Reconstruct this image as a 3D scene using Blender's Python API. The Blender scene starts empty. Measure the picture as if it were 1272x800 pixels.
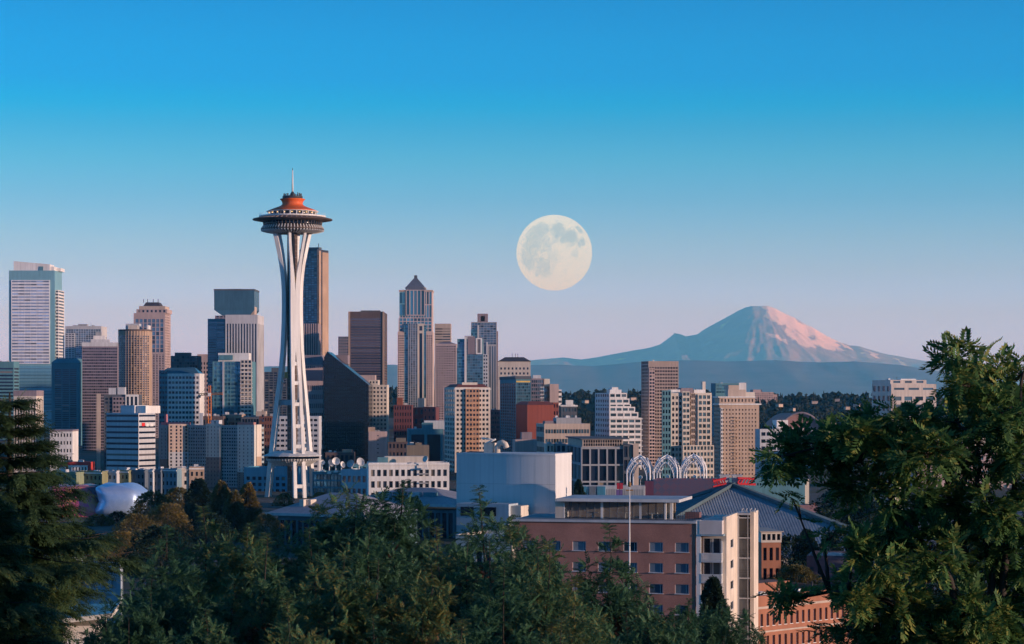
import bpy, bmesh, math, random
import numpy as np
from mathutils import Vector, Matrix, noise

R = math.radians
random.seed(7)
S = bpy.context.scene
COL = S.collection

# ------------------------------------------------------------------ camera, sky, sun, exposure
FPX, CX, HY, ZC = 2838.0, 636.0, 491.0, 57.0       # focal length in photo pixels, centre column, horizon row, eye height
cam = bpy.data.cameras.new('camera')
cam.sensor_width = 36.0
cam.lens = 36.0 * FPX / 1272.0
cam.shift_y = 91.0 / 1272.0
cam.clip_start, cam.clip_end = 0.5, 400000.0
camo = bpy.data.objects.new('camera', cam)
COL.objects.link(camo)
camo.location = (0, 0, ZC)
camo.rotation_euler = (R(90), 0, 0)
S.camera = camo

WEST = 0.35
SUN_ALPHA, SUN_EL = 22.0, 5.5        # degrees the sun stands behind the picture plane on the right; its height
sdir = Vector((math.cos(R(SUN_ALPHA)) * math.cos(R(SUN_EL)), -math.sin(R(SUN_ALPHA)) * math.cos(R(SUN_EL)), math.sin(R(SUN_EL))))
sun = bpy.data.lights.new('sun', 'SUN')
sun.energy = 4.3
sun.angle = R(0.6)
sun.color = (1.0, 0.73, 0.60)
suno = bpy.data.objects.new('sun', sun)
COL.objects.link(suno)
suno.rotation_euler = sdir.to_track_quat('Z', 'Y').to_euler()

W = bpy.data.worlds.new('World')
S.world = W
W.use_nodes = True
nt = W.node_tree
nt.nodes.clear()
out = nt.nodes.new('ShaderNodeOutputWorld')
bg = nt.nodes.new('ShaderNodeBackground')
sky = nt.nodes.new('ShaderNodeTexSky')
sky.sky_type = 'NISHITA'
sky.sun_disc = False
sky.sun_elevation = R(SUN_EL)
sky.sun_rotation = math.atan2(sdir.x, sdir.y)
sky.air_density, sky.dust_density, sky.ozone_density = 1.0, 0.6, 3.0
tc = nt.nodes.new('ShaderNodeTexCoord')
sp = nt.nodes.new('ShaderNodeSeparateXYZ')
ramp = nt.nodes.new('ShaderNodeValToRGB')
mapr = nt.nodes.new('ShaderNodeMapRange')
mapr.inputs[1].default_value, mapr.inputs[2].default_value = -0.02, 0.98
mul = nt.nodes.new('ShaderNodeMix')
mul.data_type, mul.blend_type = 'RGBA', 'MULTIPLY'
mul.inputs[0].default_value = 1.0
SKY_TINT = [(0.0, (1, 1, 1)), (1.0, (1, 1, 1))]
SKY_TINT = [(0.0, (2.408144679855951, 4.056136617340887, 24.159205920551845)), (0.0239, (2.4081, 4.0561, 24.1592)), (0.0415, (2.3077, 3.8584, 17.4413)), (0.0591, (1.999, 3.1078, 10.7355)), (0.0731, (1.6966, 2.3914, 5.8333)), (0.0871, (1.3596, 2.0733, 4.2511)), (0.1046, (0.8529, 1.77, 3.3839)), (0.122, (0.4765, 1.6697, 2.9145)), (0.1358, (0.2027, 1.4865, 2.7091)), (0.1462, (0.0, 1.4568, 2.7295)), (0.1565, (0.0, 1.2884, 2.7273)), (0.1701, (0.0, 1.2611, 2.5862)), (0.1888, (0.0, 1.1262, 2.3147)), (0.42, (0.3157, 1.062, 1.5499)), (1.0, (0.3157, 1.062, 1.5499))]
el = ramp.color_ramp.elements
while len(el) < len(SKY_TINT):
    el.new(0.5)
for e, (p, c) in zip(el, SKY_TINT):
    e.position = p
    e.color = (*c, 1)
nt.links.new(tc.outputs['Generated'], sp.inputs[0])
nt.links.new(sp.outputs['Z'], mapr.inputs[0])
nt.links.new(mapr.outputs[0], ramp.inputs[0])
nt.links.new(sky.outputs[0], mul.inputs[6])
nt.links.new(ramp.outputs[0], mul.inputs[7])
# sky dimmed toward the sun, added to lower the ambient light on walls
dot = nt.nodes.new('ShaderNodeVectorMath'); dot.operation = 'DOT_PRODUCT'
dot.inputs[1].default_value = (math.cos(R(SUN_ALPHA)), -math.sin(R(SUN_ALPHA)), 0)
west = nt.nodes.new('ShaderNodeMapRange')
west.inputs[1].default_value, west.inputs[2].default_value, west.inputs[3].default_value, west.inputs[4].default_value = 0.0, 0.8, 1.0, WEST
sun_side_dim = nt.nodes.new('ShaderNodeVectorMath'); sun_side_dim.operation = 'SCALE'
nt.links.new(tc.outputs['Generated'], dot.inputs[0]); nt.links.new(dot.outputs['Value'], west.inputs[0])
nt.links.new(mul.outputs[2], sun_side_dim.inputs[0]); nt.links.new(west.outputs[0], sun_side_dim.inputs['Scale'])
nt.links.new(sun_side_dim.outputs[0], bg.inputs[0])
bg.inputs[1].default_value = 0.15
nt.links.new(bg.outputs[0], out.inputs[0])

vs = S.view_settings
vs.view_transform, vs.look, vs.gamma, vs.use_curve_mapping = 'Standard', 'None', 1.0, False
vs.exposure = 0.0
S.render.engine = 'CYCLES'
S.cycles.use_denoising = True
S.cycles.max_bounces = 8
S.cycles.diffuse_bounces = 3
S.cycles.glossy_bounces = 3
S.cycles.volume_bounces = 3
S.cycles.sample_clamp_indirect = 4.0
S.cycles.sample_clamp_direct = 20.0

# ------------------------------------------------------------------ helpers
def link(o, parent=None):
    COL.objects.link(o)
    if parent is not None:
        o.parent = parent
    return o

def tag(o, label=None, cat=None, group=None, kind=None):
    if label: o['label'] = label
    if cat: o['category'] = cat
    if group: o['group'] = group
    if kind: o['kind'] = kind
    return o

def empty(name, loc, rz=0.0, label=None, cat=None, group=None):
    o = bpy.data.objects.new(name, None)
    o.empty_display_size = 1
    link(o)
    o.location = loc
    o.rotation_euler = (0, 0, rz)
    return tag(o, label, cat, group)

def t_of(px): return (px - CX) / FPX
def at(px, py, D): return Vector((t_of(px) * D, D, ZC + (HY - py) / FPX * D))
def zat(py, D): return ZC + (HY - py) / FPX * D

class MB:
    """collects boxes, tubes, lathes into one mesh; each face keeps the index of its material"""
    def __init__(s): s.v, s.f, s.m, s.sm = [], [], [], []
    def add(s, verts, faces, mi=0, smooth=False):
        b = len(s.v)
        s.v.extend(verts)
        s.f.extend([tuple(b + i for i in f) for f in faces])
        s.m.extend([mi] * len(faces)); s.sm.extend([smooth] * len(faces))
    def box(s, x0, x1, y0, y1, z0, z1, mi=0, rot=None, piv=None):
        vv = [(x, y, z) for z in (z0, z1) for y in (y0, y1) for x in (x0, x1)]
        if rot is not None:
            vv = [tuple(piv + rot @ (Vector(p) - piv)) for p in vv]
        s.add(vv, [(0, 2, 3, 1), (4, 5, 7, 6), (0, 1, 5, 4), (2, 6, 7, 3), (0, 4, 6, 2), (1, 3, 7, 5)], mi)
    def tube(s, pts, rad, n=6, mi=0, smooth=True, cap=True):
        pts = [Vector(p) for p in pts]
        if not isinstance(rad, (list, tuple)): rad = [rad] * len(pts)
        rings, vv, ff = [], [], []
        up0 = Vector((0.123, 0.31, 1)).normalized()
        for i, p in enumerate(pts):
            d = (pts[min(i + 1, len(pts) - 1)] - pts[max(i - 1, 0)]).normalized()
            a = d.cross(up0)
            if a.length < 1e-3: a = d.cross(Vector((1, 0, 0)))
            a.normalize(); c = d.cross(a)
            for k in range(n):
                an = 2 * math.pi * k / n
                vv.append(tuple(p + (a * math.cos(an) + c * math.sin(an)) * rad[i]))
        for i in range(len(pts) - 1):
            for k in range(n):
                ff.append((i * n + k, i * n + (k + 1) % n, (i + 1) * n + (k + 1) % n, (i + 1) * n + k))
        if cap:
            ff.append(tuple(range(n - 1, -1, -1))); ff.append(tuple((len(pts) - 1) * n + k for k in range(n)))
        s.add(vv, ff, mi, smooth)
    def sweep(s, pts, us, vs_, ws, hs, mi=0):
        """rectangular section along pts: us/vs_ unit side vectors, ws/hs half sizes"""
        vv, ff = [], []
        for p, u, v, w, h in zip(pts, us, vs_, ws, hs):
            for a, b in ((-1, -1), (1, -1), (1, 1), (-1, 1)):
                vv.append(tuple(p + u * (a * w) + v * (b * h)))
        n = len(pts)
        for i in range(n - 1):
            for k in range(4):
                ff.append((i * 4 + k, i * 4 + (k + 1) % 4, (i + 1) * 4 + (k + 1) % 4, (i + 1) * 4 + k))
        ff.append((3, 2, 1, 0)); ff.append(tuple((n - 1) * 4 + k for k in range(4)))
        s.add(vv, ff, mi)
    def lathe(s, prof, n=48, c=(0, 0), mi=0, smooth=True, a0=0.0, close=False):
        vv, ff = [], []
        for r, z in prof:
            for k in range(n):
                an = a0 + 2 * math.pi * k / n
                vv.append((c[0] + r * math.cos(an), c[1] + r * math.sin(an), z))
        m = len(prof)
        for i in range(m - 1 + (1 if close else 0)):
            j = (i + 1) % m
            for k in range(n):
                ff.append((i * n + k, i * n + (k + 1) % n, j * n + (k + 1) % n, j * n + k))
        if not close:
            ff.append(tuple(range(n - 1, -1, -1))); ff.append(tuple((m - 1) * n + k for k in range(n)))
        s.add(vv, ff, mi, smooth)
    def prism(s, poly, z0, z1, mi=0, inset_top=None):
        """vertical prism over a plan polygon; inset_top = other polygon for a tapering top"""
        n = len(poly); tp = inset_top or poly
        vv = [(x, y, z0) for x, y in poly] + [(x, y, z1) for x, y in tp]
        ff = [(i, (i + 1) % n, n + (i + 1) % n, n + i) for i in range(n)]
        ff += [tuple(range(n - 1, -1, -1)), tuple(range(n, 2 * n))]
        s.add(vv, ff, mi)
    def build(s, name, mats, parent=None, loc=None, rz=None):
        me = bpy.data.meshes.new(name)
        me.from_pydata(s.v, [], s.f)
        if not isinstance(mats, (list, tuple)): mats = [mats]
        for m in mats: me.materials.append(m)
        me.polygons.foreach_set('material_index', s.m)
        me.polygons.foreach_set('use_smooth', s.sm)
        me.update()
        o = bpy.data.objects.new(name, me)
        link(o, parent)
        if loc is not None: o.location = loc
        if rz is not None: o.rotation_euler = (0, 0, rz)
        return o

def np_mesh(name, verts, quads, mats, mat_idx=None, parent=None, tri=False):
    """fast mesh from numpy arrays (quads n x 4, or n x 3)"""
    me = bpy.data.meshes.new(name)
    k = quads.shape[1]
    me.vertices.add(len(verts)); me.vertices.foreach_set('co', verts.astype(np.float32).ravel())
    me.loops.add(quads.size); me.loops.foreach_set('vertex_index', quads.astype(np.int32).ravel())
    me.polygons.add(len(quads))
    me.polygons.foreach_set('loop_start', np.arange(0, quads.size, k, dtype=np.int32))
    for m in (mats if isinstance(mats, (list, tuple)) else [mats]): me.materials.append(m)
    if mat_idx is not None: me.polygons.foreach_set('material_index', mat_idx.astype(np.int32))
    me.update(); me.validate()
    o = bpy.data.objects.new(name, me)
    return link(o, parent)

# ------------------------------------------------------------------ materials
MATS = {}
def new_mat(name):
    m = bpy.data.materials.new(name); m.use_nodes = True
    n = m.node_tree.nodes; n.clear()
    o = n.new('ShaderNodeOutputMaterial'); p = n.new('ShaderNodeBsdfPrincipled')
    m.node_tree.links.new(p.outputs[0], o.inputs[0])
    return m, m.node_tree, p

def wallmat(name, col, rough=0.8, var=0.16, scale=0.05, metal=0.0, spec=0.3, streak=0.12):
    """painted or masonry wall: colour broken by weather blotches and vertical streaks"""
    if name in MATS: return MATS[name]
    m, t, p = new_mat(name)
    L = t.links.new
    co = t.nodes.new('ShaderNodeTexCoord')
    n1 = t.nodes.new('ShaderNodeTexNoise'); n1.inputs['Scale'].default_value = scale; n1.inputs['Detail'].default_value = 6
    mp = t.nodes.new('ShaderNodeMapping'); mp.inputs['Scale'].default_value = (0.9, 0.9, 0.03)
    n2 = t.nodes.new('ShaderNodeTexNoise'); n2.inputs['Scale'].default_value = 0.8; n2.inputs['Detail'].default_value = 3
    L(co.outputs['Object'], n1.inputs['Vector']); L(co.outputs['Object'], mp.inputs[0]); L(mp.outputs[0], n2.inputs['Vector'])
    a = t.nodes.new('ShaderNodeMapRange'); a.inputs[1].default_value, a.inputs[2].default_value = 0.25, 0.75
    a.inputs[3].default_value, a.inputs[4].default_value = 1 - var, 1 + var
    b = t.nodes.new('ShaderNodeMapRange'); b.inputs[1].default_value, b.inputs[2].default_value = 0.3, 0.7
    b.inputs[3].default_value, b.inputs[4].default_value = 1 - streak, 1 + streak
    L(n1.outputs[0], a.inputs[0]); L(n2.outputs[0], b.inputs[0])
    mu = t.nodes.new('ShaderNodeMath'); mu.operation = 'MULTIPLY'; L(a.outputs[0], mu.inputs[0]); L(b.outputs[0], mu.inputs[1])
    mx = t.nodes.new('ShaderNodeVectorMath'); mx.operation = 'SCALE'; mx.inputs[0].default_value = col; L(mu.outputs[0], mx.inputs['Scale'])
    L(mx.outputs[0], p.inputs['Base Color'])
    p.inputs['Roughness'].default_value = rough; p.inputs['Metallic'].default_value = metal
    p.inputs['Specular IOR Level'].default_value = spec
    MATS[name] = m
    return m

def glassmat(name, col, col2=(0.30, 0.25, 0.20), frac=0.12, rough=0.12, metal=0.0, spec=0.5):
    """window glass: a dark reflecting pane; a few panes have pale blinds drawn behind them"""
    if name in MATS: return MATS[name]
    m, t, p = new_mat(name)
    L = t.links.new
    oi = t.nodes.new('ShaderNodeObjectInfo'); ge = t.nodes.new('ShaderNodeNewGeometry')
    ad = t.nodes.new('ShaderNodeMath'); ad.operation = 'ADD'; L(oi.outputs['Random'], ad.inputs[0]); L(ge.outputs['Random Per Island'], ad.inputs[1])
    fr = t.nodes.new('ShaderNodeMath'); fr.operation = 'FRACT'; L(ad.outputs[0], fr.inputs[0])
    gt = t.nodes.new('ShaderNodeMapRange'); gt.inputs[1].default_value, gt.inputs[2].default_value = 1 - frac * 1.6, 1 - frac * 0.2
    L(fr.outputs[0], gt.inputs[0])
    vv = t.nodes.new('ShaderNodeMapRange'); vv.inputs[3].default_value, vv.inputs[4].default_value = 0.35, 2.2
    f2 = t.nodes.new('ShaderNodeMath'); f2.operation = 'MULTIPLY'; f2.inputs[1].default_value = 7.31
    f3 = t.nodes.new('ShaderNodeMath'); f3.operation = 'FRACT'
    L(fr.outputs[0], f2.inputs[0]); L(f2.outputs[0], f3.inputs[0]); L(f3.outputs[0], vv.inputs[0])
    sc = t.nodes.new('ShaderNodeVectorMath'); sc.operation = 'SCALE'; sc.inputs[0].default_value = col; L(vv.outputs[0], sc.inputs['Scale'])
    mx = t.nodes.new('ShaderNodeMix'); mx.data_type = 'RGBA'
    L(gt.outputs[0], mx.inputs[0]); L(sc.outputs[0], mx.inputs[6]); mx.inputs[7].default_value = (*col2, 1)
    L(mx.outputs[2], p.inputs['Base Color'])
    p.inputs['Roughness'].default_value = rough; p.inputs['Metallic'].default_value = metal
    p.inputs['Specular IOR Level'].default_value = spec
    MATS[name] = m
    return m

def leafmat(name, c1, c2, c3=None, rough=0.6):
    if name in MATS: return MATS[name]
    m, t, p = new_mat(name)
    L = t.links.new
    ge = t.nodes.new('ShaderNodeNewGeometry'); co = t.nodes.new('ShaderNodeTexCoord')
    oi = t.nodes.new('ShaderNodeObjectInfo')
    n1 = t.nodes.new('ShaderNodeTexNoise'); n1.inputs['Scale'].default_value = 0.55; n1.inputs['Detail'].default_value = 3
    L(co.outputs['Object'], n1.inputs['Vector'])
    a = t.nodes.new('ShaderNodeMath'); a.operation = 'MULTIPLY_ADD'; a.inputs[1].default_value = 0.55; a.inputs[2].default_value = -0.28
    L(ge.outputs['Random Per Island'], a.inputs[0])
    b = t.nodes.new('ShaderNodeMath'); b.operation = 'ADD'; L(a.outputs[0], b.inputs[0]); L(n1.outputs[0], b.inputs[1])
    c = t.nodes.new('ShaderNodeMath'); c.operation = 'MULTIPLY_ADD'; c.inputs[1].default_value = 0.46; L(oi.outputs['Random'], c.inputs[0]); 
    d = t.nodes.new('ShaderNodeMath'); d.operation = 'SUBTRACT'; d.inputs[1].default_value = 0.23; L(b.outputs[0], d.inputs[0]); L(d.outputs[0], c.inputs[2])
    r = t.nodes.new('ShaderNodeValToRGB')
    e = r.color_ramp.elements
    e[0].position, e[0].color = 0.25, (*c1, 1); e[1].position, e[1].color = 0.65, (*c2, 1)
    if c3:
        x = e.new(0.88); x.color = (*c3, 1)
    L(c.outputs[0], r.inputs[0]); L(r.outputs[0], p.inputs['Base Color'])
    p.inputs['Roughness'].default_value = rough; p.inputs['Specular IOR Level'].default_value = 0.25
    # a leaf lets some light through
    tr = t.nodes.new('ShaderNodeBsdfTranslucent'); L(r.outputs[0], tr.inputs['Color'])
    ms = t.nodes.new('ShaderNodeMixShader'); ms.inputs[0].default_value = 0.38
    o = [n for n in t.nodes if n.type == 'OUTPUT_MATERIAL'][0]
    L(p.outputs[0], ms.inputs[1]); L(tr.outputs[0], ms.inputs[2]); L(ms.outputs[0], o.inputs[0])
    MATS[name] = m
    return m

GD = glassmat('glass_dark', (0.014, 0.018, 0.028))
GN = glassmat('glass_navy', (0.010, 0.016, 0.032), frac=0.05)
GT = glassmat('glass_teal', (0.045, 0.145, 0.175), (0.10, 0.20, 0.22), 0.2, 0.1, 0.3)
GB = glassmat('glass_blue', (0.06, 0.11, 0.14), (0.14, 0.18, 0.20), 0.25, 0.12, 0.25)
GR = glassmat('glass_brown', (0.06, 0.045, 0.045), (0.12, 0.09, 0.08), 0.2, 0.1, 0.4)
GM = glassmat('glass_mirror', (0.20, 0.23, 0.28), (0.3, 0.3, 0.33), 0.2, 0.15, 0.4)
WHITE = wallmat('white_wall', (0.74, 0.72, 0.69))
CREAM = wallmat('cream_wall', (0.62, 0.55, 0.47))
BEIGE = wallmat('beige_wall', (0.50, 0.40, 0.33))
PINK = wallmat('pink_wall', (0.46, 0.35, 0.33))
TAN = wallmat('tan_wall', (0.42, 0.30, 0.22))
ORANGE = wallmat('orange_wall', (0.46, 0.27, 0.17))
GREY = wallmat('grey_wall', (0.33, 0.34, 0.36))
PALEG = wallmat('pale_grey_wall', (0.52, 0.53, 0.55))
DGREY = wallmat('dark_grey_wall', (0.10, 0.11, 0.13))
BROWN = wallmat('brown_wall', (0.12, 0.085, 0.08))
PURP = wallmat('mauve_wall', (0.26, 0.21, 0.23))
TEAL = wallmat('teal_wall', (0.10, 0.24, 0.29))
BLUEW = wallmat('blue_wall', (0.07, 0.27, 0.40))
BRICK = wallmat('brick_wall', (0.27, 0.095, 0.065), var=0.2, scale=0.3)
RED = wallmat('red_wall', (0.55, 0.06, 0.05))
OLIVE = wallmat('olive_wall', (0.25, 0.25, 0.14))
ROOFG = wallmat('grey_roof', (0.22, 0.24, 0.27), scale=0.15, var=0.25)
ROOFD = wallmat('dark_roof', (0.06, 0.06, 0.075), scale=0.1)
ROOFR = wallmat('maroon_roof', (0.22, 0.07, 0.06), scale=0.1)
STEEL = wallmat('painted_steel', (0.76, 0.74, 0.70), rough=0.5, var=0.14, streak=0.14)
DARKM = wallmat('dark_metal', (0.05, 0.05, 0.055), rough=0.5)
CONC = wallmat('concrete', (0.36, 0.35, 0.33), var=0.2)
BARK = wallmat('bark', (0.045, 0.035, 0.028), var=0.4, scale=3.0)
SHINGLE = wallmat('standing_seam_roof', (0.25, 0.29, 0.34), scale=0.1)

# ------------------------------------------------------------------ ground
GZ = [(-2000, 120), (-300, 88), (-60, 60), (-8, 55.4), (6, 55.2), (18, 49), (60, 37), (120, 26), (250, 15), (400, 9), (600, 3), (900, 0), (1500, 0), (2300, 6), (2900, 14), (3600, 18), (4300, 20), (7000, 20), (110000, 20)]
def gz(y):
    for (a, za), (b, zb) in zip(GZ, GZ[1:]):
        if a <= y <= b: return za + (zb - za) * (y - a) / (b - a)
    return 0.0
def ground_z(x, y): return gz(y)
def make_ground():
    ys = sorted(set([-400, -200, -100, -60, -30, -8, 0, 6, 12, 18] + list(range(30, 620, 15)) + list(range(640, 4400, 120)) + [5000, 7000, 12000, 25000, 50000, 80000, 105000]))
    xs = [-23000, -12000, -5000, -2500, -1200] + list(range(-800, 801, 40)) + [1200, 2500, 5000, 12000, 23000]
    v, f = [], []
    for y in ys:
        for x in xs:
            nz = noise.noise(Vector((x * 0.02, y * 0.02, 0))) * (0.8 if 20 < y < 800 else 0.0)
            v.append((x, y, gz(y) + nz))
    n = len(xs)
    for j in range(len(ys) - 1):
        for i in range(n - 1):
            f.append((j * n + i, j * n + i + 1, (j + 1) * n + i + 1, (j + 1) * n + i))
    m, t, p = new_mat('ground')
    L = t.links.new
    co = t.nodes.new('ShaderNodeTexCoord')
    n1 = t.nodes.new('ShaderNodeTexNoise'); n1.inputs['Scale'].default_value = 0.02; n1.inputs['Detail'].default_value = 8
    n2 = t.nodes.new('ShaderNodeTexNoise'); n2.inputs['Scale'].default_value = 0.6; n2.inputs['Detail'].default_value = 8
    L(co.outputs['Object'], n1.inputs[0]); L(co.outputs['Object'], n2.inputs[0])
    r = t.nodes.new('ShaderNodeValToRGB'); e = r.color_ramp.elements
    e[0].position, e[0].color = 0.42, (0.030, 0.045, 0.018, 1); e[1].position, e[1].color = 0.56, (0.085, 0.08, 0.075, 1)
    mx = t.nodes.new('ShaderNodeMix'); mx.data_type, mx.blend_type = 'RGBA', 'MULTIPLY'; mx.inputs[0].default_value = 0.6
    L(n1.outputs[0], r.inputs[0]); L(r.outputs[0], mx.inputs[6]); L(n2.outputs[0], mx.inputs[7]); L(mx.outputs[2], p.inputs['Base Color'])
    p.inputs['Roughness'].default_value = 0.95
    mb = MB(); mb.add(v, f)
    tag(mb.build('ground', m), kind='structure')
make_ground()

# ------------------------------------------------------------------ far ridge, foothills, volcano, haze
def interp(pts, x):
    if x <= pts[0][0]: return pts[0][1]
    for (a, b), (c, d) in zip(pts, pts[1:]):
        if x <= c: return b + (d - b) * (x - a) / (c - a)
    return pts[-1][1]

def rock_mat(name, rock, sunlit_snow=None):
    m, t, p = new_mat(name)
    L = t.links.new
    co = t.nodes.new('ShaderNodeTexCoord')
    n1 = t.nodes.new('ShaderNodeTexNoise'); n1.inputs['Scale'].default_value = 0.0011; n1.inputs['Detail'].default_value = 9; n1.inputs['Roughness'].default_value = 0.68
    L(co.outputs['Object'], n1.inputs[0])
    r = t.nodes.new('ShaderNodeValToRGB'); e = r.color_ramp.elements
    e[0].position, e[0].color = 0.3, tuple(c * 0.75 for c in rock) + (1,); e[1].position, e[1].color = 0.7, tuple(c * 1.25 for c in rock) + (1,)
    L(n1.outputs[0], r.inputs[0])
    if sunlit_snow:
        # white kept to the sunlit western side: high, streaked downslope, broken by rock ribs
        sp = t.nodes.new('ShaderNodeSeparateXYZ'); L(co.outputs['Object'], sp.inputs[0])
        mp = t.nodes.new('ShaderNodeMapping'); mp.inputs['Rotation'].default_value = (0, R(-33), 0); mp.inputs['Scale'].default_value = (0.45, 1.0, 1.5)
        L(co.outputs['Object'], mp.inputs[0])
        n2 = t.nodes.new('ShaderNodeTexNoise'); n2.inputs['Scale'].default_value = 0.0022; n2.inputs['Detail'].default_value = 7; n2.inputs['Roughness'].default_value = 0.6
        L(mp.outputs[0], n2.inputs[0])
        h = t.nodes.new('ShaderNodeMapRange'); h.inputs[1].default_value, h.inputs[2].default_value = sunlit_snow[0], sunlit_snow[1]; h.inputs[3].default_value, h.inputs[4].default_value = -0.30, 0.16
        L(sp.outputs['Z'], h.inputs[0])
        w = t.nodes.new('ShaderNodeMapRange'); w.inputs[1].default_value, w.inputs[2].default_value = sunlit_snow[2], sunlit_snow[3]; w.inputs[3].default_value, w.inputs[4].default_value = -0.35, 0.0
        L(sp.outputs['X'], w.inputs[0])
        a = t.nodes.new('ShaderNodeMath'); a.operation = 'ADD'; L(n2.outputs[0], a.inputs[0]); L(h.outputs[0], a.inputs[1])
        b = t.nodes.new('ShaderNodeMath'); b.operation = 'ADD'; L(a.outputs[0], b.inputs[0]); L(w.outputs[0], b.inputs[1])
        c = t.nodes.new('ShaderNodeMapRange'); c.inputs[1].default_value, c.inputs[2].default_value = 0.44, 0.50
        L(b.outputs[0], c.inputs[0])
        mx = t.nodes.new('ShaderNodeMix'); mx.data_type = 'RGBA'; L(c.outputs[0], mx.inputs[0]); L(r.outputs[0], mx.inputs[6]); mx.inputs[7].default_value = (0.86, 0.86, 0.88, 1)
        L(mx.outputs[2], p.inputs['Base Color'])
    else:
        L(r.outputs[0], p.inputs['Base Color'])
    p.inputs['Roughness'].default_value = 0.9; p.inputs['Specular IOR Level'].default_value = 0.1
    return m

def ridge(name, prof, D, x0, x1, step, thick, rough, mat, seed, nrow=26, power=1.2, base=20.0, smooth=True, relief=1.0):
    k = D / FPX
    xs = np.arange(x0, x1 + step, step)
    v, f = [], []
    for j in range(nrow):
        q = -1 + 2 * j / (nrow - 1)                       # front foot … crest … back foot
        yy = D + q * thick
        for px in xs:
            X = t_of(px) * D
            h = zat(interp(prof, px), D) - base
            g = max(0.0, 1 - abs(q)) ** power
            rn = noise.fractal(Vector((X * 0.9 / (k * 30), yy / (k * 30), seed)), 0.9, 2.1, 6)
            rd = 1 - abs(noise.noise(Vector((X / (k * 22), yy / (k * 60), seed + 5))))
            z = base + h * g * (1 + rough * 0.25 * rn * (1 - g)) + rough * k * (2.2 * rn + 5 * (rd - 0.7)) * g * (0.25 / relief + 1.9 * (1 - g)) * relief
            v.append((X, yy, max(z, base - 5)))
    n = len(xs)
    for j in range(nrow - 1):
        for i in range(n - 1):
            f.append((j * n + i, j * n + i + 1, (j + 1) * n + i + 1, (j + 1) * n + i))
    mb = MB(); mb.add(v, f, 0, smooth)
    return tag(mb.build(name, mat), kind='structure')

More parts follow.
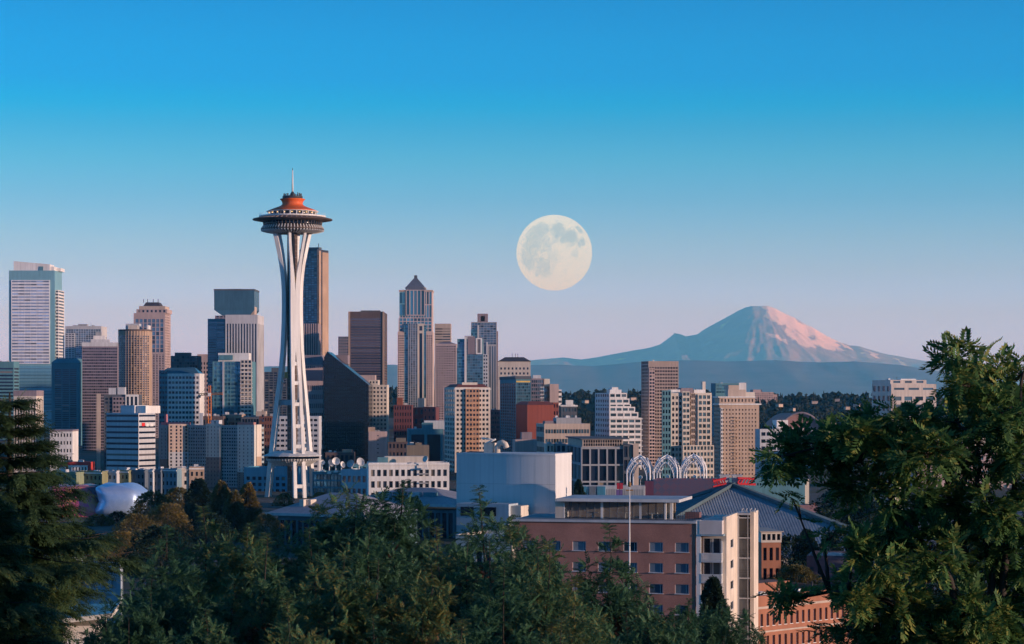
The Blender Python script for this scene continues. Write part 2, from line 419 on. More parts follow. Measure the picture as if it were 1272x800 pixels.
MTN = [(560, 470), (640, 449), (700, 444), (722, 447), (760, 440), (800, 433), (820, 428), (831, 420), (838, 414), (845, 415), (852, 418), (866, 415), (880, 406), (900, 395), (914, 387), (925, 382), (934, 379.6), (944, 380), (952, 379.6), (962, 382.5), (974, 389), (985, 394), (1000, 403), (1010, 407), (1024, 416), (1040, 424), (1056, 429), (1068, 430), (1082, 435), (1100, 440), (1130, 445), (1185, 454), (1272, 468), (1400, 480)]
HILL = [(-200, 462), (100, 458), (240, 456), (340, 453), (420, 455), (490, 451), (560, 455), (640, 452), (700, 451), (735, 453), (790, 448), (850, 445), (900, 447), (960, 445), (1010, 448), (1060, 447), (1110, 451), (1150, 457), (1190, 466), (1230, 474), (1300, 482), (1500, 486)]
DM, DH = 95000.0, 56000.0
def volcano():
    k = DM / FPX
    xs = np.arange(550, 1300, 1.5)
    nrow, thick, base = 150, 9500.0, 20.0
    v, f, sn = [], [], []
    Xs = t_of(947) * DM
    SUNLIT_SNOW = [(962, 392, 12, 9, 1.0), (978, 398, 12, 9, .9), (995, 410, 14, 9, 1.0), (1012, 416, 14, 8, 1.0), (1030, 424, 13, 6, .9), (948, 417, 10, 5, 1.0), (960, 424, 12, 5, .7), (985, 424, 24, 8, .62), (1010, 428, 22, 6, .6), (950, 381, 9, 3, .7), (1050, 431, 16, 4, .8), (1078, 437, 16, 4, .6), (1105, 444, 16, 3, .45), (972, 410, 10, 8, .55)]  # snow painted only on the sunlit flank; shaded snow left rock coloured
    for j in range(nrow):
        q = -1 + 2 * j / (nrow - 1)
        q = math.copysign(abs(q) ** 1.35, q)
        yy = DM + q * thick
        for px in xs:
            X = t_of(px) * DM
            h = zat(interp(MTN, px), DM) - base
            g = 1 - abs(q)
            g = g ** 1.05
            ang = math.atan2(yy - DM - 40, X - Xs); rr = math.hypot(yy - DM, X - Xs)
            rib = 1 - abs(noise.noise(Vector((ang * 5.5, rr / 5200, 3.1)))) * 2
            rib2 = 1 - abs(noise.noise(Vector((ang * 15, rr / 2400, 8.7)))) * 2
            rn = noise.fractal(Vector((X / 900, yy / 900, 2.2)), 0.8, 2.1, 5)
            env = min(1.0, 4 * g * (1 - g) + .06) * min(1, h / 1500)
            z = base + h * g + env * (60 * (rib - .55) + 20 * (rib2 - .5) + 150 * (abs(noise.fractal(Vector((X / 2600, yy / 2600, 5.5)), 0.8, 2.1, 5)) - .3)) + 24 * rn * min(1, h / 900)
            v.append((X, yy, max(z, 15)))
            py = HY - (z - ZC) / yy * FPX
            s_ = 0.0
            wx, wy = 7 * noise.noise(Vector((px / 9, py / 5, 1.0))), 4 * noise.noise(Vector((px / 9, py / 5, 6.0)))
            for (ax, ay, bx, by, w) in SUNLIT_SNOW:
                u_, w_ = px + wx - ax, py + wy - ay
                u2, w2 = (u_ * .86 + w_ * .5) / bx, (-u_ * .5 + w_ * .86) / by
                s_ = max(s_, w * math.exp(-(u2 * u2 + w2 * w2) * 1.0))
            st = noise.fractal(Vector((X / 1500, yy / 1500, 4.4)), 0.7, 2.1, 4)
            s_ += .50 * st + -.06 * (rib2 - .5)
            sn.append(max(0.0, min(1.0, (s_ - .33) / .09)))
    n = len(xs)
    for j in range(nrow - 1):
        for i in range(n - 1):
            f.append((j * n + i, j * n + i + 1, (j + 1) * n + i + 1, (j + 1) * n + i))
    m, t, p = new_mat('volcano_rock'); L = t.links.new
    at_ = t.nodes.new('ShaderNodeAttribute'); at_.attribute_name = 'sunlit_snow'
    co = t.nodes.new('ShaderNodeTexCoord'); n1 = t.nodes.new('ShaderNodeTexNoise'); n1.inputs['Scale'].default_value = .0016; n1.inputs['Detail'].default_value = 8; L(co.outputs['Object'], n1.inputs[0])
    r = t.nodes.new('ShaderNodeValToRGB'); e = r.color_ramp.elements; e[0].position, e[0].color = .3, (.30, .29, .31, 1); e[1].position, e[1].color = .7, (.42, .41, .43, 1); L(n1.outputs[0], r.inputs[0])
    mx = t.nodes.new('ShaderNodeMix'); mx.data_type = 'RGBA'; L(at_.outputs['Fac'], mx.inputs[0]); L(r.outputs[0], mx.inputs[6]); mx.inputs[7].default_value = (.95, .96, 1.0, 1); L(mx.outputs[2], p.inputs['Base Color'])
    p.inputs['Roughness'].default_value = .9; p.inputs['Specular IOR Level'].default_value = .1
    mb = MB(); mb.add(v, f, 0, True); o = mb.build('mountain', m)
    a_ = o.data.attributes.new('sunlit_snow', 'FLOAT', 'POINT'); a_.data.foreach_set('value', np.array(sn, dtype=np.float32))
    tag(o, kind='structure')
volcano()
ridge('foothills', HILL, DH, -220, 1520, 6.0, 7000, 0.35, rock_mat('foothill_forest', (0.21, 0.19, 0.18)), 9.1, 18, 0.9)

def make_haze():
    m = bpy.data.materials.new('haze'); m.use_nodes = True
    t = m.node_tree; t.nodes.clear()
    o = t.nodes.new('ShaderNodeOutputMaterial'); p = t.nodes.new('ShaderNodeVolumePrincipled')
    p.inputs['Color'].default_value = HAZE_COL
    p.inputs['Density'].default_value = HAZE_DENS
    p.inputs['Anisotropy'].default_value = 0.0
    p.inputs['Absorption Color'].default_value = (1, 1, 1, 1)
    t.links.new(p.outputs[0], o.inputs['Volume'])
    mb = MB(); mb.box(-23500, 23500, -500, 106000, -8.0, 3950)
    tag(mb.build('haze', m), kind='stuff')
HAZE_COL, HAZE_DENS = (0.13, 0.58, 1.0, 1), 2.0e-5
make_haze()

# the wooded ridge behind the towers, and its trees as one far-off wood
RIDGE_Y = 4700.0
RPROF = [(-300, 480), (200, 478), (340, 482), (480, 486), (640, 490), (690, 492), (720, 490), (760, 489), (850, 489), (900, 492), (960, 493), (1010, 494), (1060, 493), (1110, 492), (1160, 494), (1200, 497), (1300, 500), (1500, 503)]
ridge('wooded_hill', RPROF, RIDGE_Y, -250, 1500, 5, 900, 0.15, rock_mat('hill_floor', (0.03, 0.04, 0.025)), 21.0, 14, 0.8, base=14)

def far_wood():
    rng = np.random.default_rng(5)
    VV, FF, n0 = [], [], 0
    k = 7
    for i in range(8200):
        q = -rng.random() ** 1.2 * 0.85
        px = rng.uniform(-200, 1450)
        yy = RIDGE_Y + q * 900
        X = t_of(px) * RIDGE_Y
        h = zat(interp(RPROF, px), RIDGE_Y) - 14
        z = 14 + h * max(0, 1 - abs(q)) ** 0.8 - 1.5
        if i > 4200:                                       # the wooded flat in front of the ridge, right of the towers
            px, yy = rng.uniform(600, 1400), rng.uniform(2700, 3950)
            X, z = t_of(px) * yy, gz(yy) - 1.0
        conif = rng.random() < 0.28
        H = rng.uniform(9, 17) if conif else rng.uniform(6, 14)
        rr = H * (0.17 if conif else 0.5)
        prof = [(1, .12), (.75, .4), (.42, .72), (0.05, 1)] if conif else [(.55, .1), (1, .45), (.8, .8), (.2, 1)]
        pts = []
        for a, b in prof:
            an = np.linspace(0, 2 * np.pi, k, endpoint=False) + rng.random() * 6
            jit = rng.uniform(.65, 1.35, k)
            pts.append(np.stack([X + rr * a * jit * np.cos(an), yy + rr * a * jit * np.sin(an), np.full(k, z + H * b) + rng.uniform(-.09, .09, k) * H], 1))
        VV.append(np.concatenate(pts))
        for a in range(3):
            for c in range(k):
                FF.append((n0 + a * k + c, n0 + a * k + (c + 1) % k, n0 + (a + 1) * k + (c + 1) % k, n0 + (a + 1) * k + c))
        n0 += 4 * k
    o = np_mesh('far_forest', np.concatenate(VV), np.array(FF), leafmat('far_leaves', (0.014, 0.022, 0.016), (0.035, 0.05, 0.03)))
    tag(o, 'dark wooded ridge running behind the city towers', 'forest', kind='stuff')
far_wood()

# ------------------------------------------------------------------ moon
def make_moon():
    D = 150000.0
    c = at(688.5, 314, D)
    rad = 47.0 / FPX * D
    bm = bmesh.new()
    bmesh.ops.create_icosphere(bm, subdivisions=6, radius=rad)
    rng = random.Random(11)
    # real relief: craters pressed into the sphere
    cr = []
    for i in range(160):
        v = Vector((rng.gauss(0, 1), -abs(rng.gauss(0, 1)), rng.gauss(0, 1))).normalized()
        cr.append((v, rng.uniform(0.015, 0.05)))
    for v in bm.verts:
        n = v.co.normalized()
        d = 0.0
        for cv, cs in cr:
            a = n.dot(cv)
            if a > 0.99:
                q = math.acos(min(1, a)) / cs
                if q < 1.3: d += (-0.004 * (1 - q * q) if q < 1 else 0.0015 * (1.3 - q) / 0.3)
        v.co = n * rad * (1 + d)
    me = bpy.data.meshes.new('moon'); bm.to_mesh(me); bm.free()
    for p in me.polygons: p.use_smooth = True
    m = bpy.data.materials.new('moon_surface'); m.use_nodes = True
    t = m.node_tree; t.nodes.clear(); L = t.links.new
    o = t.nodes.new('ShaderNodeOutputMaterial'); e = t.nodes.new('ShaderNodeEmission'); L(e.outputs[0], o.inputs[0])
    co = t.nodes.new('ShaderNodeTexCoord')
    nz = t.nodes.new('ShaderNodeVectorMath'); nz.operation = 'SCALE'; nz.inputs['Scale'].default_value = 1 / rad; L(co.outputs['Object'], nz.inputs[0])
    wn = t.nodes.new('ShaderNodeTexNoise'); wn.inputs['Scale'].default_value = 3.2; wn.inputs['Detail'].default_value = 8; L(nz.outputs[0], wn.inputs[0])
    ws = t.nodes.new('ShaderNodeVectorMath'); ws.operation = 'MULTIPLY_ADD'; ws.inputs[1].default_value = (0.42, 0.42, 0.42); L(wn.outputs['Color'], ws.inputs[0]); L(nz.outputs[0], ws.inputs[2])
    off = (0.21, 0.21, 0.21)
    acc = None
    # the dark seas: (x right, z up) on the disc, size, depth
    for x, z, s, w in ((-.42, .52, .30, .8), (.08, .55, .26, .95), (.38, .36, .25, 1.0), (.68, .58, .13, .95), (.70, .22, .17, .8), (.55, -.03, .12, .6), (-.25, .15, .25, .55), (-.62, .22, .36, .75), (-.70, -.15, .34, .7), (-.3, -.42, .28, .65), (-.48, -.58, .12, .7), (.05, .30, .16, .5), (-.75, .0, .2, .5), (-.1, -.15, .2, .35)):
        y = -math.sqrt(max(0, 1 - x * x - z * z))
        d = t.nodes.new('ShaderNodeVectorMath'); d.operation = 'DISTANCE'; L(ws.outputs[0], d.inputs[0]); d.inputs[1].default_value = (x + off[0], y + off[1], z + off[2])
        r = t.nodes.new('ShaderNodeMapRange'); r.interpolation_type = 'SMOOTHSTEP'
        r.inputs[1].default_value, r.inputs[2].default_value, r.inputs[3].default_value, r.inputs[4].default_value = s * 0.55, s * 1.35, w, 0.0
        L(d.outputs['Value'], r.inputs[0])
        if acc is None: acc = r.outputs[0]
        else:
            mxx = t.nodes.new('ShaderNodeMath'); mxx.operation = 'MAXIMUM'; L(acc, mxx.inputs[0]); L(r.outputs[0], mxx.inputs[1]); acc = mxx.outputs[0]
    fn = t.nodes.new('ShaderNodeTexNoise'); fn.inputs['Scale'].default_value = 13; fn.inputs['Detail'].default_value = 9; fn.inputs['Roughness'].default_value = 0.7; L(nz.outputs[0], fn.inputs[0])
    fm = t.nodes.new('ShaderNodeMapRange'); fm.inputs[1].default_value, fm.inputs[2].default_value, fm.inputs[3].default_value, fm.inputs[4].default_value = 0.34, 0.66, -0.42, 0.42; L(fn.outputs[0], fm.inputs[0])
    vo = t.nodes.new('ShaderNodeTexVoronoi'); vo.inputs['Scale'].default_value = 7.0; vo.inputs['Randomness'].default_value = 1.0; L(ws.outputs[0], vo.inputs['Vector'])
    vm = t.nodes.new('ShaderNodeMapRange'); vm.inputs[1].default_value, vm.inputs[2].default_value, vm.inputs[3].default_value, vm.inputs[4].default_value = .04, .2, -.28, 0.0; L(vo.outputs['Distance'], vm.inputs[0])
    f2 = t.nodes.new('ShaderNodeMath'); f2.operation = 'ADD'; L(fm.outputs[0], f2.inputs[0]); L(vm.outputs[0], f2.inputs[1]); fm = f2
    ad = t.nodes.new('ShaderNodeMath'); ad.operation = 'ADD'; L(acc, ad.inputs[0]); L(fm.outputs[0], ad.inputs[1])
    cr_ = t.nodes.new('ShaderNodeValToRGB'); q = cr_.color_ramp.elements
    q[0].position, q[0].color = 0.0, (0.58, 0.74, 0.76, 1); q[1].position, q[1].color = 1.0, (0.33, 0.52, 0.62, 1)
    L(ad.outputs[0], cr_.inputs[0]); L(cr_.outputs[0], e.inputs[0])
    e.inputs[1].default_value = MOON_E
    me.materials.append(m)
    ob = bpy.data.objects.new('moon', me); link(ob); ob.location = c
    tag(ob, 'huge pale full moon with grey seas hanging in the sky', 'moon')
MOON_E = 1.35
make_moon()
# ------------------------------------------------------------------ buildings
WMESH = {}
def pane_mesh(dx, dy, dz, mat):
    k = (round(dx, 2), round(dy, 2), round(dz, 2), mat.name)
    if k not in WMESH:
        mb = MB(); mb.box(-dx / 2, dx / 2, -dy / 2, dy / 2, -dz / 2, dz / 2)
        me = bpy.data.meshes.new('window'); me.from_pydata(mb.v, [], mb.f); me.materials.append(mat)
        WMESH[k] = me
    return WMESH[k]

def Z(cols, rows, ww=0.6, hh=0.6, g=None, a=0.0, b=1.0, mx=0.02, za=None, zb=None):
    """one zone of a facade: a grid of cols x rows openings between heights a..b of the block"""
    return dict(cols=cols, rows=rows, ww=ww, hh=hh, g=g or GD, a=a, b=b, mx=mx, za=za, zb=zb)

class B:
    """one building: an Empty at its front corner; u along the front, v away from the viewer, z up.
    xa..xb = photo columns of its front face at distance D, phi = degrees its front is turned, xs = outer column of the side that shows"""
    def __init__(s, name, label, cat, xa, xb, top, D, phi=0.0, xs=None, depth=None, group=None, base=None):
        s.c, s.sn = math.cos(R(phi)), math.sin(R(phi))
        s.D = D
        s.A = Vector((t_of(xa) * D, D, 0))
        s.z0 = (ground_z(s.A.x, D) - 1.5) if base is None else base
        s.w = s.X(xb)
        s.H = zat(top, D) - s.z0
        s.d = depth or s.w
        if xs is not None:
            t = t_of(xs)
            P = s.A if xs < xa else s.A + Vector((s.c, s.sn, 0)) * s.w
            den = -s.sn - t * s.c
            dd = (t * P.y - P.x) / den if abs(den) > 1e-6 else 0
            if 3 < dd < 300: s.d = dd
        s.root = empty(name, (s.A.x, s.A.y, s.z0), R(phi), label, cat, group)
        s.panes = []
        s.bare = name in ('office_block', 'apartment_block', 'apartment_row_house')
        s.seed = int(abs(xa) * 7 + top)
    def X(s, px, v=0.0):
        """photo column -> u on the plane v metres behind the front"""
        t = t_of(px)
        ax, ay = s.A.x - v * s.sn, s.A.y + v * s.c
        return (t * ay - ax) / (s.c - t * s.sn)
    def T(s, py, v=0.0, u=None):
        y = s.A.y + v * s.c + (0 if u is None else u * s.sn)
        return zat(py, y) - s.z0
    def face(s, mb, side, x0, x1, y0, y1, z0, z1, zones, r):
        """lattice of piers and spandrels on one side of a block, its openings r metres deep"""
        def put(a, b, n0, n1, za, zb):
            if b - a < 1e-3 or zb - za < 1e-3: return None
            if side == 'F': q = (x0 + a, x0 + b, y0 - n1, y0 - n0)
            elif side == 'B': q = (x0 + a, x0 + b, y1 + n0, y1 + n1)
            elif side == 'R': q = (x1 + n0, x1 + n1, y0 + a, y0 + b)
            else: q = (x0 - n1, x0 - n0, y0 + a, y0 + b)
            return (*q, za, zb)
        Ls, Le = (0, x1 - x0) if side in 'FB' else (s._fr, y1 - y0)
        h = z1 - z0
        zz = sorted([(q['za'] if q['za'] is not None else z0 + q['a'] * h, q['zb'] if q['zb'] is not None else z0 + q['b'] * h, q) for q in zones], key=lambda e: e[0])
        cur = z0
        for za, zb, q in zz:
            if za > cur + 1e-3:
                b = put(Ls, Le, -r, 0, cur, za)
                if b: mb.box(*b)
            n, m = q['cols'], q['rows']
            mar = (Le - Ls) * q['mx']
            bw = (Le - Ls - 2 * mar) / n
            win = bw * q['ww']
            side_w = (bw - win) / 2
            edges = []
            p = Ls
            for i in range(n):
                w0 = Ls + mar + i * bw + side_w
                b = put(p, w0, -r, 0, za, zb)
                if b: mb.box(*b)
                edges.append((w0, w0 + win)); p = w0 + win
            b = put(p, Le, -r, 0, za, zb)
            if b: mb.box(*b)
            fh = (zb - za) / m
            wh = fh * q['hh']
            for (e0, e1) in edges:
                c = za
                for j in range(m):
                    w0 = za + j * fh + (fh - wh) * 0.55
                    b = put(e0, e1, -r, 0, c, w0)
                    if b: mb.box(*b)
                    c = w0 + wh
                    b = put(e0, e1, -r - 0.03, -r + 0.1, w0, w0 + wh)
                    s.panes.append((b, q['g'], (e1 - e0) * wh * (1.0 if side == 'F' else 0.5)))
                b = put(e0, e1, -r, 0, c, zb)
                if b: mb.box(*b)
            cur = zb
        if cur < z1 - 1e-3:
            b = put(Ls, Le, -r, 0, cur, z1)
            if b: mb.box(*b)
    def blk(s, x0, x1, y0, y1, z0, z1, mat, F=None, Rr=None, L=None, r=0.5, name='wall', roof=None, bev=0):
        mb = MB()
        s._fr = 0.0
        fr = r if F else 0
        s._fr = fr
        mb.box(x0 + (r if L else 0), x1 - (r if Rr else 0), y0 + fr, y1, z0, z1)
        if F:
            s._fr = 0; s.face(mb, 'F', x0, x1, y0, y1, z0, z1, F, r); s._fr = fr
        if Rr: s.face(mb, 'R', x0, x1, y0, y1, z0, z1, Rr, r)
        if L: s.face(mb, 'L', x0, x1, y0, y1, z0, z1, L, r)
        o = mb.build(name, mat, s.root)
        if roof:
            rb = MB(); e = 0.5
            rb.box(x0 + e, x1 - e, y0 + e, y1 - e, z1 - 0.3, z1 + 0.06)
            pw = 0.35
            rb.build('roof', roof, s.root)
            pb = MB()
            pb.box(x0, x1, y0, y0 + pw, z1 + 0.004, z1 + 0.9); pb.box(x0, x1, y1 - pw, y1, z1 + 0.004, z1 + 0.9)
            pb.box(x0, x0 + pw, y0 + pw, y1 - pw, z1 + 0.004, z1 + 0.9); pb.box(x1 - pw, x1, y0 + pw, y1 - pw, z1 + 0.004, z1 + 0.9)
            pb.build('parapet', mat, s.root)
        return o
    def main(s, mat, F=None, Rr=None, L=None, r=0.5, top=None, z0=0.0, roof=None):
        return s.blk(0, s.w, 0, s.d, z0, s.H if top is None else s.T(top), mat, F, Rr, L, r, roof=roof)
    def box(s, pa, pb, top, bot, v0, v1, mat, name='penthouse'):
        """a box set by photo columns/rows on the plane v0 behind the front"""
        mb = MB(); mb.box(s.X(pa, v0), s.X(pb, v0), v0, v1, s.T(bot, v0), s.T(top, v0))
        return mb.build(name, mat, s.root)
    def lbox(s, x0, x1, y0, y1, z0, z1, mat, name):
        mb = MB(); mb.box(x0, x1, y0, y1, z0, z1)
        return mb.build(name, mat, s.root)
    def hip(s, x0, x1, y0, y1, z0, z1, mat, ins=0.4, name='roof'):
        s.bare = False
        mb = MB(); ix, iy = (x1 - x0) * ins, (y1 - y0) * ins
        mb.prism([(x0, y0), (x1, y0), (x1, y1), (x0, y1)], z0, z1, 0, [(x0 + ix, y0 + iy), (x1 - ix, y0 + iy), (x1 - ix, y1 - iy), (x0 + ix, y1 - iy)])
        return mb.build(name, mat, s.root)
    def gear(s, n=4, seed=0, z=None, x0=None, x1=None, size=2.2):
        """rooftop plant: vent boxes and a few thin masts"""
        s.bare = False
        rg = random.Random(seed)
        z = s.H if z is None else z
        x0 = 0.12 * s.w if x0 is None else x0; x1 = 0.88 * s.w if x1 is None else x1
        for i in range(n):
            a, c = rg.uniform(x0, x1), rg.uniform(0.25, 0.7) * s.d
            w, h = rg.uniform(.5, 1.3) * size, rg.uniform(.5, 1.1) * size
            mb = MB(); mb.box(a - w, a + w, c - w * .7, c + w * .7, z - 0.2, z + h)
            mb.box(a - w * .8, a + w * .8, c - w * .5, c + w * .5, z + h, z + h + 0.25)
            mb.build('rooftop_vent', rg.choice([PALEG, GREY, WHITE]), s.root)
        for i in range(max(1, n // 3)):
            a, c = rg.uniform(x0, x1), rg.uniform(0.3, 0.6) * s.d
            mb = MB(); mb.tube([(a, c, z - .2), (a, c, z + size * 2.4)], 0.16, 5); mb.build('mast', DARKM, s.root)
    def done(s, keep=100, frame=None):
        if s.bare: s.gear(2 + s.seed % 3, s.seed, s.H, size=.8 + .25 * (s.seed % 3))
        s.panes.sort(key=lambda e: -e[2])
        for b, g, _ in s.panes[:keep] if len(s.panes) > keep else s.panes:
            me = pane_mesh(b[1] - b[0], b[3] - b[2], b[5] - b[4], g)
            o = bpy.data.objects.new('window', me); link(o, s.root)
            o.location = ((b[0] + b[1]) / 2, (b[2] + b[3]) / 2, (b[4] + b[5]) / 2)
            if frame:
                dx, dy, dz = b[1] - b[0], b[3] - b[2], b[5] - b[4]
                key = ('frame', round(dx, 2), round(dy, 2), round(dz, 2), frame.name)
                if key not in WMESH:
                    mb = MB(); hx, hy, hz = dx / 2, dy / 2, dz / 2
                    if dx > dy:
                        q = [(-hx, hx, hz - .07, hz), (-hx, hx, -hz, -hz + .09), (-hx, -hx + .07, -hz + .09, hz - .07), (hx - .07, hx, -hz + .09, hz - .07), (hx * .62 - .03, hx * .62 + .03, -hz + .09, hz - .07)]
                        for a0, a1, c0, c1 in q: mb.box(a0, a1, -hy - .06, -hy + .01, c0, c1)
                        mb.box(-hx - .08, hx + .08, -hy - .42, -hy - .065, -hz - .02, -hz + .06)
                    else:
                        q = [(-hy, hy, hz - .07, hz), (-hy, hy, -hz, -hz + .09), (-hy, -hy + .07, -hz + .09, hz - .07), (hy - .07, hy, -hz + .09, hz - .07)]
                        for a0, a1, c0, c1 in q: mb.box(hx - .01, hx + .06, a0, a1, c0, c1)
                    me = bpy.data.meshes.new('window_frame'); me.from_pydata(mb.v, [], mb.f); me.materials.append(frame); WMESH[key] = me
                fo = bpy.data.objects.new('window_frame', WMESH[key]); link(fo, o)
        rest = s.panes[keep:]
        if rest:
            mb = MB(); gs = []
            for b, g, _ in rest:
                if g not in gs: gs.append(g)
                mb.box(*b, gs.index(g))
            tag(mb.build('window_field', gs, s.root), kind='stuff')
        s.panes = []
        return s
# ------------------------------------------------------------------ downtown towers, far to near
SKYG = 'towers of the city skyline'
# tall blue glass tower with pale stripes, far left
b = B('office_tower', 'tall teal glass tower with pale floor stripes and a slanted white roof crown', 'skyscraper', 11, 68, 336, 2700, 0, xs=77, group=SKYG)
TEALP = wallmat('pale_teal_panel', (.20, .40, .46), rough=.35, spec=.6, var=.08)
b.main(TEALP, F=[Z(1, 30, .97, .55, GT, za=30, zb=b.T(455))], Rr=[Z(3, 26, .8, .5, GD, za=30, zb=b.T(362))])
b.blk(b.X(14), b.X(62), -0.9, 0.2, b.T(452), b.T(348), wallmat('tower_white', (.80, .78, .78), var=.06), F=[Z(6, 27, .985, .44, GM)])
b.blk(b.w + .02, b.X(76, b.d * .5), b.d * .12, b.d * .94, b.T(470), b.T(360), WHITE, F=[Z(1, 28, .92, .5, GN)], Rr=[Z(1, 28, .94, .5, GN)])
mb = MB(); x0, x1 = b.X(16), b.X(61)
mb.add([(x0, 4, b.H - .2), (x1, 4, b.H - .2), (x1, 4, b.T(328)), (x0, 4, b.T(324)), (x0, 30, b.H - .2), (x1, 30, b.H - .2), (x1, 30, b.T(328)), (x0, 30, b.T(324))], [(0, 1, 2, 3), (5, 4, 7, 6), (3, 2, 6, 7), (0, 3, 7, 4), (1, 5, 6, 2)])
mb.build('roof_crown', WHITE, b.root)
b.box(61.2, 67, 331, 336.4, 6, 34, WHITE); b.box(67.2, 75.5, 333, 337, 20, b.d, WHITE); b.box(49, 53.5, 331, 336.2, 3.2, 3.95, TEAL, 'louvre')
b.done()
b = B('office_block', 'dark teal banded office block at the picture edge below the striped teal tower', 'office building', -14, 17, 449, 2450, 0, xs=24, group=SKYG)
b.main(TEAL, F=[Z(1, 22, .99, .5, GN, zb=b.H - 6)], Rr=[Z(1, 22, .9, .5, GN, zb=b.H - 6)]); b.done()
# pale glass building with small top
b = B('office_tower', 'pale blue glass slab between striped tower and brown banded tower', 'skyscraper', 81, 126, 405, 3000, 0, xs=133, group=SKYG)
b.main(PALEG, F=[Z(14, 34, .9, .8, GB, a=.3, b=.97)], Rr=[Z(3, 30, .7, .6, GD, a=.3, b=.9)])
b.blk(b.X(81), b.X(93), -1.5, .2, 40, b.T(414), PALEG, F=[Z(3, 30, .7, .5, GN)]); b.box(97, 108, 402.5, 406, 5, 16, GREY); b.gear(3, 1); b.done()
b = B('office_tower', 'teal office tower with rows of wide dark windows and a low sloping roof', 'skyscraper', 64, 99, 451, 2300, 0, depth=36, group=SKYG)
b.main(TEAL, F=[Z(3, 42, .88, .5, GN, zb=b.H - 6, mx=.1)]); b.hip(-.6, b.w + .6, -.6, b.d, b.H + .05, b.T(445), TEAL, .16); b.done()
# brown banded tower
b = B('office_tower', 'brown banded office tower with a pale rooftop plant and a teal left flank', 'skyscraper', 102, 146, 426, 2150, 8, xs=98, group=SKYG)
b.main(PURP, F=[Z(16, 36, .93, .66, GR, zb=b.H - 4, mx=.01)], L=[Z(4, 36, .8, .6, GT, zb=b.H - 4)])
b.lbox(-.3, b.w + .3, -.3, .25, b.H - 3.2, b.H + .6, PALEG, 'cornice')
b.box(113, 136, 421.5, 426.2, 8, 24, PALEG); b.box(116, 131, 417, 422, 9, 20, WHITE); b.box(119, 126, 412.5, 417.4, 10, 15, GREY); b.gear(3, 4, size=1.6); b.done()
# curved tower: a drum front
b = B('apartment_tower', 'round fronted tan apartment tower with vertical rows of small windows', 'apartment tower', 146, 184, 411, 2250, 0, depth=26, group=SKYG)
n = 13; cx_, rad = b.w / 2, b.w * .60
pl = [(cx_ + rad * math.sin(a), rad * .9 - rad * math.cos(a)) for a in [R(-56 + 112 * i / n) for i in range(n + 1)]]
mb = MB(); mb.prism(pl + [(pl[-1][0], b.d), (pl[0][0], b.d)], 0, b.H); mb.build('wall', TAN, b.root)
for i in range(n):
    (ax, ay), (bx, by) = pl[i], pl[i + 1]
    dx, dy = bx - ax, by - ay
    for q in (0.0,):
        mb = MB()
        for j in range(46):
            z = 10 + j * (b.H - 14) / 46
            for fa, fb in ((.14, .86),):
                p0, p1 = (ax + dx * fa, ay + dy * fa), (ax + dx * fb, ay + dy * fb)
                nx, ny = dy, -dx; l = math.hypot(nx, ny); nx, ny = nx / l * .12, ny / l * .12
                vv = [(p0[0] + nx, p0[1] + ny, z), (p1[0] + nx, p1[1] + ny, z), (p1[0] + nx, p1[1] + ny, z + 1.5), (p0[0] + nx, p0[1] + ny, z + 1.5), (p0[0] - nx, p0[1] - ny, z), (p1[0] - nx, p1[1] - ny, z), (p1[0] - nx, p1[1] - ny, z + 1.5), (p0[0] - nx, p0[1] - ny, z + 1.5)]
                mb.add(vv, [(0, 1, 2, 3), (3, 2, 6, 7), (0, 4, 5, 1), (0, 3, 7, 4), (1, 5, 6, 2)])
        mb.build('window_strip', GD, b.root)
    mb = MB(); mb.tube([(ax, ay, 0), (ax, ay, b.H)], .55, 5, smooth=False); mb.build('pilaster', TAN, b.root)
mb = MB(); mb.prism([(cx_ + (x - cx_) * 1.03, y - .6) for x, y in pl] + [(pl[-1][0], b.d), (pl[0][0], b.d)], b.H + .02, b.H + 1.6); mb.build('cornice', BROWN, b.root)
b.box(156, 173, 402, 410, 8, 20, PALEG); b.box(159, 171, 404, 411, 5, 7.8, CREAM); b.box(182.3, 184.4, 404, 411, 6, 20, WHITE, 'chimney'); b.done()
# stepped beige tower with mansard
b = B('office_tower', 'stepped beige tower with a dark mansard roof and four small corner masts', 'skyscraper', 166, 205, 389, 2550, 0, xs=212, group=SKYG)
b.main(PINK, F=[Z(10, 50, .55, .6, GD, zb=b.T(440)), Z(7, 8, .75, .86, GB, za=b.T(438), zb=b.T(396), mx=.04)], Rr=[Z(4, 48, .5, .6, GD)])
b.blk(b.X(169), b.X(207), 2, b.d - 2, b.H + .01, b.T(384), PINK, F=[Z(7, 1, .5, .6, GD)])
b.blk(b.X(172), b.X(204), 4, b.d - 4, b.T(384) + .01, b.T(380), BEIGE)
b.hip(b.X(174), b.X(200), 6, b.d - 6, b.T(384) + .02, b.T(375), ROOFD, .2)
for q in (178, 183, 190, 196): b.box(q, q + .7, 371.5, 376, 12, 12.6, DARKM, 'mast')
b.done()
b = B('office_tower', 'low dark blue glass tower behind the white grid building', 'skyscraper', 212, 246, 442, 2700, 0, depth=30, group=SKYG)
b.main(DGREY, F=[Z(10, 26, .8, .7, GB)]); b.box(217, 236, 438, 443, 3, 16, DGREY); b.done()
b = B('office_tower', 'pink beige stone tower with small dark square windows near the dark slant topped tower', 'skyscraper', 245, 266, 440, 2850, 0, depth=30, group=SKYG)
b.main(PINK, F=[Z(6, 16, .5, .55, GN, zb=b.H - 9)]); b.done()
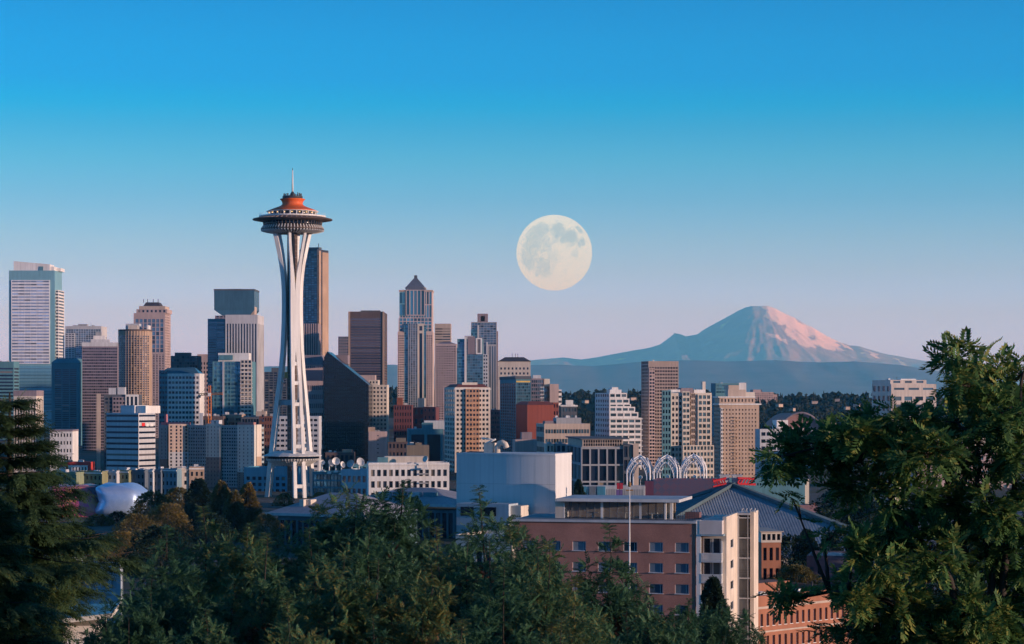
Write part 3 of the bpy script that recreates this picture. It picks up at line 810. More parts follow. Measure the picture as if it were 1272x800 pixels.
# slant-top dark tower behind
b = B('office_tower', 'dark blue tower with a flared slanting glass crown', 'skyscraper', 267, 311, 392, 3200, 0, xs=317, group=SKYG)
b.main(PURP, F=[Z(9, 46, .6, .6, GD)], Rr=[Z(5, 40, .5, .5, GD)])
mb = MB(); x0, x1, w0, w1 = b.X(266), b.X(316), b.X(276), b.X(310)
zt, zm, zb_ = b.T(361), b.T(385), b.T(392)
mb.add([(x0, 0, zm), (x1, 0, zm), (x1, -1.5, zt), (x0, -1.5, zt), (x0, b.d, zm), (x1, b.d, zm), (x1, b.d, zt), (x0, b.d, zt), (w0, -.2, zb_), (w1, -.2, zb_), (w1, b.d, zb_), (w0, b.d, zb_)],
       [(0, 1, 2, 3), (3, 2, 6, 7), (5, 4, 7, 6), (0, 3, 7, 4), (1, 5, 6, 2), (8, 9, 1, 0), (9, 10, 5, 1), (11, 8, 0, 4), (10, 11, 4, 5)])
mb.build('roof_crown', wallmat('crown_glass', (.05, .12, .17), rough=.25, spec=.6), b.root)
b.lbox(x0 - .4, x1 + .4, -2.2, b.d, zt + .02, zt + 2.2, DGREY, 'parapet'); b.box(284, 300, 358.8, 361, 6, 18, DGREY)
for q in (312, 313.6, 315): b.box(q, q + 1.2, 372 + (q - 312) * 3, 392, 2, b.d * .5, BEIGE, 'buttress')
b.done()
# white vertical-stripe tower with teal wing
b = B('office_tower', 'white tower with dark vertical window stripes beside the observation tower', 'skyscraper', 280, 320, 391, 2650, 0, xs=328, group=SKYG)
b.main(PALEG, F=[Z(11, 1, .56, .999, GN, zb=b.T(402), mx=.02)], Rr=[Z(5, 1, .45, .999, GD, zb=b.T(402))], r=.9); b.done()
b = B('office_tower', 'teal banded slab adjoining the white vertical striped tower', 'skyscraper', 258, 279.6, 396, 2680, 0, depth=36, group=SKYG)
b.main(TEAL, F=[Z(2, 46, .94, .5, GB, zb=b.H - 3)]); b.done()
# white grid tower with slanted glass top
b = B('office_tower', 'white grid fronted tower with a slanted blue glass roof', 'skyscraper', 208, 248, 464, 1950, 0, depth=30, group=SKYG)
b.main(WHITE, F=[Z(9, 17, .72, .5, GN, zb=b.H - 1.5)])
b.blk(b.X(197), -.02, 2, b.d - 2, 0, b.T(460), TEAL, F=[Z(3, 18, .7, .5, GN)])
mb = MB(); x0, x1 = b.X(197.5), b.X(247)
mb.add([(x0, 2, b.H - .1), (b.X(211), 1, b.H - .1), (x1, 1, b.H - .1), (b.X(240), 9, b.T(456)), (b.X(206), 9, b.T(457)), (x0, b.d, b.H - .1), (x1, b.d, b.H - .1), (b.X(219), 0.6, b.T(462)), (b.X(211), .6, b.H - .1)],
       [(0, 1, 4), (1, 2, 3, 4), (2, 6, 3), (0, 4, 5), (4, 3, 6, 5)])
mb.build('glass_roof', wallmat('crown_glass', (.05, .12, .17)), b.root); b.done()
b = B('apartment_tower', 'green glass and white balcony apartment tower behind the orange crane', 'apartment tower', 264, 313, 449, 1900, 0, depth=28, group=SKYG)
b.main(TEAL, F=[Z(11, 25, .86, .74, GT, zb=b.H - .5)])
b.blk(b.X(299), b.X(313), -1.8, .2, 0, b.T(447), CREAM, F=[Z(3, 25, .72, .6, GD)])
for j in range(24): b.lbox(b.X(299) - .3, b.X(313) + .8, -3.2, -1.82, 6 + j * 3.1, 6.4 + j * 3.1, WHITE, 'balcony')
b.blk(b.X(276.5), b.X(278.5), -.8, .2, 0, b.H + .4, PALEG)
b.box(271, 309, 438.5, 449.2, 5, 22, WHITE); b.box(272, 289, 441, 447, 3.5, 4.9, TEAL, 'louvre'); b.done()

# the very tall dark tower and neighbours right of the observation tower
b = B('office_tower', 'tallest dark tower with a warm lit right edge behind the observation tower', 'skyscraper', 372, 394, 310, 3500, -21, xs=408, group=SKYG)
b.main(wallmat('black_granite', (.045, .045, .055), rough=.4), F=[Z(6, 74, .9, .6, GB, zb=b.H - 3)], Rr=[Z(3, 74, .85, .5, GR, zb=b.H - 4)], r=.5)
b.blk(b.w + .02, b.X(402, 22), b.d * .45, b.d, 0, b.T(313), TAN, Rr=[Z(2, 70, .7, .5, GR)])
b.lbox(b.w - .02, b.w + .9, b.d * .12, b.d * .3, 0, b.H - 2, TAN, 'fin'); b.box(382, 396, 307.6, 310.4, 6, 16, DGREY); b.box(395.3, 395.9, 303, 308, 8, 8.6, DARKM, 'mast'); b.done()
b = B('office_tower', 'shorter mauve tower with pale vertical ribs beside the observation tower', 'skyscraper', 375, 395.5, 402, 3100, 0, xs=399, group=SKYG)
b.main(PINK, F=[Z(7, 1, .6, .999, GN)], Rr=[Z(3, 1, .5, .999, GD)], r=.8); b.done()
b = B('office_tower', 'small far mauve tower left of the dark brown banded tower', 'skyscraper', 420, 433, 418, 3400, 0, depth=26, group=SKYG)
b.main(PURP, F=[Z(5, 30, .7, .6, GB)]); b.done()
b = B('office_tower', 'dark brown flat topped tower with horizontal bands and copper corners', 'skyscraper', 433, 476, 387, 2800, 0, xs=481, group=SKYG)
b.main(BROWN, F=[Z(1, 44, .94, .62, GR, zb=b.H - 8, mx=.03)], Rr=[Z(3, 44, .7, .6, GD)])
for q in (432.6, 475.2): b.lbox(b.X(q), b.X(q) + 2.2, -1.0, -.02, 0, b.H, TAN, 'corner_fin')
b.box(448, 472, 385.6, 387.4, 6, 20, DGREY); b.done()
# postmodern tower with pyramid top
b = B('office_tower', 'cream and teal tower crowned by an arched gable and a pointed slate pyramid', 'skyscraper', 494, 538, 412, 2900, 0, depth=46, group=SKYG)
b.main(wallmat('rose_stone', (.58, .46, .42)), F=[Z(3, 46, .55, .5, GN, a=.0, b=.0001)] if False else None)
for (p, q) in ((494, 502), (529.5, 537.5)): b.blk(b.X(p), b.X(q), -1.2, .2, 0, b.T(413), wallmat('rose_stone', (.58, .46, .42)), F=[Z(3, 40, .6, .52, GN, zb=b.T(416))])
b.blk(b.X(502) + .02, b.X(507), -.6, .2, 0, b.T(404), wallmat('light_teal', (.16, .36, .40)), F=[Z(2, 44, .9, .8, GT)])
b.blk(b.X(507) + .02, b.X(519), -2.2, .2, 0, b.T(402), GREY, F=[Z(4, 46, .66, .85, GB)])
b.blk(b.X(519) + .02, b.X(526.5), -1.6, .2, 0, b.T(402), CREAM, F=[Z(1, 1, .5, .999, GN, zb=b.T(414)), Z(1, 1, .5, .7, GD, za=b.T(412), zb=b.T(404))])
b.blk(b.X(526.5) + .02, b.X(529.4), -.6, .2, 0, b.T(404), wallmat('light_teal', (.16, .36, .40)), F=[Z(1, 44, .9, .8, GT)])
b.blk(b.X(495), b.X(537), 1, b.d - 1, b.H + .01, b.T(395), wallmat('rose_stone', (.58, .46, .42)), F=[Z(9, 4, .8, .8, GT)])
b.blk(b.X(496), b.X(537), 2, b.d - 2, b.T(395) + .01, b.T(362), wallmat('rose_stone', (.58, .46, .42)), F=[Z(12, 2, .72, .93, GT, mx=.02)])
b.blk(b.X(496), b.X(503), .8, 1.98, b.T(392), b.T(363), wallmat('light_teal', (.16, .36, .40)), F=[Z(2, 2, .9, .9, GT)])
b.lbox(b.X(495.3), b.X(537.7), 1, b.d - 1, b.T(362) + .02, b.T(360), BEIGE, 'cornice')
b.blk(b.X(504), b.X(528), .4, b.d * .7, b.T(392), b.T(360), wallmat('rose_stone', (.58, .46, .42)), F=[Z(5, 1, .75, .94, GT)])
mb = MB(); x0, x1 = b.X(504), b.X(528); xc, rr = (x0 + x1) / 2, (x1 - x0) / 2
ar = [(xc + rr * math.cos(math.pi * i / 14), b.T(360) + .03 + rr * .42 * math.sin(math.pi * i / 14)) for i in range(15)]
n = 15; mb.add([(x, 0.2, z) for x, z in ar] + [(x, 30, z) for x, z in ar], [tuple(range(n - 1, -1, -1)), tuple(range(n, 2 * n))] + [(i, i + 1, n + i + 1, n + i) for i in range(n - 1)] + [(0, n, 2 * n - 1, n - 1)])
mb.build('arched_gable', wallmat('slate', (.12, .14, .19)), b.root)
b.lbox(b.X(503), b.X(528.5), 2, b.d - 8, b.T(358), b.T(356.8), BEIGE, 'ledge')
mb = MB(); x0, x1 = b.X(503), b.X(528); ym = b.d * .45
mb.add([(x0, ym - 11, b.T(356.8)), (x1, ym - 11, b.T(356.8)), (x1, ym + 11, b.T(356.8)), (x0, ym + 11, b.T(356.8)), ((x0 + x1) / 2 - 2, ym - 2, b.T(344.5)), ((x0 + x1) / 2 + 2, ym - 2, b.T(344.5)), ((x0 + x1) / 2 + 2, ym + 2, b.T(344.5)), ((x0 + x1) / 2 - 2, ym + 2, b.T(344.5))],
       [(0, 1, 5, 4), (1, 2, 6, 5), (2, 3, 7, 6), (3, 0, 4, 7), (4, 5, 6, 7), (3, 2, 1, 0)])
mb.build('pyramid_roof', wallmat('slate', (.12, .14, .19)), b.root)
b.lbox((x0 + x1) / 2 - 2, (x0 + x1) / 2 + 2, ym - 2.1, ym + 1.9, b.T(344.5) + .02, b.T(341), DGREY, 'finial'); b.done()
b = B('office_tower', 'cream banded tower peeping over the pink grid tower', 'skyscraper', 540, 560, 402, 3200, 0, depth=34, group=SKYG)
b.main(BEIGE, F=[Z(2, 18, .96, .42, GD, a=.5, b=.96)]); b.done()
b = B('office_tower', 'pink granite tower with a plain grid of dark square windows', 'skyscraper', 541, 567, 427, 2650, 0, depth=34, group=SKYG)
b.main(PINK, F=[Z(8, 38, .62, .52, GN, zb=b.H - 2)]); b.hip(1, b.w - 1, 2, b.d, b.H + .02, b.T(424.6), PURP, .3); b.done()
# tall grey stepped tower
b = B('office_tower', 'tall grey blue stepped tower with a square hole in its top block', 'skyscraper', 585, 617, 400, 3000, 0, depth=44, group=SKYG)
b.main(GREY, F=[Z(10, 1, .5, .999, GB, zb=b.T(430)), Z(8, 9, .9, .85, GB, za=b.T(428), zb=b.H - 1)], r=.7)
b.blk(b.X(593), b.X(595.3), -1.5, .2, 0, b.T(404), PALEG); b.blk(b.X(604), b.X(606), -1.2, .2, 0, b.T(425), PALEG)
b.blk(b.X(585), b.X(592.5), -2.5, -.02, 0, b.T(409), TEAL, F=[Z(3, 30, .9, .8, GT)])
b.blk(b.X(593), b.X(597), 4, 20, b.H + .01, b.T(389.5), PURP); b.blk(b.X(602.2), b.X(606), 4, 20, b.H + .01, b.T(389.5), PURP)
b.lbox(b.X(597) + .02, b.X(602.2) - .02, 4, 20, b.T(392.5), b.T(389.5), PURP, 'lintel'); b.lbox(b.X(597) + .02, b.X(602.2) - .02, 4, 20, b.H + .01, b.T(399), PURP, 'sill'); b.lbox(b.X(597) + .02, b.X(602.2) - .02, 14, 19, b.T(398.9), b.T(392.6), BEIGE, 'screen')
b.blk(b.X(617), b.X(618.6), 6, 30, 0, b.T(411), PURP); b.done()
b = B('office_tower', 'blue glass tower with one white vertical fin in front of the grey stepped tower', 'skyscraper', 568, 600, 421, 2480, 0, depth=30, group=SKYG)
b.main(TEAL, F=[Z(10, 36, .93, .85, GB, zb=b.H - 3)])
b.blk(b.X(577), b.X(579.6), -2.2, .2, 0, b.T(419), WHITE); b.blk(b.X(567.4), b.X(577) - .02, -1, .2, 0, b.T(432), TEAL, F=[Z(4, 32, .9, .8, GT)])
b.blk(b.X(581), b.X(590), -1.5, .2, b.T(440), b.T(418), PURP); b.blk(b.X(591), b.X(599), -1.2, .2, b.T(440), b.T(420), WHITE, F=[Z(1, 1, .5, .85, GN)])
b.blk(b.X(600), b.X(606), 1, 24, 0, b.T(440), PALEG, F=[Z(2, 24, .6, .5, GD)]); b.box(577, 587, 417, 421.5, 4, 16, PALEG); b.done()
b = B('office_tower', 'cream stone tower with a dark hipped roof left of the mountain', 'skyscraper', 619, 659, 449, 2900, 0, depth=42, group=SKYG)
b.main(CREAM, F=[Z(8, 13, .45, .45, GN, zb=b.H - 6, mx=.03)]); b.hip(-.8, b.w + .8, -.8, b.d, b.H + .03, b.T(443.5), ROOFD, .22)
for q in (636, 640, 643): b.box(q, q + .5, 439, 444, 14, 14.5, DARKM, 'mast')
b.done()

# ------------------------------------------------------------------ nearer towers
b = B('apartment_tower', 'beige and orange apartment tower with a maroon roof and a blue left flank', 'apartment tower', 565, 609, 481, 1650, 11, xs=552, group='apartment towers of the middle town')
b.main(CREAM, F=[Z(9, 18, .62, .5, GD, zb=b.H - 1, mx=.03)], L=[Z(4, 18, .75, .6, GT, zb=b.H - 1)])
b.blk(b.X(578), b.X(595), -1.8, .2, 0, b.T(483), ORANGE, F=[Z(4, 18, .66, .5, GD, mx=.02)])
for j in range(17): b.lbox(b.X(585), b.X(589), -2.8, -1.82, 8 + j * 3.0, 8.3 + j * 3.0, ORANGE, 'balcony')
b.hip(1, b.w - 1, 2, b.d, b.H + .02, b.T(477), ROOFR, .12); b.box(574, 593, 475, 480, 6, 16, CREAM)
b.lbox(-.5, b.w + .5, -.7, .3, b.T(484), b.T(482.6), WHITE, 'cornice'); b.done()
b = B('apartment_tower', 'stepped cream apartment tower right of the dark sloping glass building', 'apartment tower', 458, 481, 478, 1800, 0, depth=24, group='apartment towers of the middle town')
b.main(CREAM, F=[Z(5, 20, .55, .5, GD, zb=b.H - 1)]); b.blk(b.X(458), b.X(470), 1, 18, b.H + .01, b.T(472), CREAM, F=[Z(3, 1, .5, .4, GD)])
b.box(447, 466, 466, 480, 25, 40, PINK, 'rear_wing'); b.done()
b = B('apartment_block', 'plain cream slab with a single column of small windows below stepped cream tower', 'apartment building', 458, 481, 536, 1550, 5, xs=440, group='blocks of the middle town')
b.main(PINK, F=[Z(5, 12, .0001, .4, GD, a=0, b=.001)] if False else [Z(1, 11, .07, .3, GN, zb=b.H - 1.5)], L=[Z(3, 11, .5, .4, GN)]); b.box(457.5, 466, 530.5, 537, 2, 8, TAN); b.done()
# the dark sloping glass building
b = B('office_building', 'black glass office building with a long roof sloping down to the right', 'office building', 402.5, 458, 482, 1750, 0, depth=48)
black = wallmat('black_glass_wall', (.008, .009, .012), rough=.2, spec=.5, var=.5, scale=.18)
mb = MB(); w = b.w; pk = b.X(406.5)
pr = [(0, 0), (w, 0), (w, b.T(478)), (pk, b.T(436.5)), (0, b.T(444))]
n = 5; mb.add([(x, 0, z) for x, z in pr] + [(x, b.d, z) for x, z in pr], [tuple(range(n)), tuple(range(2 * n - 1, n - 1, -1))] + [((i + 1) % n, i, n + i, n + (i + 1) % n) for i in range(n)])
mb.build('glass_wall', black, b.root)
rg = random.Random(3); mb = MB()
for j in range(30):
    z = b.T(575) + j * (b.T(440) - b.T(575)) / 30
    xe = w if z < b.T(478) else pk + (w - pk) * (b.T(436.5) - z) / (b.T(436.5) - b.T(478))
    mb.box(.3, max(.5, xe - .6), -.10, .05, z, z + .22)
for i in range(20): 
    x = 1 + i * (w - 2) / 19; zt = b.T(436.5) - max(0, x - pk) * (b.T(436.5) - b.T(478)) / (w - pk) - .4
    mb.box(x, x + .18, -.14, .04, 0, zt)
mb.build('mullion', wallmat('mullion_black', (.022, .024, .03), rough=.4), b.root)
b.blk(b.X(401), -.02, 2, 30, 0, b.T(448), DGREY, F=[Z(1, 20, .8, .6, GN)]); b.box(406, 432, 429 + 12, 452, 50, 70, PURP, 'rear_wing'); b.done()
b = B('office_building', 'pale block with square windows and a purple roof behind the observation tower legs', 'office building', 366, 402, 453, 1820, 0, depth=34)
b.main(PINK, F=[Z(14, 9, .55, .5, GN, zb=b.T(476)), Z(1, 1, .99, .9, GN, za=b.T(474), zb=b.T(459)), Z(14, 1, .6, .6, GN, za=b.T(458), zb=b.H - .5)])
b.hip(-.5, b.w + .5, -.5, b.d, b.H + .02, b.T(441), PURP, .1); b.done()
b = B('office_block', 'low teal glass tower seen between the observation tower and white striped tower', 'office building', 328, 362, 462, 2350, 0, depth=30, group='blocks of the middle town')
b.main(DGREY, F=[Z(6, 30, .8, .6, GN)]); b.blk(b.X(337), b.X(352), 2, 20, b.H, b.T(457), DGREY); b.done()
b = B('apartment_block', 'pale banded apartment block behind the legs of the observation tower', 'apartment building', 341, 396, 517, 1500, 0, depth=22, group='blocks of the middle town')
b.main(PALEG, F=[Z(9, 13, .75, .45, GN, zb=b.H - 1)]); b.done()
# red-brown roofs left of the observation tower
b = B('office_block', 'salmon framed low block under the crane behind the long apartment house', 'office building', 276, 300, 515, 1620, 0, depth=24, group='blocks of the middle town')
b.main(TAN, F=[Z(3, 3, .8, .55, GN, za=b.H - 11, zb=b.H - 2)]); b.done()
b = B('office_block', 'rusty brown block with pale rooftop house left of the observation tower', 'office building', 322, 341, 517, 1600, 0, depth=24, group='blocks of the middle town')
b.main(wallmat('rust_wall', (.20, .085, .06)), F=[Z(6, 9, .5, .5, GN)]); b.box(318, 330, 511, 518, 4, 14, BEIGE); b.done()
b = B('office_block', 'dark glass low block with curved roof between salmon and rusty blocks', 'office building', 300, 322, 518, 1600, 0, depth=24, group='blocks of the middle town')
b.main(DGREY, F=[Z(6, 4, .85, .7, GN)]); b.done()
b = B('office_block', 'brown concrete block at the foot of the orange crane', 'office building', 250, 277, 517, 1600, 0, depth=22, group='blocks of the middle town')
b.main(BROWN, F=[Z(5, 4, .6, .5, GN)]); b.box(248, 252, 513, 540, -1, 4, PALEG, 'stair_shaft'); b.done()

# crane
def crane():
    D = 1560; c = at(260.5, 516, D); k = D / FPX
    r = empty('tower_crane', (c.x, c.y, 0), 0, 'orange tower crane standing over the long apartment block', 'crane')
    om = wallmat('crane_orange', (.62, .20, .05), rough=.5)
    zt, zb = zat(489.5, D), zat(522, D) - 6
    def lattice(p0, p1, h, n, name):
        mb = MB(); p0, p1 = Vector(p0), Vector(p1); ax = (p1 - p0).normalized()
        u = ax.cross(Vector((0, 1, 0))).normalized(); v = Vector((0, 1, 0))
        cs = [u * a + v * q for a, q in ((-h, -h), (h, -h), (h, h), (-h, h))]
        for q in cs: mb.tube([p0 + q, p1 + q], .22, 4, smooth=False)
        for i in range(n):
            a, e = p0.lerp(p1, i / n), p0.lerp(p1, (i + 1) / n)
            for j in range(4):
                mb.tube([a + cs[j], e + cs[(j + 1) % 4]], .12, 4, smooth=False)
        return mb.build(name, om, r)
    lattice((0, 0, zb), (0, 0, zt), .95, 9, 'mast'); lattice((0, 0, zt), (0, 0, zt + 6), .6, 3, 'tower_head')
    lattice((0, 0, zt), (17 * k, -3, zt + .3), .6, 8, 'jib'); lattice((0, 0, zt), (-15 * k, 3, zt - .4), .6, 5, 'counter_jib')
    mb = MB(); mb.box(-15 * k, -12 * k, 1.5, 4, zt - 2.6, zt - .6); mb.build('counterweight', CONC, r)
    mb = MB(); mb.box(-1, 1, -2.4, -1, zt - 1.5, zt + .8); mb.build('cab', WHITE, r)
    mb = MB(); mb.tube([(0, 0, zt + 6), (15 * k, -2.6, zt + .6)], .09, 4); mb.tube([(0, 0, zt + 6), (-13 * k, 2.6, zt)], .09, 4); mb.build('tie_rod', DARKM, r)
crane()

# left middle town
b = B('office_block', 'small white topped block with brown roof above the conifer', 'office building', 17, 45, 492, 1650, 0, xs=54, group='blocks of the middle town')
b.main(CREAM, F=[Z(8, 1, .5, .9, GN, zb=b.H - 1.5), ], Rr=[Z(3, 1, .5, .9, GN)], r=.8); b.lbox(-.2, b.w + .2, -.2, b.d, b.H + .02, b.T(485), PURP, 'roof'); b.done()
b = B('office_block', 'pale two storey white block half hidden by the conifer', 'office building', 62, 90, 536, 1480, 0, depth=20, group='blocks of the middle town')
b.main(WHITE, F=[Z(7, 7, .5, .45, GN)]); b.lbox(-.2, b.w + .2, -.2, b.d, b.H + .02, b.H + 1.2, PURP, 'roof'); b.done()
b = B('apartment_tower', 'dark apartment tower with white roof frames behind the banded round cornered office', 'apartment tower', 129, 172, 490, 1720, 3, xs=120, group='apartment towers of the middle town')
b.main(DGREY, F=[Z(8, 20, .7, .55, GN, zb=b.H - 2)], L=[Z(4, 20, .6, .6, GN)])
b.blk(b.X(120), b.X(125), -.9, .2, 0, b.T(489), BEIGE); b.blk(b.X(140), b.X(156), -1, .2, 0, b.T(493), PURP, F=[Z(4, 18, .7, .5, GD)])
b.blk(b.X(156) + .02, b.X(172), -1.4, .2, b.T(520), b.T(490), WHITE, F=[Z(3, 1, .6, .8, GN)]); b.box(135, 144, 482, 490.2, 3, 12, PALEG); b.box(146, 155, 481, 490.2, 3, 12, PALEG); b.done()
# banded office with rounded corner
b = B('office_building', 'banded grey office block with black ribbon windows and a box on its roof', 'office building', 132, 172, 513, 1400, -30, xs=193)
b.main(PALEG, F=[Z(1, 14, .998, .36, GN, mx=.0)], Rr=[Z(1, 14, .996, .36, GN, mx=.0)], r=.5, z0=0)
b.box(150, 167, 503.5, 513.2, 6, 20, PALEG); b.box(167.1, 181, 504, 513.2, 8, 22, WHITE)
mb = MB(); mb.box(b.w + .02, b.w + .25, 3, 6, b.T(529), b.T(525)); mb.build('sign', wallmat('red_sign', (.7, .03, .03)), b.root)
for q in range(2): mb = MB(); mb.box(b.w + .02, b.w + .22, 7 + q * 4, 10 + q * 4, b.T(529.5), b.T(526)); mb.build('sign', WHITE, b.root)
b.done()
# long apartment house with several wings
b = B('apartment_house', 'long pale blue grey apartment house with taller cream wings and tiny windows', 'apartment building', 197, 318.3, 528, 1430, -21, xs=328)
b.main(wallmat('slate_blue_wall', (.30, .36, .38)), F=[Z(40, 19, .62, .42, GN, zb=b.H - 1, mx=.01)])
PW = wallmat('pale_wing', (.56, .55, .50)); BR2 = wallmat('wing_base', (.25, .19, .17))
for (p, q, tp, m, base) in ((258, 275.5, 526, PW, 567), (297, 318, 527, PW, 585), (201, 210, 529, wallmat('slate_blue_wall', (.3, .36, .38)), 570)):
    zc = b.T(base)
    b.blk(b.X(p), b.X(q), -2.4, .2, zc, b.T(tp), m, F=[Z(2 if q - p < 12 else 4, max(3, int((base - tp) / 4.3)), .22, .5, GN, zb=b.T(tp) - 1)] if p != 318.4 else None)
    b.blk(b.X(p), b.X(q), -2.4, .2, 0, zc - .01, BR2, F=[Z(4, 8, .22, .45, GN)])
mb = MB(); x0, x1 = b.X(216), b.X(234); mb.prism([(x0, -6.5), (x1, -.4), (x1, .15), (x0, .15)], b.T(561), b.T(526.5)); mb.build('wing', wallmat('salmon_wing', (.60, .46, .38)), b.root)
mb = MB(); mb.prism([(x0, -6.5), (x1, -.4), (x1, .15), (x0, .15)], 0, b.T(561) - .01); mb.build('wing', PALEG, b.root)
mb = MB()
for j in range(15):
    for f in (.12, .4, .62, .9):
        x = x0 + (x1 - x0) * f; y = -6.5 + 6.1 * f; zz = 8 + j * (b.T(531) - 8) / 14
        mb.box(x - .5, x + .5, y - .25, y + .5, zz, zz + 1.3)
tag(mb.build('window_field', GN, b.root), kind='stuff')
mb = MB(); mb.box(b.w + .003, b.w + .3, 0, b.d * .62, b.T(566), b.H + .6); mb.build('end_wing', CREAM, b.root)
mb = MB(); mb.box(b.w + .003, b.w + .3, 0, b.d * .62, 0, b.T(566) - .01); mb.build('end_wing', TAN, b.root)
for j in range(15): b.lbox(b.w + .003, b.w + .16, b.d * .7, b.d * .95, 6 + j * 3.0, 7.6 + j * 3.0, GN, 'window')
for (p, q) in ((298, 317),): b.lbox(b.X(p) - .3, b.X(q) + .3, -2.7, .4, b.T(527) + .02, b.T(524), wallmat('salmon_cap', (.40, .20, .18)), 'cornice')
for (p, q) in ((262, 266), (268, 272)): b.box(p, q, 521.5, 527, -1.2, 3, PALEG)
b.box(200, 236, 524.5, 528.2, 3, 3.6, wallmat('pink_beam', (.55, .2, .22)), 'roof_beam'); b.box(204.4, 206.8, 514.5, 527.5, 3, 4.5, wallmat('pink_beam', (.55, .2, .22)), 'roof_post')
b.done()
# colourful low row
ROWG = 'row of coloured low apartment houses'
BL2 = wallmat('slate_wall', (.12, .15, .19)); GREEN2 = wallmat('moss_wall', (.25, .29, .19)); BLU2 = wallmat('steel_blue_wall', (.16, .26, .32))
for i, (p, q, tp, m, lab) in enumerate(((52, 95, 588, GREEN2, 'moss green low apartment house behind the conifer, left end of the coloured row'), (95, 127, 587, OLIVE, 'olive yellow low apartment house above the magenta metal building'), (128, 145, 586.5, PALEG, 'pale grey narrow house between two olive houses of the coloured row'), (145, 160, 586, OLIVE, 'narrow olive yellow house beside the dark slate house of the row'), (160, 180, 585.5, BL2, 'dark slate grey low apartment house in the coloured row'), (180, 190, 585, PALEG, 'very narrow pale house between two dark houses of the row'), (190, 200, 585, BL2, 'narrow dark house left of the steel blue house of the row'), (200, 220, 584, BLU2, 'steel blue low apartment house with a white roof edge'), (220, 234, 583, CREAM, 'cream low apartment house next to the salmon one'), (235, 254, 582, TAN, 'salmon tan house closing the coloured row on its right'))):
    b = B('apartment_row_house', lab, 'apartment house', p + .1, q - .15, tp, 1240, (-24 if i < 8 else 8), depth=9 + (i % 3) * .7, group=ROWG)
    nc = max(2, int((q - p) / 5)); b.main(m, F=[Z(nc, 4, .45, .5, GD, zb=b.H - .8)], roof=ROOFG)
    b.lbox(-.15, b.w - .1, -.5, -.02, b.H - .5, b.H + .2, WHITE if i % 2 else m, 'cornice')
    if i % 3 == 0: b.lbox(b.w * .3, b.w * .6, 3, 6, b.H, b.H + 2.2, PALEG, 'penthouse')
    b.done()
b = B('apartment_block', 'white block framed in bright red left of the banded office', 'apartment building', 72, 112, 574, 1330, 0, depth=14, group='blocks of the middle town')
b.main(RED); b.blk(b.X(85), b.X(109), -.9, .2, 0, b.T(578), WHITE, F=[Z(6, 4, .4, .5, GD)]); b.blk(b.X(74), b.X(82), -.9, .2, 0, b.T(580), WHITE, F=[Z(2, 4, .5, .5, GD)]); b.box(98, 103, 571.5, 574.5, 3, 6, WHITE); b.done()
# ------------------------------------------------------------------ right half of the skyline
MID = 'blocks of the middle town'
APT = 'apartment towers of the middle town'
b = B('office_tower', 'blue glass stepped tower with a thin yellow band under its roof', 'skyscraper', 641, 659, 471, 1900, 9, xs=621, group=SKYG)
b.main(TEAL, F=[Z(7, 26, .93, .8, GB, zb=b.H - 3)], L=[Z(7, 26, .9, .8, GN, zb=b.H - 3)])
b.lbox(.2, b.w - .2, -.25, .05, b.H - 2.6, b.H - 1.4, wallmat('yellow_band', (.75, .5, .12)), 'cornice'); b.lbox(-.6, b.w + .6, -.6, b.d, b.H + .02, b.H + 2.6, DGREY, 'parapet'); b.gear(4, 8, b.H + 2.6, size=1.3); b.done()
b = B('apartment_tower', 'grey banded tower with white balconies stepping down to the right', 'apartment tower', 660, 675, 470, 2000, 4, depth=24, group=APT)
b.main(PURP, F=[Z(6, 20, .8, .7, GB, zb=b.H - 1)])
for j in range(14): b.lbox(b.X(671), b.X(675) + .6, -1.6, -.02, b.H - 8 - j * 3.1, b.H - 7.4 - j * 3.1, WHITE, 'balcony')
b.box(662, 672, 466, 470.3, 4, 14, PALEG); b.done()
b = B('office_tower', 'pinkish blank walled block right of the grey banded tower', 'office building', 683, 694, 477, 2000, 6, xs=676, group=MID)
b.main(PINK, L=[Z(3, 12, .7, .5, GN)]); b.box(676, 683, 470.5, 480, 3, 16, CREAM); b.blk(b.w + .02, b.X(698), 2, 14, 0, b.T(484), WHITE, F=[Z(2, 14, .9, .45, GN)]); b.done()
b = B('office_block', 'red brown block with a low maroon hipped roof in front of the blue glass tower', 'office building', 655, 688, 503, 1650, 11, xs=641, group=MID)
b.main(wallmat('rust_red_wall', (.27, .07, .05))); b.hip(-.5, b.w + .5, -.5, b.d, b.H + .02, b.T(498.5), ROOFR, .15)
b.blk(b.w + .02, b.X(695), 3, 16, 0, b.T(500), ROOFR, F=[Z(2, 10, .5, .5, GN)]); b.done()
b = B('office_block', 'small brick red block with square windows right of the orange apartment tower', 'office building', 610, 621, 509, 1800, 4, depth=20, group=MID)
b.main(wallmat('rose_brick', (.30, .11, .10)), F=[Z(5, 12, .45, .5, GN, zb=b.H - 1)]); b.done()
b = B('office_block', 'small dark block with a white jagged roof in front of the wooded ridge', 'office building', 697, 717, 505, 1900, 5, depth=18, group=MID)
b.main(DGREY, F=[Z(5, 8, .7, .5, GB)]); b.lbox(-.4, b.w + .4, -.5, .4, b.H, b.H + 1.2, WHITE, 'cornice'); b.gear(6, 14, size=1.8)
b.box(703, 712, 497, 503, 3, 9, WHITE); b.done()
b = B('office_building', 'wide beige office block with white ribbon windows and a grey rooftop box', 'office building', 676, 733, 528, 1500, 9, xs=666)
b.main(BEIGE, F=[Z(16, 6, .86, .42, GB, zb=b.H - 1.2)], L=[Z(5, 6, .8, .5, GN)], roof=ROOFG)
b.box(691, 722, 519, 528.3, 4, 16, GREY); b.box(677, 690, 523, 528.3, 5, 14, PURP); b.gear(5, 22, b.T(519), b.X(692), b.X(720), 1.1); b.done()
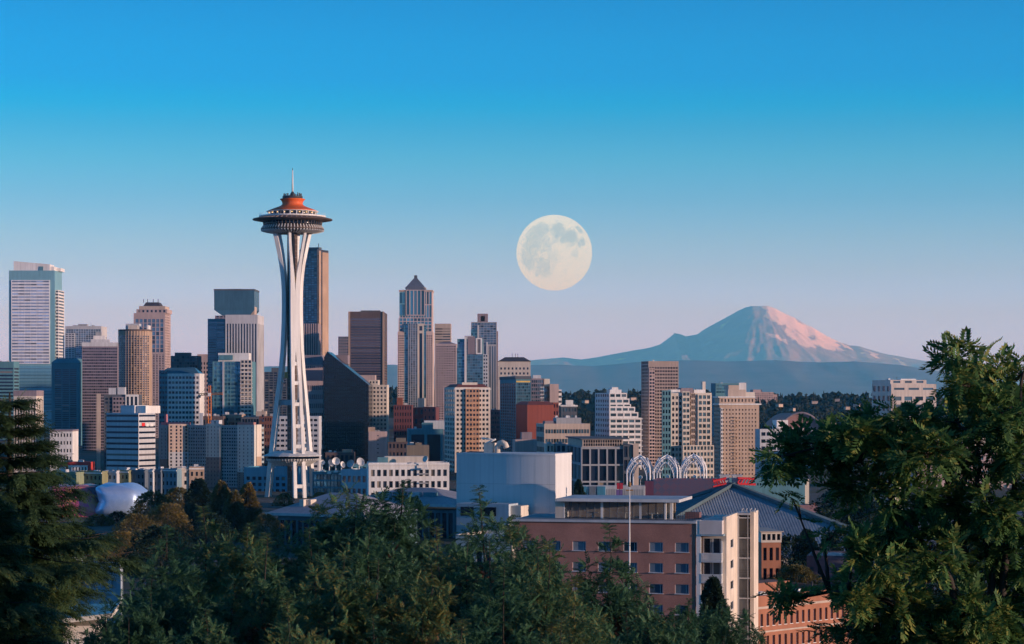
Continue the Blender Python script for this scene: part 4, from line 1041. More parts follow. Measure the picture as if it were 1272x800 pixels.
b = B('office_block', 'blank pinkish box beside the red brown block', 'office building', 640, 667, 546, 1350, 6, depth=16, group=MID)
b.main(PINK); b.box(648, 661, 537, 546.3, 4, 12, PURP); b.done()
b = B('office_block', 'small cream block with a few square windows below the wide beige office', 'office building', 679, 688, 551, 1320, 8, depth=9, group=MID)
b.main(CREAM, F=[Z(2, 5, .55, .5, GN)]); b.done()
b = B('office_block', 'small grey block with dark openings between cream block and dark glass office', 'office building', 691, 703, 551, 1320, 8, depth=9, group=MID)
b.main(GREY, F=[Z(2, 5, .7, .55, GN)]); b.done()
# white stepped condo
b = B('apartment_tower', 'white terraced apartment tower stepping down to the right with dark left flank', 'apartment tower', 757, 797, 519, 1700, 10, xs=739, group=APT)
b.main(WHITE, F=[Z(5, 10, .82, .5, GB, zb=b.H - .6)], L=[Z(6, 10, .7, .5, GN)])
tops = [(757, 779, 488), (757, 782, 495), (757, 784, 502), (757, 789, 505.5), (757, 793, 512)]
for (p, q, tp), bt in zip(tops, (495, 502, 505.5, 512, 519)):
    b.blk(b.X(p), b.X(q), .2, b.d - .4, b.T(bt) + .01, b.T(tp), WHITE, F=[Z(max(3, int((q - p) / 8)), max(1, round((bt - tp) / 6)), .8, .5, GB)], L=[Z(6, 1, .7, .5, GN)])
for j in range(9): b.lbox(-.3, b.w + .6, -1.5, -.02, b.H - 1 - j * 4.1, b.H - .5 - j * 4.1, WHITE, 'balcony')
b.box(757.5, 772, 484, 488.2, 3, 14, WHITE); b.box(760, 768, 481, 484.2, 4, 12, WHITE); b.done()
# tall grey-brown slab
b = B('apartment_tower', 'tall plain brown grey apartment slab with a dark blue left flank before the mountain', 'apartment tower', 805.5, 843, 448.5, 1750, 13, xs=796.5, group=APT)
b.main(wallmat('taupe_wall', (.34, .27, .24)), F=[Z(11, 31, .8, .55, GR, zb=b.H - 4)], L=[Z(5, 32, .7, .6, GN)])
b.blk(b.X(806), b.X(813), -1.2, .2, 0, b.T(457), PINK, F=[Z(2, 30, .8, .62, GN)]); b.box(811, 812.5, 446.8, 449, 3, 4, WHITE, 'beacon'); b.done()
# wide cream condo
b = B('apartment_tower', 'wide cream apartment tower with bay windows and a lower front wing behind the white arches', 'apartment tower', 833, 884, 488, 1550, 12, xs=822, group=APT)
b.main(CREAM, F=[Z(11, 15, .62, .56, GD, zb=b.H - 1.5)], L=[Z(5, 16, .7, .6, GN)])
b.blk(b.X(847), b.X(856), -1.6, .2, 0, b.H + 1, CREAM, F=[Z(2, 16, .8, .6, GB)]); b.blk(b.X(866), b.X(882), -1.8, .2, 0, b.H - 1, CREAM, F=[Z(3, 15, .75, .62, GB)])
b.blk(b.X(858), b.X(863), -.8, .2, 0, b.H, BEIGE, F=[Z(2, 15, .7, .7, GD)])
b.blk(b.X(845), b.X(888), -6, -1.9, 0, b.T(553), CREAM, F=[Z(10, 6, .7, .6, GB)])
b.box(846, 861, 482, 488.3, 5, 14, PURP); b.box(862, 876, 484, 488.3, 6, 15, WHITE); b.box(872.5, 876.5, 474, 488.3, 8, 12, CREAM, 'chimney'); b.box(833, 845, 484, 488.3, 3, 10, WHITE)
b.blk(b.X(822), b.X(833) - .05, -1.2, -.02, 0, b.T(485), TEAL, F=[Z(3, 15, .6, .6, GN)]); b.done()
# art-deco beige tower
b = B('apartment_tower', 'tan masonry tower with white cornice ledges, small windows and a stepped top', 'apartment tower', 894, 943, 503, 1500, 11, xs=887, group=APT)
b.main(wallmat('tan_brick', (.47, .35, .27)), F=[Z(11, 19, .36, .42, GD, zb=b.H - 2, mx=.05)], L=[Z(4, 19, .5, .5, GN)])
b.blk(b.X(895), b.X(897.4), -.8, .2, 0, b.H - 2, WHITE, F=[Z(1, 19, .6, .6, GN)])
for j in range(18): b.lbox(b.X(911), b.X(917), -1.4, -.02, 8 + j * (b.H - 14) / 18, 8.35 + j * (b.H - 14) / 18, TAN, 'balcony')
b.lbox(-1, b.w + 1.2, -1.2, b.d, b.H + .02, b.H + .9, WHITE, 'cornice')
b.blk(b.X(894), b.X(938), .5, b.d - 1, b.H + .95, b.T(494), wallmat('tan_brick', (.47, .35, .27)), F=[Z(10, 1, .4, .5, GD)])
b.lbox(b.X(892), b.X(938.5), -.2, b.d - .5, b.T(494) + .02, b.T(492.5), WHITE, 'cornice')
b.blk(b.X(906), b.X(928), 3, b.d - 4, b.T(492.4), b.T(484), BEIGE); b.box(905, 918, 478.5, 484.2, 4, 14, BEIGE); b.box(926, 938, 487, 493, 4, 12, CREAM); b.done()
b = B('office_block', 'far flat blue box with a white end on the ridge above the tan tower', 'office building', 889, 918, 476, 2600, 8, depth=24, group=MID)
b.main(TEAL, F=[Z(8, 3, .9, .5, GT, za=b.H - 12, zb=b.H - 1)]); b.blk(b.w + .02, b.X(927), 0, 14, 0, b.H + .6, WHITE); b.done()
b = B('hill_hospital', 'faint pink blocky building far off on the wooded ridge', 'hospital', 934, 961, 487, 4300, 6, depth=40)
b.main(PINK, F=[Z(9, 4, .5, .5, GD, za=b.H - 16, zb=b.H - 1)]); b.blk(b.X(936), b.X(946), 4, 30, b.H + .05, b.T(484), PINK); b.blk(b.w + .05, b.X(966), 4, 36, 0, b.T(490), PINK, F=[Z(2, 2, .5, .5, GD)]); b.done()
# dark framed office behind the theatre
b = B('office_building', 'dark glass office with pale grid frame right of the white stage block', 'office building', 722, 776, 555, 1280, 6, xs=703)
b.main(GREY, F=[Z(5, 3, .82, .9, GN, a=.02, b=.97, mx=.01)], L=[Z(4, 3, .85, .85, GN)], r=1.0)
b.blk(b.X(774), b.X(791), -1, b.d - 4, 0, b.T(553), DGREY, F=[Z(3, 4, .8, .8, GN)]); b.lbox(b.X(786) , b.X(791) + .8, -1.9, -1.02, 0, b.T(551), BEIGE, 'pier')
b.blk(b.X(724), b.X(774), 1.5, b.d - 2, b.H + .02, b.T(546), BEIGE, F=[Z(16, 2, .8, .8, GD, a=.04, b=.96)]); b.lbox(b.X(721), b.X(782), .6, b.d - 1, b.T(546) + .02, b.T(544.5), DGREY, 'roof'); b.done()
b = B('apartment_block', 'sand coloured apartment slab rising behind the big dark leaved tree', 'apartment building', 1107, 1163, 477, 1700, 10, xs=1083)
b.main(wallmat('sand_wall', (.60, .52, .46)), F=[Z(3, 1, .72, .35, GB, za=b.H - 6, zb=b.H - 1.5), Z(4, 8, .72, .5, GB, za=10, zb=b.H - 8)], L=[Z(4, 9, .55, .55, GN)])
b.blk(b.X(1107), b.X(1152), 2, b.d - 1, b.H + .02, b.T(472), wallmat('sand_wall', (.60, .52, .46)), F=[Z(3, 1, .6, .55, GB)]); b.box(1119, 1138, 470.5, 473.5, 5, 14, WHITE); b.gear(4, 31, b.T(472), b.X(1110), b.X(1148), 1.1); b.done()
b = B('office_block', 'white low office with a taller block on top, left of the big dark leaved tree', 'office building', 944, 998, 533, 1450, 10, xs=938, group=MID)
b.main(PALEG, F=[Z(8, 8, .8, .5, GN, zb=b.H - 1)]); b.blk(b.X(966), b.X(980), 2, 12, b.H + .02, b.T(522), WHITE); b.blk(b.X(975), b.X(998), -.9, .1, b.H - 10, b.H + .3, WHITE, F=[Z(4, 2, .7, .5, GN)]); b.done()

def stadium():
    D = 2550; c = at(994, 530, D); k = D / FPX
    r = empty('stadium', (c.x, c.y, 7), 0, 'far stadium with a broad reddish arched roof and white rim near the wooded ridge', 'stadium')
    zr = zat(514, D) - 7; zl = zat(531, D) - 7; w = 27 * k
    n = 22; pr = [(-w + 2 * w * i / n, zl + (zr - zl) * (1 - ((-1 + 2 * i / n)) ** 2)) for i in range(n + 1)]
    mb = MB(); mb.add([(x, -2, z) for x, z in pr] + [(x, 150, z) for x, z in pr] + [(-w, -2, 0), (w, -2, 0)], [(i, i + 1, n + 2 + i, n + 1 + i) for i in range(n)] + [tuple([2 * n + 2] + [2 * n + 3] + list(range(n, -1, -1)))])
    mb.build('roof', wallmat('stadium_roof', (.40, .22, .20)), r)
    mb = MB(); mb.tube([(x, -4, z + 1) for x, z in pr], 1.4, 6); mb.build('rim', PURP, r)
    mb = MB()
    for i in range(9): mb.tube([(-w + i * w / 4, -6, 0), (-w + i * w / 4, -6, zl * .8)], .7, 5)
    mb.build('mast', WHITE, r)
    mb = MB(); mb.box(w, w + 16 * k, -10, 40, 0, zat(524, D) - 7); mb.build('stand', CREAM, r)
stadium()
HM = pane_mesh(11, 8, 5, BEIGE); RM_ = pane_mesh(12, 9, 1.0, ROOFD)
for i, (px, q) in enumerate(((1012, .55), (968, .7), (1040, .45), (727, .6), (1064, .7), (786, .5), (984, .85), (1052, .8))):
    yy = RIDGE_Y - q * 900
    zz = 14 + (zat(interp(RPROF, px), RIDGE_Y) - 14) * (1 - q) ** 0.8 + 9.5
    o = bpy.data.objects.new('hillside_house', HM); link(o); o.location = (t_of(px) * yy, yy, zz); o.rotation_euler = (0, 0, i * .7)
    q = bpy.data.objects.new('roof', RM_); link(q, o); q.location = (0, 0, 3.05)
    tag(o, 'tiny pale house among the dark trees of the far wooded ridge', 'house', 'far houses on the wooded ridge')

# ------------------------------------------------------------------ blocks between the near centre and the towers
b = B('office_block', 'dark red brick block with arched windows below the pyramid topped tower', 'office building', 489, 512, 503, 1900, 0, depth=22, group=MID)
b.main(wallmat('dark_brick', (.16, .06, .065)), F=[Z(7, 9, .45, .55, GN)]); b.box(493, 500, 494, 503.2, 3, 10, BRICK); b.done()
b = B('office_block', 'brick block with pale tower top next to the dark red brick block', 'office building', 513, 541, 506, 1850, -6, depth=22, group=MID)
b.main(wallmat('dark_brick', (.16, .06, .065)), F=[Z(4, 6, .45, .5, GN)]); b.blk(b.X(526), b.X(541), -1, .1, 0, b.H + .5, RED if False else wallmat('rose_brick', (.30, .11, .10)), F=[Z(3, 8, .3, .4, GN)]); b.box(519, 527, 494.5, 506, 2, 9, CREAM); b.done()
b = B('office_block', 'near black glass block with teal corner piers left of the orange apartment tower', 'office building', 507, 551, 533, 1600, 4, depth=30, group=MID)
b.main(TEAL, F=[Z(2, 1, .82, .92, GN, a=.02, b=.92, mx=.05)], r=1.4); b.box(527, 552, 522.5, 533.2, 4, 16, PALEG); b.box(524, 538, 525, 533.2, 1, 3.9, TEAL); b.done()
b = B('office_block', 'dull brown box in front of the near black glass block', 'office building', 505, 533, 553, 1450, 4, depth=16, group=MID)
b.main(wallmat('khaki_wall', (.20, .165, .13))); b.box(516, 524, 550, 553.3, 3, 8, wallmat('khaki_wall', (.20, .165, .13))); b.done()
b = B('office_block', 'dark block with small plant on its roof beside the cream slab', 'office building', 482, 506, 549, 1500, 2, depth=16, group=MID)
b.main(BROWN, F=[Z(5, 5, .5, .5, GN)]); b.box(492, 504, 544, 549.2, 3, 9, wallmat('khaki_wall', (.20, .165, .13))); b.gear(3, 40, size=1.2); b.done()
b = B('office_block', 'low dusky block under the black sloping glass building', 'office building', 404, 440, 562, 1400, 2, depth=16, group=MID)
b.main(BROWN, F=[Z(6, 3, .6, .5, GN)]); b.box(425, 437, 558.5, 562.3, 2, 8, TAN); b.done()
b = B('office_block', 'deep blue low block between cream slab and dull brown box', 'office building', 436, 500, 577, 1260, 0, depth=16, group=MID)
b.main(TEAL, F=[Z(10, 3, .6, .5, GN)]); b.done()
b = B('office_block', 'blue low block with square windows behind the observation tower base', 'office building', 303, 372, 582, 1360, -20, depth=20, group=MID)
b.main(BLUEW, F=[Z(9, 3, .6, .55, GN, zb=b.H - 4)], roof=ROOFG); b.done()
b = B('office_block', 'green tinted glass low building with roof dishes right of the observation tower', 'office building', 388, 428, 588, 1180, -18, depth=18, group=MID)
b.main(TEAL, F=[Z(9, 5, .94, .75, GT)], roof=ROOFG); b.box(424, 436, 592, 602, 6, 12, WHITE, 'side_wing'); b.blk(b.X(430), b.X(447), 3, 12, 0, b.T(606), WHITE, F=[Z(4, 1, .6, .4, GN, za=b.T(612), zb=b.T(607))]); b.done()
def dish(px, py, D, rad, tilt, label, mat):
    c = at(px, py, D); r = empty('satellite_dish', c, 0, label, 'satellite dish', 'rooftop satellite dishes')
    pr = [(rad * math.sin(a), -rad * .9 * math.cos(a) + rad * .9) for a in [i * .19 for i in range(0, 8)]]
    mb = MB(); mb.lathe([(max(.02, x), z) for x, z in pr] + [(max(.02, x * .97), z + .12) for x, z in reversed(pr)], 20)
    o = mb.build('reflector', mat, r); o.rotation_euler = (R(70), 0, R(tilt))
    mb = MB(); mb.tube([(0, 0, 0), (0, .3, -rad - 2.5)], .3, 6); mb.box(-1, 1, -.8, 1.2, -rad - 3.2, -rad - 2.2); mb.build('pedestal', STEEL, r)
for i, (px, py, rd, tl, lab) in enumerate(((400, 575, 2.5, 30, 'white satellite dish nearest the observation tower leg'), (409, 576, 3.6, 55, 'large white satellite dish second from the observation tower'), (417, 574, 3.9, 10, 'large white satellite dish in the middle of the roof cluster'), (424, 578, 3.2, 50, 'white satellite dish at the right end of the bright cluster'), (437, 577, 4.0, -25, 'bluish satellite dish standing apart in shade'), (446, 575, 4.3, 35, 'biggest pale dish at the right of the roof dishes'))):
    dish(px, py, 1175, rd * .55, tl, lab, WHITE if i < 4 else PALEG)
b = B('office_block', 'blue grey wing with square windows left of the sunlit white office', 'office building', 424, 456, 585, 1160, -24, depth=18, group=MID)
b.main(wallmat('pale_blue_wall', (.40, .47, .52)), F=[Z(5, 3, .62, .5, GN, zb=b.H - 1)], roof=ROOFG); b.done()
b = B('office_building', 'sunlit white three storey office with paired square windows', 'office building', 458, 558, 577, 1130, 6, depth=20)
b.main(WHITE, F=[Z(13, 4, .6, .56, GD, zb=b.H - 1.5, mx=.015)], roof=ROOFG, r=.5); b.box(478, 529, 567, 577.3, 5, 14, CREAM); b.box(469, 482, 568, 577.3, 3.5, 4.9, TEAL, 'louvre')
for j in range(3): b.lbox(b.X(520), b.X(532), -1.4, -.02, b.H - 5 - j * 4.6, b.H - 4.4 - j * 4.6, GREY, 'balcony')
b.lbox(-.3, b.w + .3, -.5, -.01, b.H - .5, b.H + .3, WHITE, 'cornice'); b.done()
dish(530, 571, 1130, 1.7, -40, 'single dish on the roof of the sunlit white office', WHITE)
# ------------------------------------------------------------------ the observation tower
def observation_tower():
    D, pc = 1280.0, 363.4; k = D / FPX
    base = 0.0
    c = Vector((t_of(pc) * D, D, base))
    r = empty('observation_tower', c, 0, 'white three legged observation tower with an orange topped saucer and thin spire', 'tower')
    z = lambda py: zat(py, D) - base
    legprof = [(634, 33.5, 6.2, 5.0), (618, 31, 6.0, 4.8), (590, 28.6, 5.8, 4.7), (560, 25.6, 5.6, 4.6), (530, 22.3, 5.2, 4.6), (500, 18.9, 4.9, 4.6), (480, 16.2, 4.7, 4.7), (462, 14.0, 4.3, 5.0), (448, 12.6, 3.7, 5.6), (436, 11.6, 3.1, 6.1), (420, 10.8, 3.0, 6.2), (400, 10.0, 3.0, 6.1), (380, 9.6, 3.0, 6.1), (362, 9.8, 3.1, 6.1), (350, 10.4, 3.5, 5.6), (340, 11.3, 4.2, 5.0), (328, 12.8, 5.5, 4.3), (314, 15.0, 7.3, 3.9), (300, 17.6, 8.9, 3.7), (287, 20.4, 10.2, 3.7)]
    for th in (172, -68, 52):
        rad = Vector((math.cos(R(th)), math.sin(R(th)), 0)); tan = Vector((-rad.y, rad.x, 0))
        leg = None
        for sg in (-1, 1):
            mb = MB()
            pts = [rad * (q * k) + tan * (sg * t * k) + Vector((0, 0, z(py))) for py, q, t, w in legprof]
            n = len(pts)
            mb.sweep(pts, [tan] * n, [rad] * n, [w * k / 2 * (.86 if py > 455 or py < 335 else 1) for py, q, t, w in legprof], [2.55 * k for _ in legprof])
            leg = mb.build('leg', STEEL, r)
        mb = MB()
        for py in (452, 476, 502, 529, 554, 603):
            a = np.interp(py, [p[0] for p in legprof][::-1], [p[1] for p in legprof][::-1]); t = np.interp(py, [p[0] for p in legprof][::-1], [p[2] for p in legprof][::-1])
            o = rad * (a * k) + Vector((0, 0, z(py)))
            mb.sweep([o - tan * (t * k - 1), o + tan * (t * k - 1)], [Vector((0, 0, 1))] * 2, [rad] * 2, [1.0, 1.0], [1.0, 1.0])
        mb.build('rung', STEEL, r)
    # ring of beams tying the legs together
    mb = MB()
    for zz, q in ((z(500), 18.2), (z(349), 10)):
        P = [Vector((math.cos(R(th)) * q * k, math.sin(R(th)) * q * k, zz)) for th in (172, -68, 52)]
        if q > 15:
            for i in range(3):
                a, e = P[i], P[(i + 1) % 3]; d = (e - a).normalized()
                mb.sweep([a, e], [Vector((0, 0, 1))] * 2, [Vector((-d.y, d.x, 0))] * 2, [1.5, 1.5], [.5, .5])
    mb.build('tie_beam', wallmat('grey_steel', (.35, .38, .40)), r)
    # core
    mb = MB(); mb.lathe([(5.6 * k, -1), (5.6 * k, z(282))], 6, smooth=False, a0=R(12)); mb.build('core', wallmat('core_brown', (.10, .065, .05), rough=.6), r)
    mb = MB()
    for i in range(3):
        a = R(42 + 120 * i)
        for da in (-.32, .32): mb.tube([(6.1 * k * math.cos(a + da), 6.1 * k * math.sin(a + da), 0), (6.1 * k * math.cos(a + da), 6.1 * k * math.sin(a + da), z(284))], .22, 4, smooth=False)
        mb.tube([(6.6 * k * math.cos(a), 6.6 * k * math.sin(a), 0), (6.6 * k * math.cos(a), 6.6 * k * math.sin(a), z(284))], .3, 4, smooth=False)
    for j in range(40):
        zz = 3 + j * (z(286) - 4) / 40; mb.lathe([(5.62 * k, zz), (5.9 * k, zz), (5.9 * k, zz + .3), (5.62 * k, zz + .3)], 6, smooth=False, a0=R(12), close=True)
    mb.build('elevator_track', wallmat('track_steel', (.22, .20, .19)), r)
    for i, py in enumerate((352, 470)):
        a = R(-78 - 120 * i); mb = MB(); x, y = 7.6 * k * math.cos(a), 7.6 * k * math.sin(a)
        mb.box(x - 1.3, x + 1.3, y - 1.3, y + 1.3, z(py), z(py) + 3.4); mb.build('elevator', wallmat('gold_cab', (.6, .4, .15)), r)
    # lower level disc
    HX = R(8)
    mb = MB(); mb.lathe([(6 * k, z(577)), (20 * k, z(577.5)), (32 * k, z(570.2)), (34 * k, z(569.5))], 18, smooth=False, a0=HX); mb.build('lower_deck', wallmat('deck_white', (.66, .65, .63)), r)
    mb = MB()
    for i in range(54):
        a = 2 * math.pi * i / 54; u = Vector((math.cos(a), math.sin(a), 0)); tn = Vector((-u.y, u.x, 0))
        mb.sweep([u * (20.4 * k) + Vector((0, 0, z(577.3) - .15)), u * (33 * k) + Vector((0, 0, z(570) - .15))], [tn] * 2, [Vector((0, 0, 1))] * 2, [.22] * 2, [.45] * 2)
    mb.build('deck_rib', STEEL, r)
    mb = MB(); mb.lathe([(33 * k, z(569.4)), (33.4 * k, z(566.4))], 18, smooth=False, a0=HX); mb.build('deck_window', GN, r)
    mb = MB(); mb.lathe([(36.5 * k, z(566.3)), (36.5 * k, z(565.6)), (22 * k, z(560.2)), (8 * k, z(559.4))], 18, smooth=False, a0=HX); mb.build('deck_roof', wallmat('deck_white', (.66, .65, .63)), r)
    # saucer
    DK = wallmat('saucer_brown', (.11, .075, .06), rough=.5)
    mb = MB(); mb.lathe([(10 * k, z(289.6)), (24 * k, z(289.4)), (33 * k, z(287.8)), (39 * k, z(285.6)), (39.3 * k, z(285)), (36.5 * k, z(281.6))], 72); mb.build('lower_flange', DK, r)
    mb = MB()
    for i in range(60):
        a = 2 * math.pi * (i + .5) / 60; u = Vector((math.cos(a), math.sin(a), 0)); tn = Vector((-u.y, u.x, 0)); v = Vector((0, 0, 1))
        mb.sweep([u * (36.2 * k) + v * (z(281.2)), u * (39.2 * k) + v * (z(285.2)), u * (38.8 * k) + v * (z(286.2)), u * (33 * k) + v * (z(288.2)), u * (25 * k) + v * z(289.7)], [tn] * 5, [v] * 5, [.26] * 5, [.45, .6, .6, .4, .3])
    mb.build('louvre_rib', STEEL, r)
    mb = MB(); mb.lathe([(35.6 * k, z(281.5)), (36.4 * k, z(275.6))], 72); mb.build('restaurant_window', GN, r)
    mb = MB()
    for i in range(48):
        a = 2 * math.pi * i / 48; mb.tube([(35.75 * k * math.cos(a), 35.75 * k * math.sin(a), z(281.4)), (36.55 * k * math.cos(a), 36.55 * k * math.sin(a), z(275.6))], .16, 4, smooth=False)
    mb.build('window_mullion', DK, r)
    mb = MB(); mb.lathe([(36 * k, z(275.6)), (40 * k, z(275.3)), (49.2 * k, z(273.7)), (49.6 * k, z(273.3)), (49.2 * k, z(272.9)), (41.5 * k, z(271.2)), (40.5 * k, z(270.4))], 96); mb.build('halo_ring', DK, r)
    mb = MB()
    for i in range(48):
        a = 2 * math.pi * (i + .5) / 48; u = Vector((math.cos(a), math.sin(a), 0)); tn = Vector((-u.y, u.x, 0)); v = Vector((0, 0, 1))
        mb.sweep([u * (41 * k) + v * z(271.2), u * (49.3 * k) + v * z(272.9)], [tn] * 2, [v] * 2, [.15] * 2, [.3] * 2)
    mb.build('halo_rib', wallmat('halo_tan', (.35, .25, .2)), r)
    mb = MB(); mb.lathe([(39 * k, z(270.5)), (41.4 * k, z(269.9)), (41.4 * k, z(268.4)), (34 * k, z(268.1))], 72); mb.build('deck_parapet', STEEL, r)
    mb = MB(); mb.lathe([(28 * k, z(268.3)), (29 * k, z(263.4))], 60); mb.build('observation_window', GD, r)
    mb = MB()
    for i in range(24):
        a = 2 * math.pi * i / 24; mb.tube([(29.4 * k * math.cos(a), 29.4 * k * math.sin(a), z(268.2)), (30.6 * k * math.cos(a), 30.6 * k * math.sin(a), z(263.2))], .22, 4, smooth=False)
    for i in range(48):
        a = 2 * math.pi * i / 48; mb.tube([(41 * k * math.cos(a), 41 * k * math.sin(a), z(268.3)), (40.4 * k * math.cos(a), 40.4 * k * math.sin(a), z(264.8))], .045, 4, smooth=False)
    mb.build('deck_railing', STEEL, r)
    lm = bpy.data.materials.new('deck_lamp'); lm.use_nodes = True
    lt = lm.node_tree; lt.nodes.clear(); lo = lt.nodes.new('ShaderNodeOutputMaterial'); le = lt.nodes.new('ShaderNodeEmission'); le.inputs[0].default_value = (1, .6, .25, 1); le.inputs[1].default_value = 1.6; lt.links.new(le.outputs[0], lo.inputs[0])
    for i in range(9):
        a = R(-160 + i * 18.5); mb = MB(); x, y = 29.6 * k * math.cos(a), 29.6 * k * math.sin(a); mb.lathe([(.05, z(265.8)), (.4, z(265.4)), (.4, z(264.7)), (.05, z(264.3))], 8, (x, y)); mb.build('deck_lamp', lm, r)
    mb = MB(); mb.lathe([(29 * k, z(263.4)), (32.4 * k, z(263.2)), (32.4 * k, z(262.85)), (31 * k, z(262.6))], 72); mb.build('roof_rim', STEEL, r)
    OR = wallmat('orange_roof', (.66, .13, .035), rough=.55, var=.08)
    mb = MB(); mb.lathe([(31.8 * k, z(262.5)), (28 * k, z(260.9)), (23 * k, z(259.0)), (18 * k, z(257.2)), (14.2 * k, z(255.4)), (12.7 * k, z(253.6)), (13.0 * k, z(251)), (14.2 * k, z(249)), (15.6 * k, z(248)), (15.6 * k, z(247.3)), (13 * k, z(246.9))], 72); mb.build('roof', OR, r)
    mb = MB(); mb.lathe([(12.4 * k, z(247)), (12.6 * k, z(244)), (12 * k, z(243.8)), (11.6 * k, z(245.4)), (2 * k, z(245.6))], 40); mb.build('crown_ring', DARKM, r)
    rg = random.Random(5); mb = MB()
    for i in range(22):
        a = 2 * math.pi * i / 22; q = 11 * k; h = rg.uniform(.6, 2.2); mb.tube([(q * math.cos(a), q * math.sin(a), z(245.5)), (q * math.cos(a), q * math.sin(a), z(244) + h)], .25, 4, smooth=False)
    mb.lathe([(2.9 * k, z(245.6)), (2.9 * k, z(240.5)), (2.2 * k, z(240)), (1.2 * k, z(238))], 10)
    mb.lathe([(6 * k, z(245.6)), (6 * k, z(243.4)), (3 * k, z(243.2))], 14)
    mb.build('machine_house', DARKM, r)
    mb = MB(); mb.tube([(0, 0, z(240)), (0, 0, z(225)), (0, 0, z(211.5))], [1.25 * k, 1.0 * k, .65 * k], 8); mb.build('spire', STEEL, r)
    mb = MB(); mb.tube([(0, 0, z(211.6)), (0, 0, z(208.8))], [.5 * k, .3 * k], 6); mb.build('beacon', DARKM, r)
observation_tower()

# ------------------------------------------------------------------ metal-clad museum, low left
def museum():
    D = 1070.0; k = D / FPX
    r = empty('metal_museum', (*at(118, 640, D).xy, 0), 0, 'curving museum of magenta metal with a pale blue silver bulge on its right', 'museum')
    o = r.location
    def blob(x0, x1, top, bot, y0, y1, mat, name, ex, seed, bump):
        nu, nv = 40, 20; v, f = [], []
        ca, cb = (t_of((x0 + x1) / 2) * D - o.x), (zat((top + bot) / 2, D))
        hw, hh = (x1 - x0) / 2 * k, (bot - top) / 2 * k
        for i in range(nv + 1):
            ph = -math.pi / 2 + math.pi * i / nv
            for j in range(nu):
                th = 2 * math.pi * j / nu
                sg = lambda q, e: math.copysign(abs(q) ** e, q)
                x, y, zz = sg(math.cos(ph), ex) * sg(math.cos(th), ex), sg(math.cos(ph), ex) * sg(math.sin(th), ex), sg(math.sin(ph), ex)
                p = Vector((x, y, zz)); b_ = 1 + bump * noise.noise(p * 1.6 + Vector((seed, 0, 0)))
                v.append((ca + x * hw * b_ + 2.5 * math.sin(zz * 2.2 + seed), y0 + (y + 1) * (y1 - y0) / 2 * b_, cb + zz * hh * b_))
        for i in range(nv):
            for j in range(nu): f.append((i * nu + j, i * nu + (j + 1) % nu, (i + 1) * nu + (j + 1) % nu, (i + 1) * nu + j))
        mb = MB(); mb.add(v, f, 0, True); return mb.build(name, mat, r)
    def panel_metal(name, c1, c2, rough, metal):
        m, t, p = new_mat(name); L = t.links.new
        co = t.nodes.new('ShaderNodeTexCoord'); br = t.nodes.new('ShaderNodeTexVoronoi'); br.inputs['Scale'].default_value = .45
        L(co.outputs['Object'], br.inputs['Vector'])
        r_ = t.nodes.new('ShaderNodeMix'); r_.data_type = 'RGBA'; r_.inputs[6].default_value = (*c1, 1); r_.inputs[7].default_value = (*c2, 1)
        sx = t.nodes.new('ShaderNodeSeparateColor'); L(br.outputs['Color'], sx.inputs[0]); L(sx.outputs[0], r_.inputs[0]); L(r_.outputs[2], p.inputs['Base Color'])
        b_ = t.nodes.new('ShaderNodeBump'); b_.inputs['Strength'].default_value = .35; b_.inputs['Distance'].default_value = .5; L(sx.outputs[1], b_.inputs['Height']); L(b_.outputs[0], p.inputs['Normal'])
        p.inputs['Roughness'].default_value = rough; p.inputs['Metallic'].default_value = metal; return m
    blob(58, 121, 604, 662, 0, 34, panel_metal('magenta_metal', (.80, .10, .30), (.95, .38, .12), .32, .5), 'magenta_shell', .42, 2.2, .14)  # orange mixed into the magenta stands in for reflected sunset glow
    blob(115, 172, 602, 644, -6, 30, panel_metal('silver_metal', (.40, .55, .80), (.46, .60, .84), .36, .4), 'silver_shell', .50, 7.7, .16)
    blob(28, 64, 612, 650, 4, 30, panel_metal('gold_metal', (.55, .34, .12), (.6, .4, .2), .3, .8), 'gold_shell', .6, 5.1, .12)
    mb = MB(); mb.box(t_of(72) * D - o.x, t_of(120) * D - o.x, 4, 22, 1, zat(604.5, D)); mb.build('roof_wing', wallmat('violet_wall', (.16, .11, .17)), r)
museum()

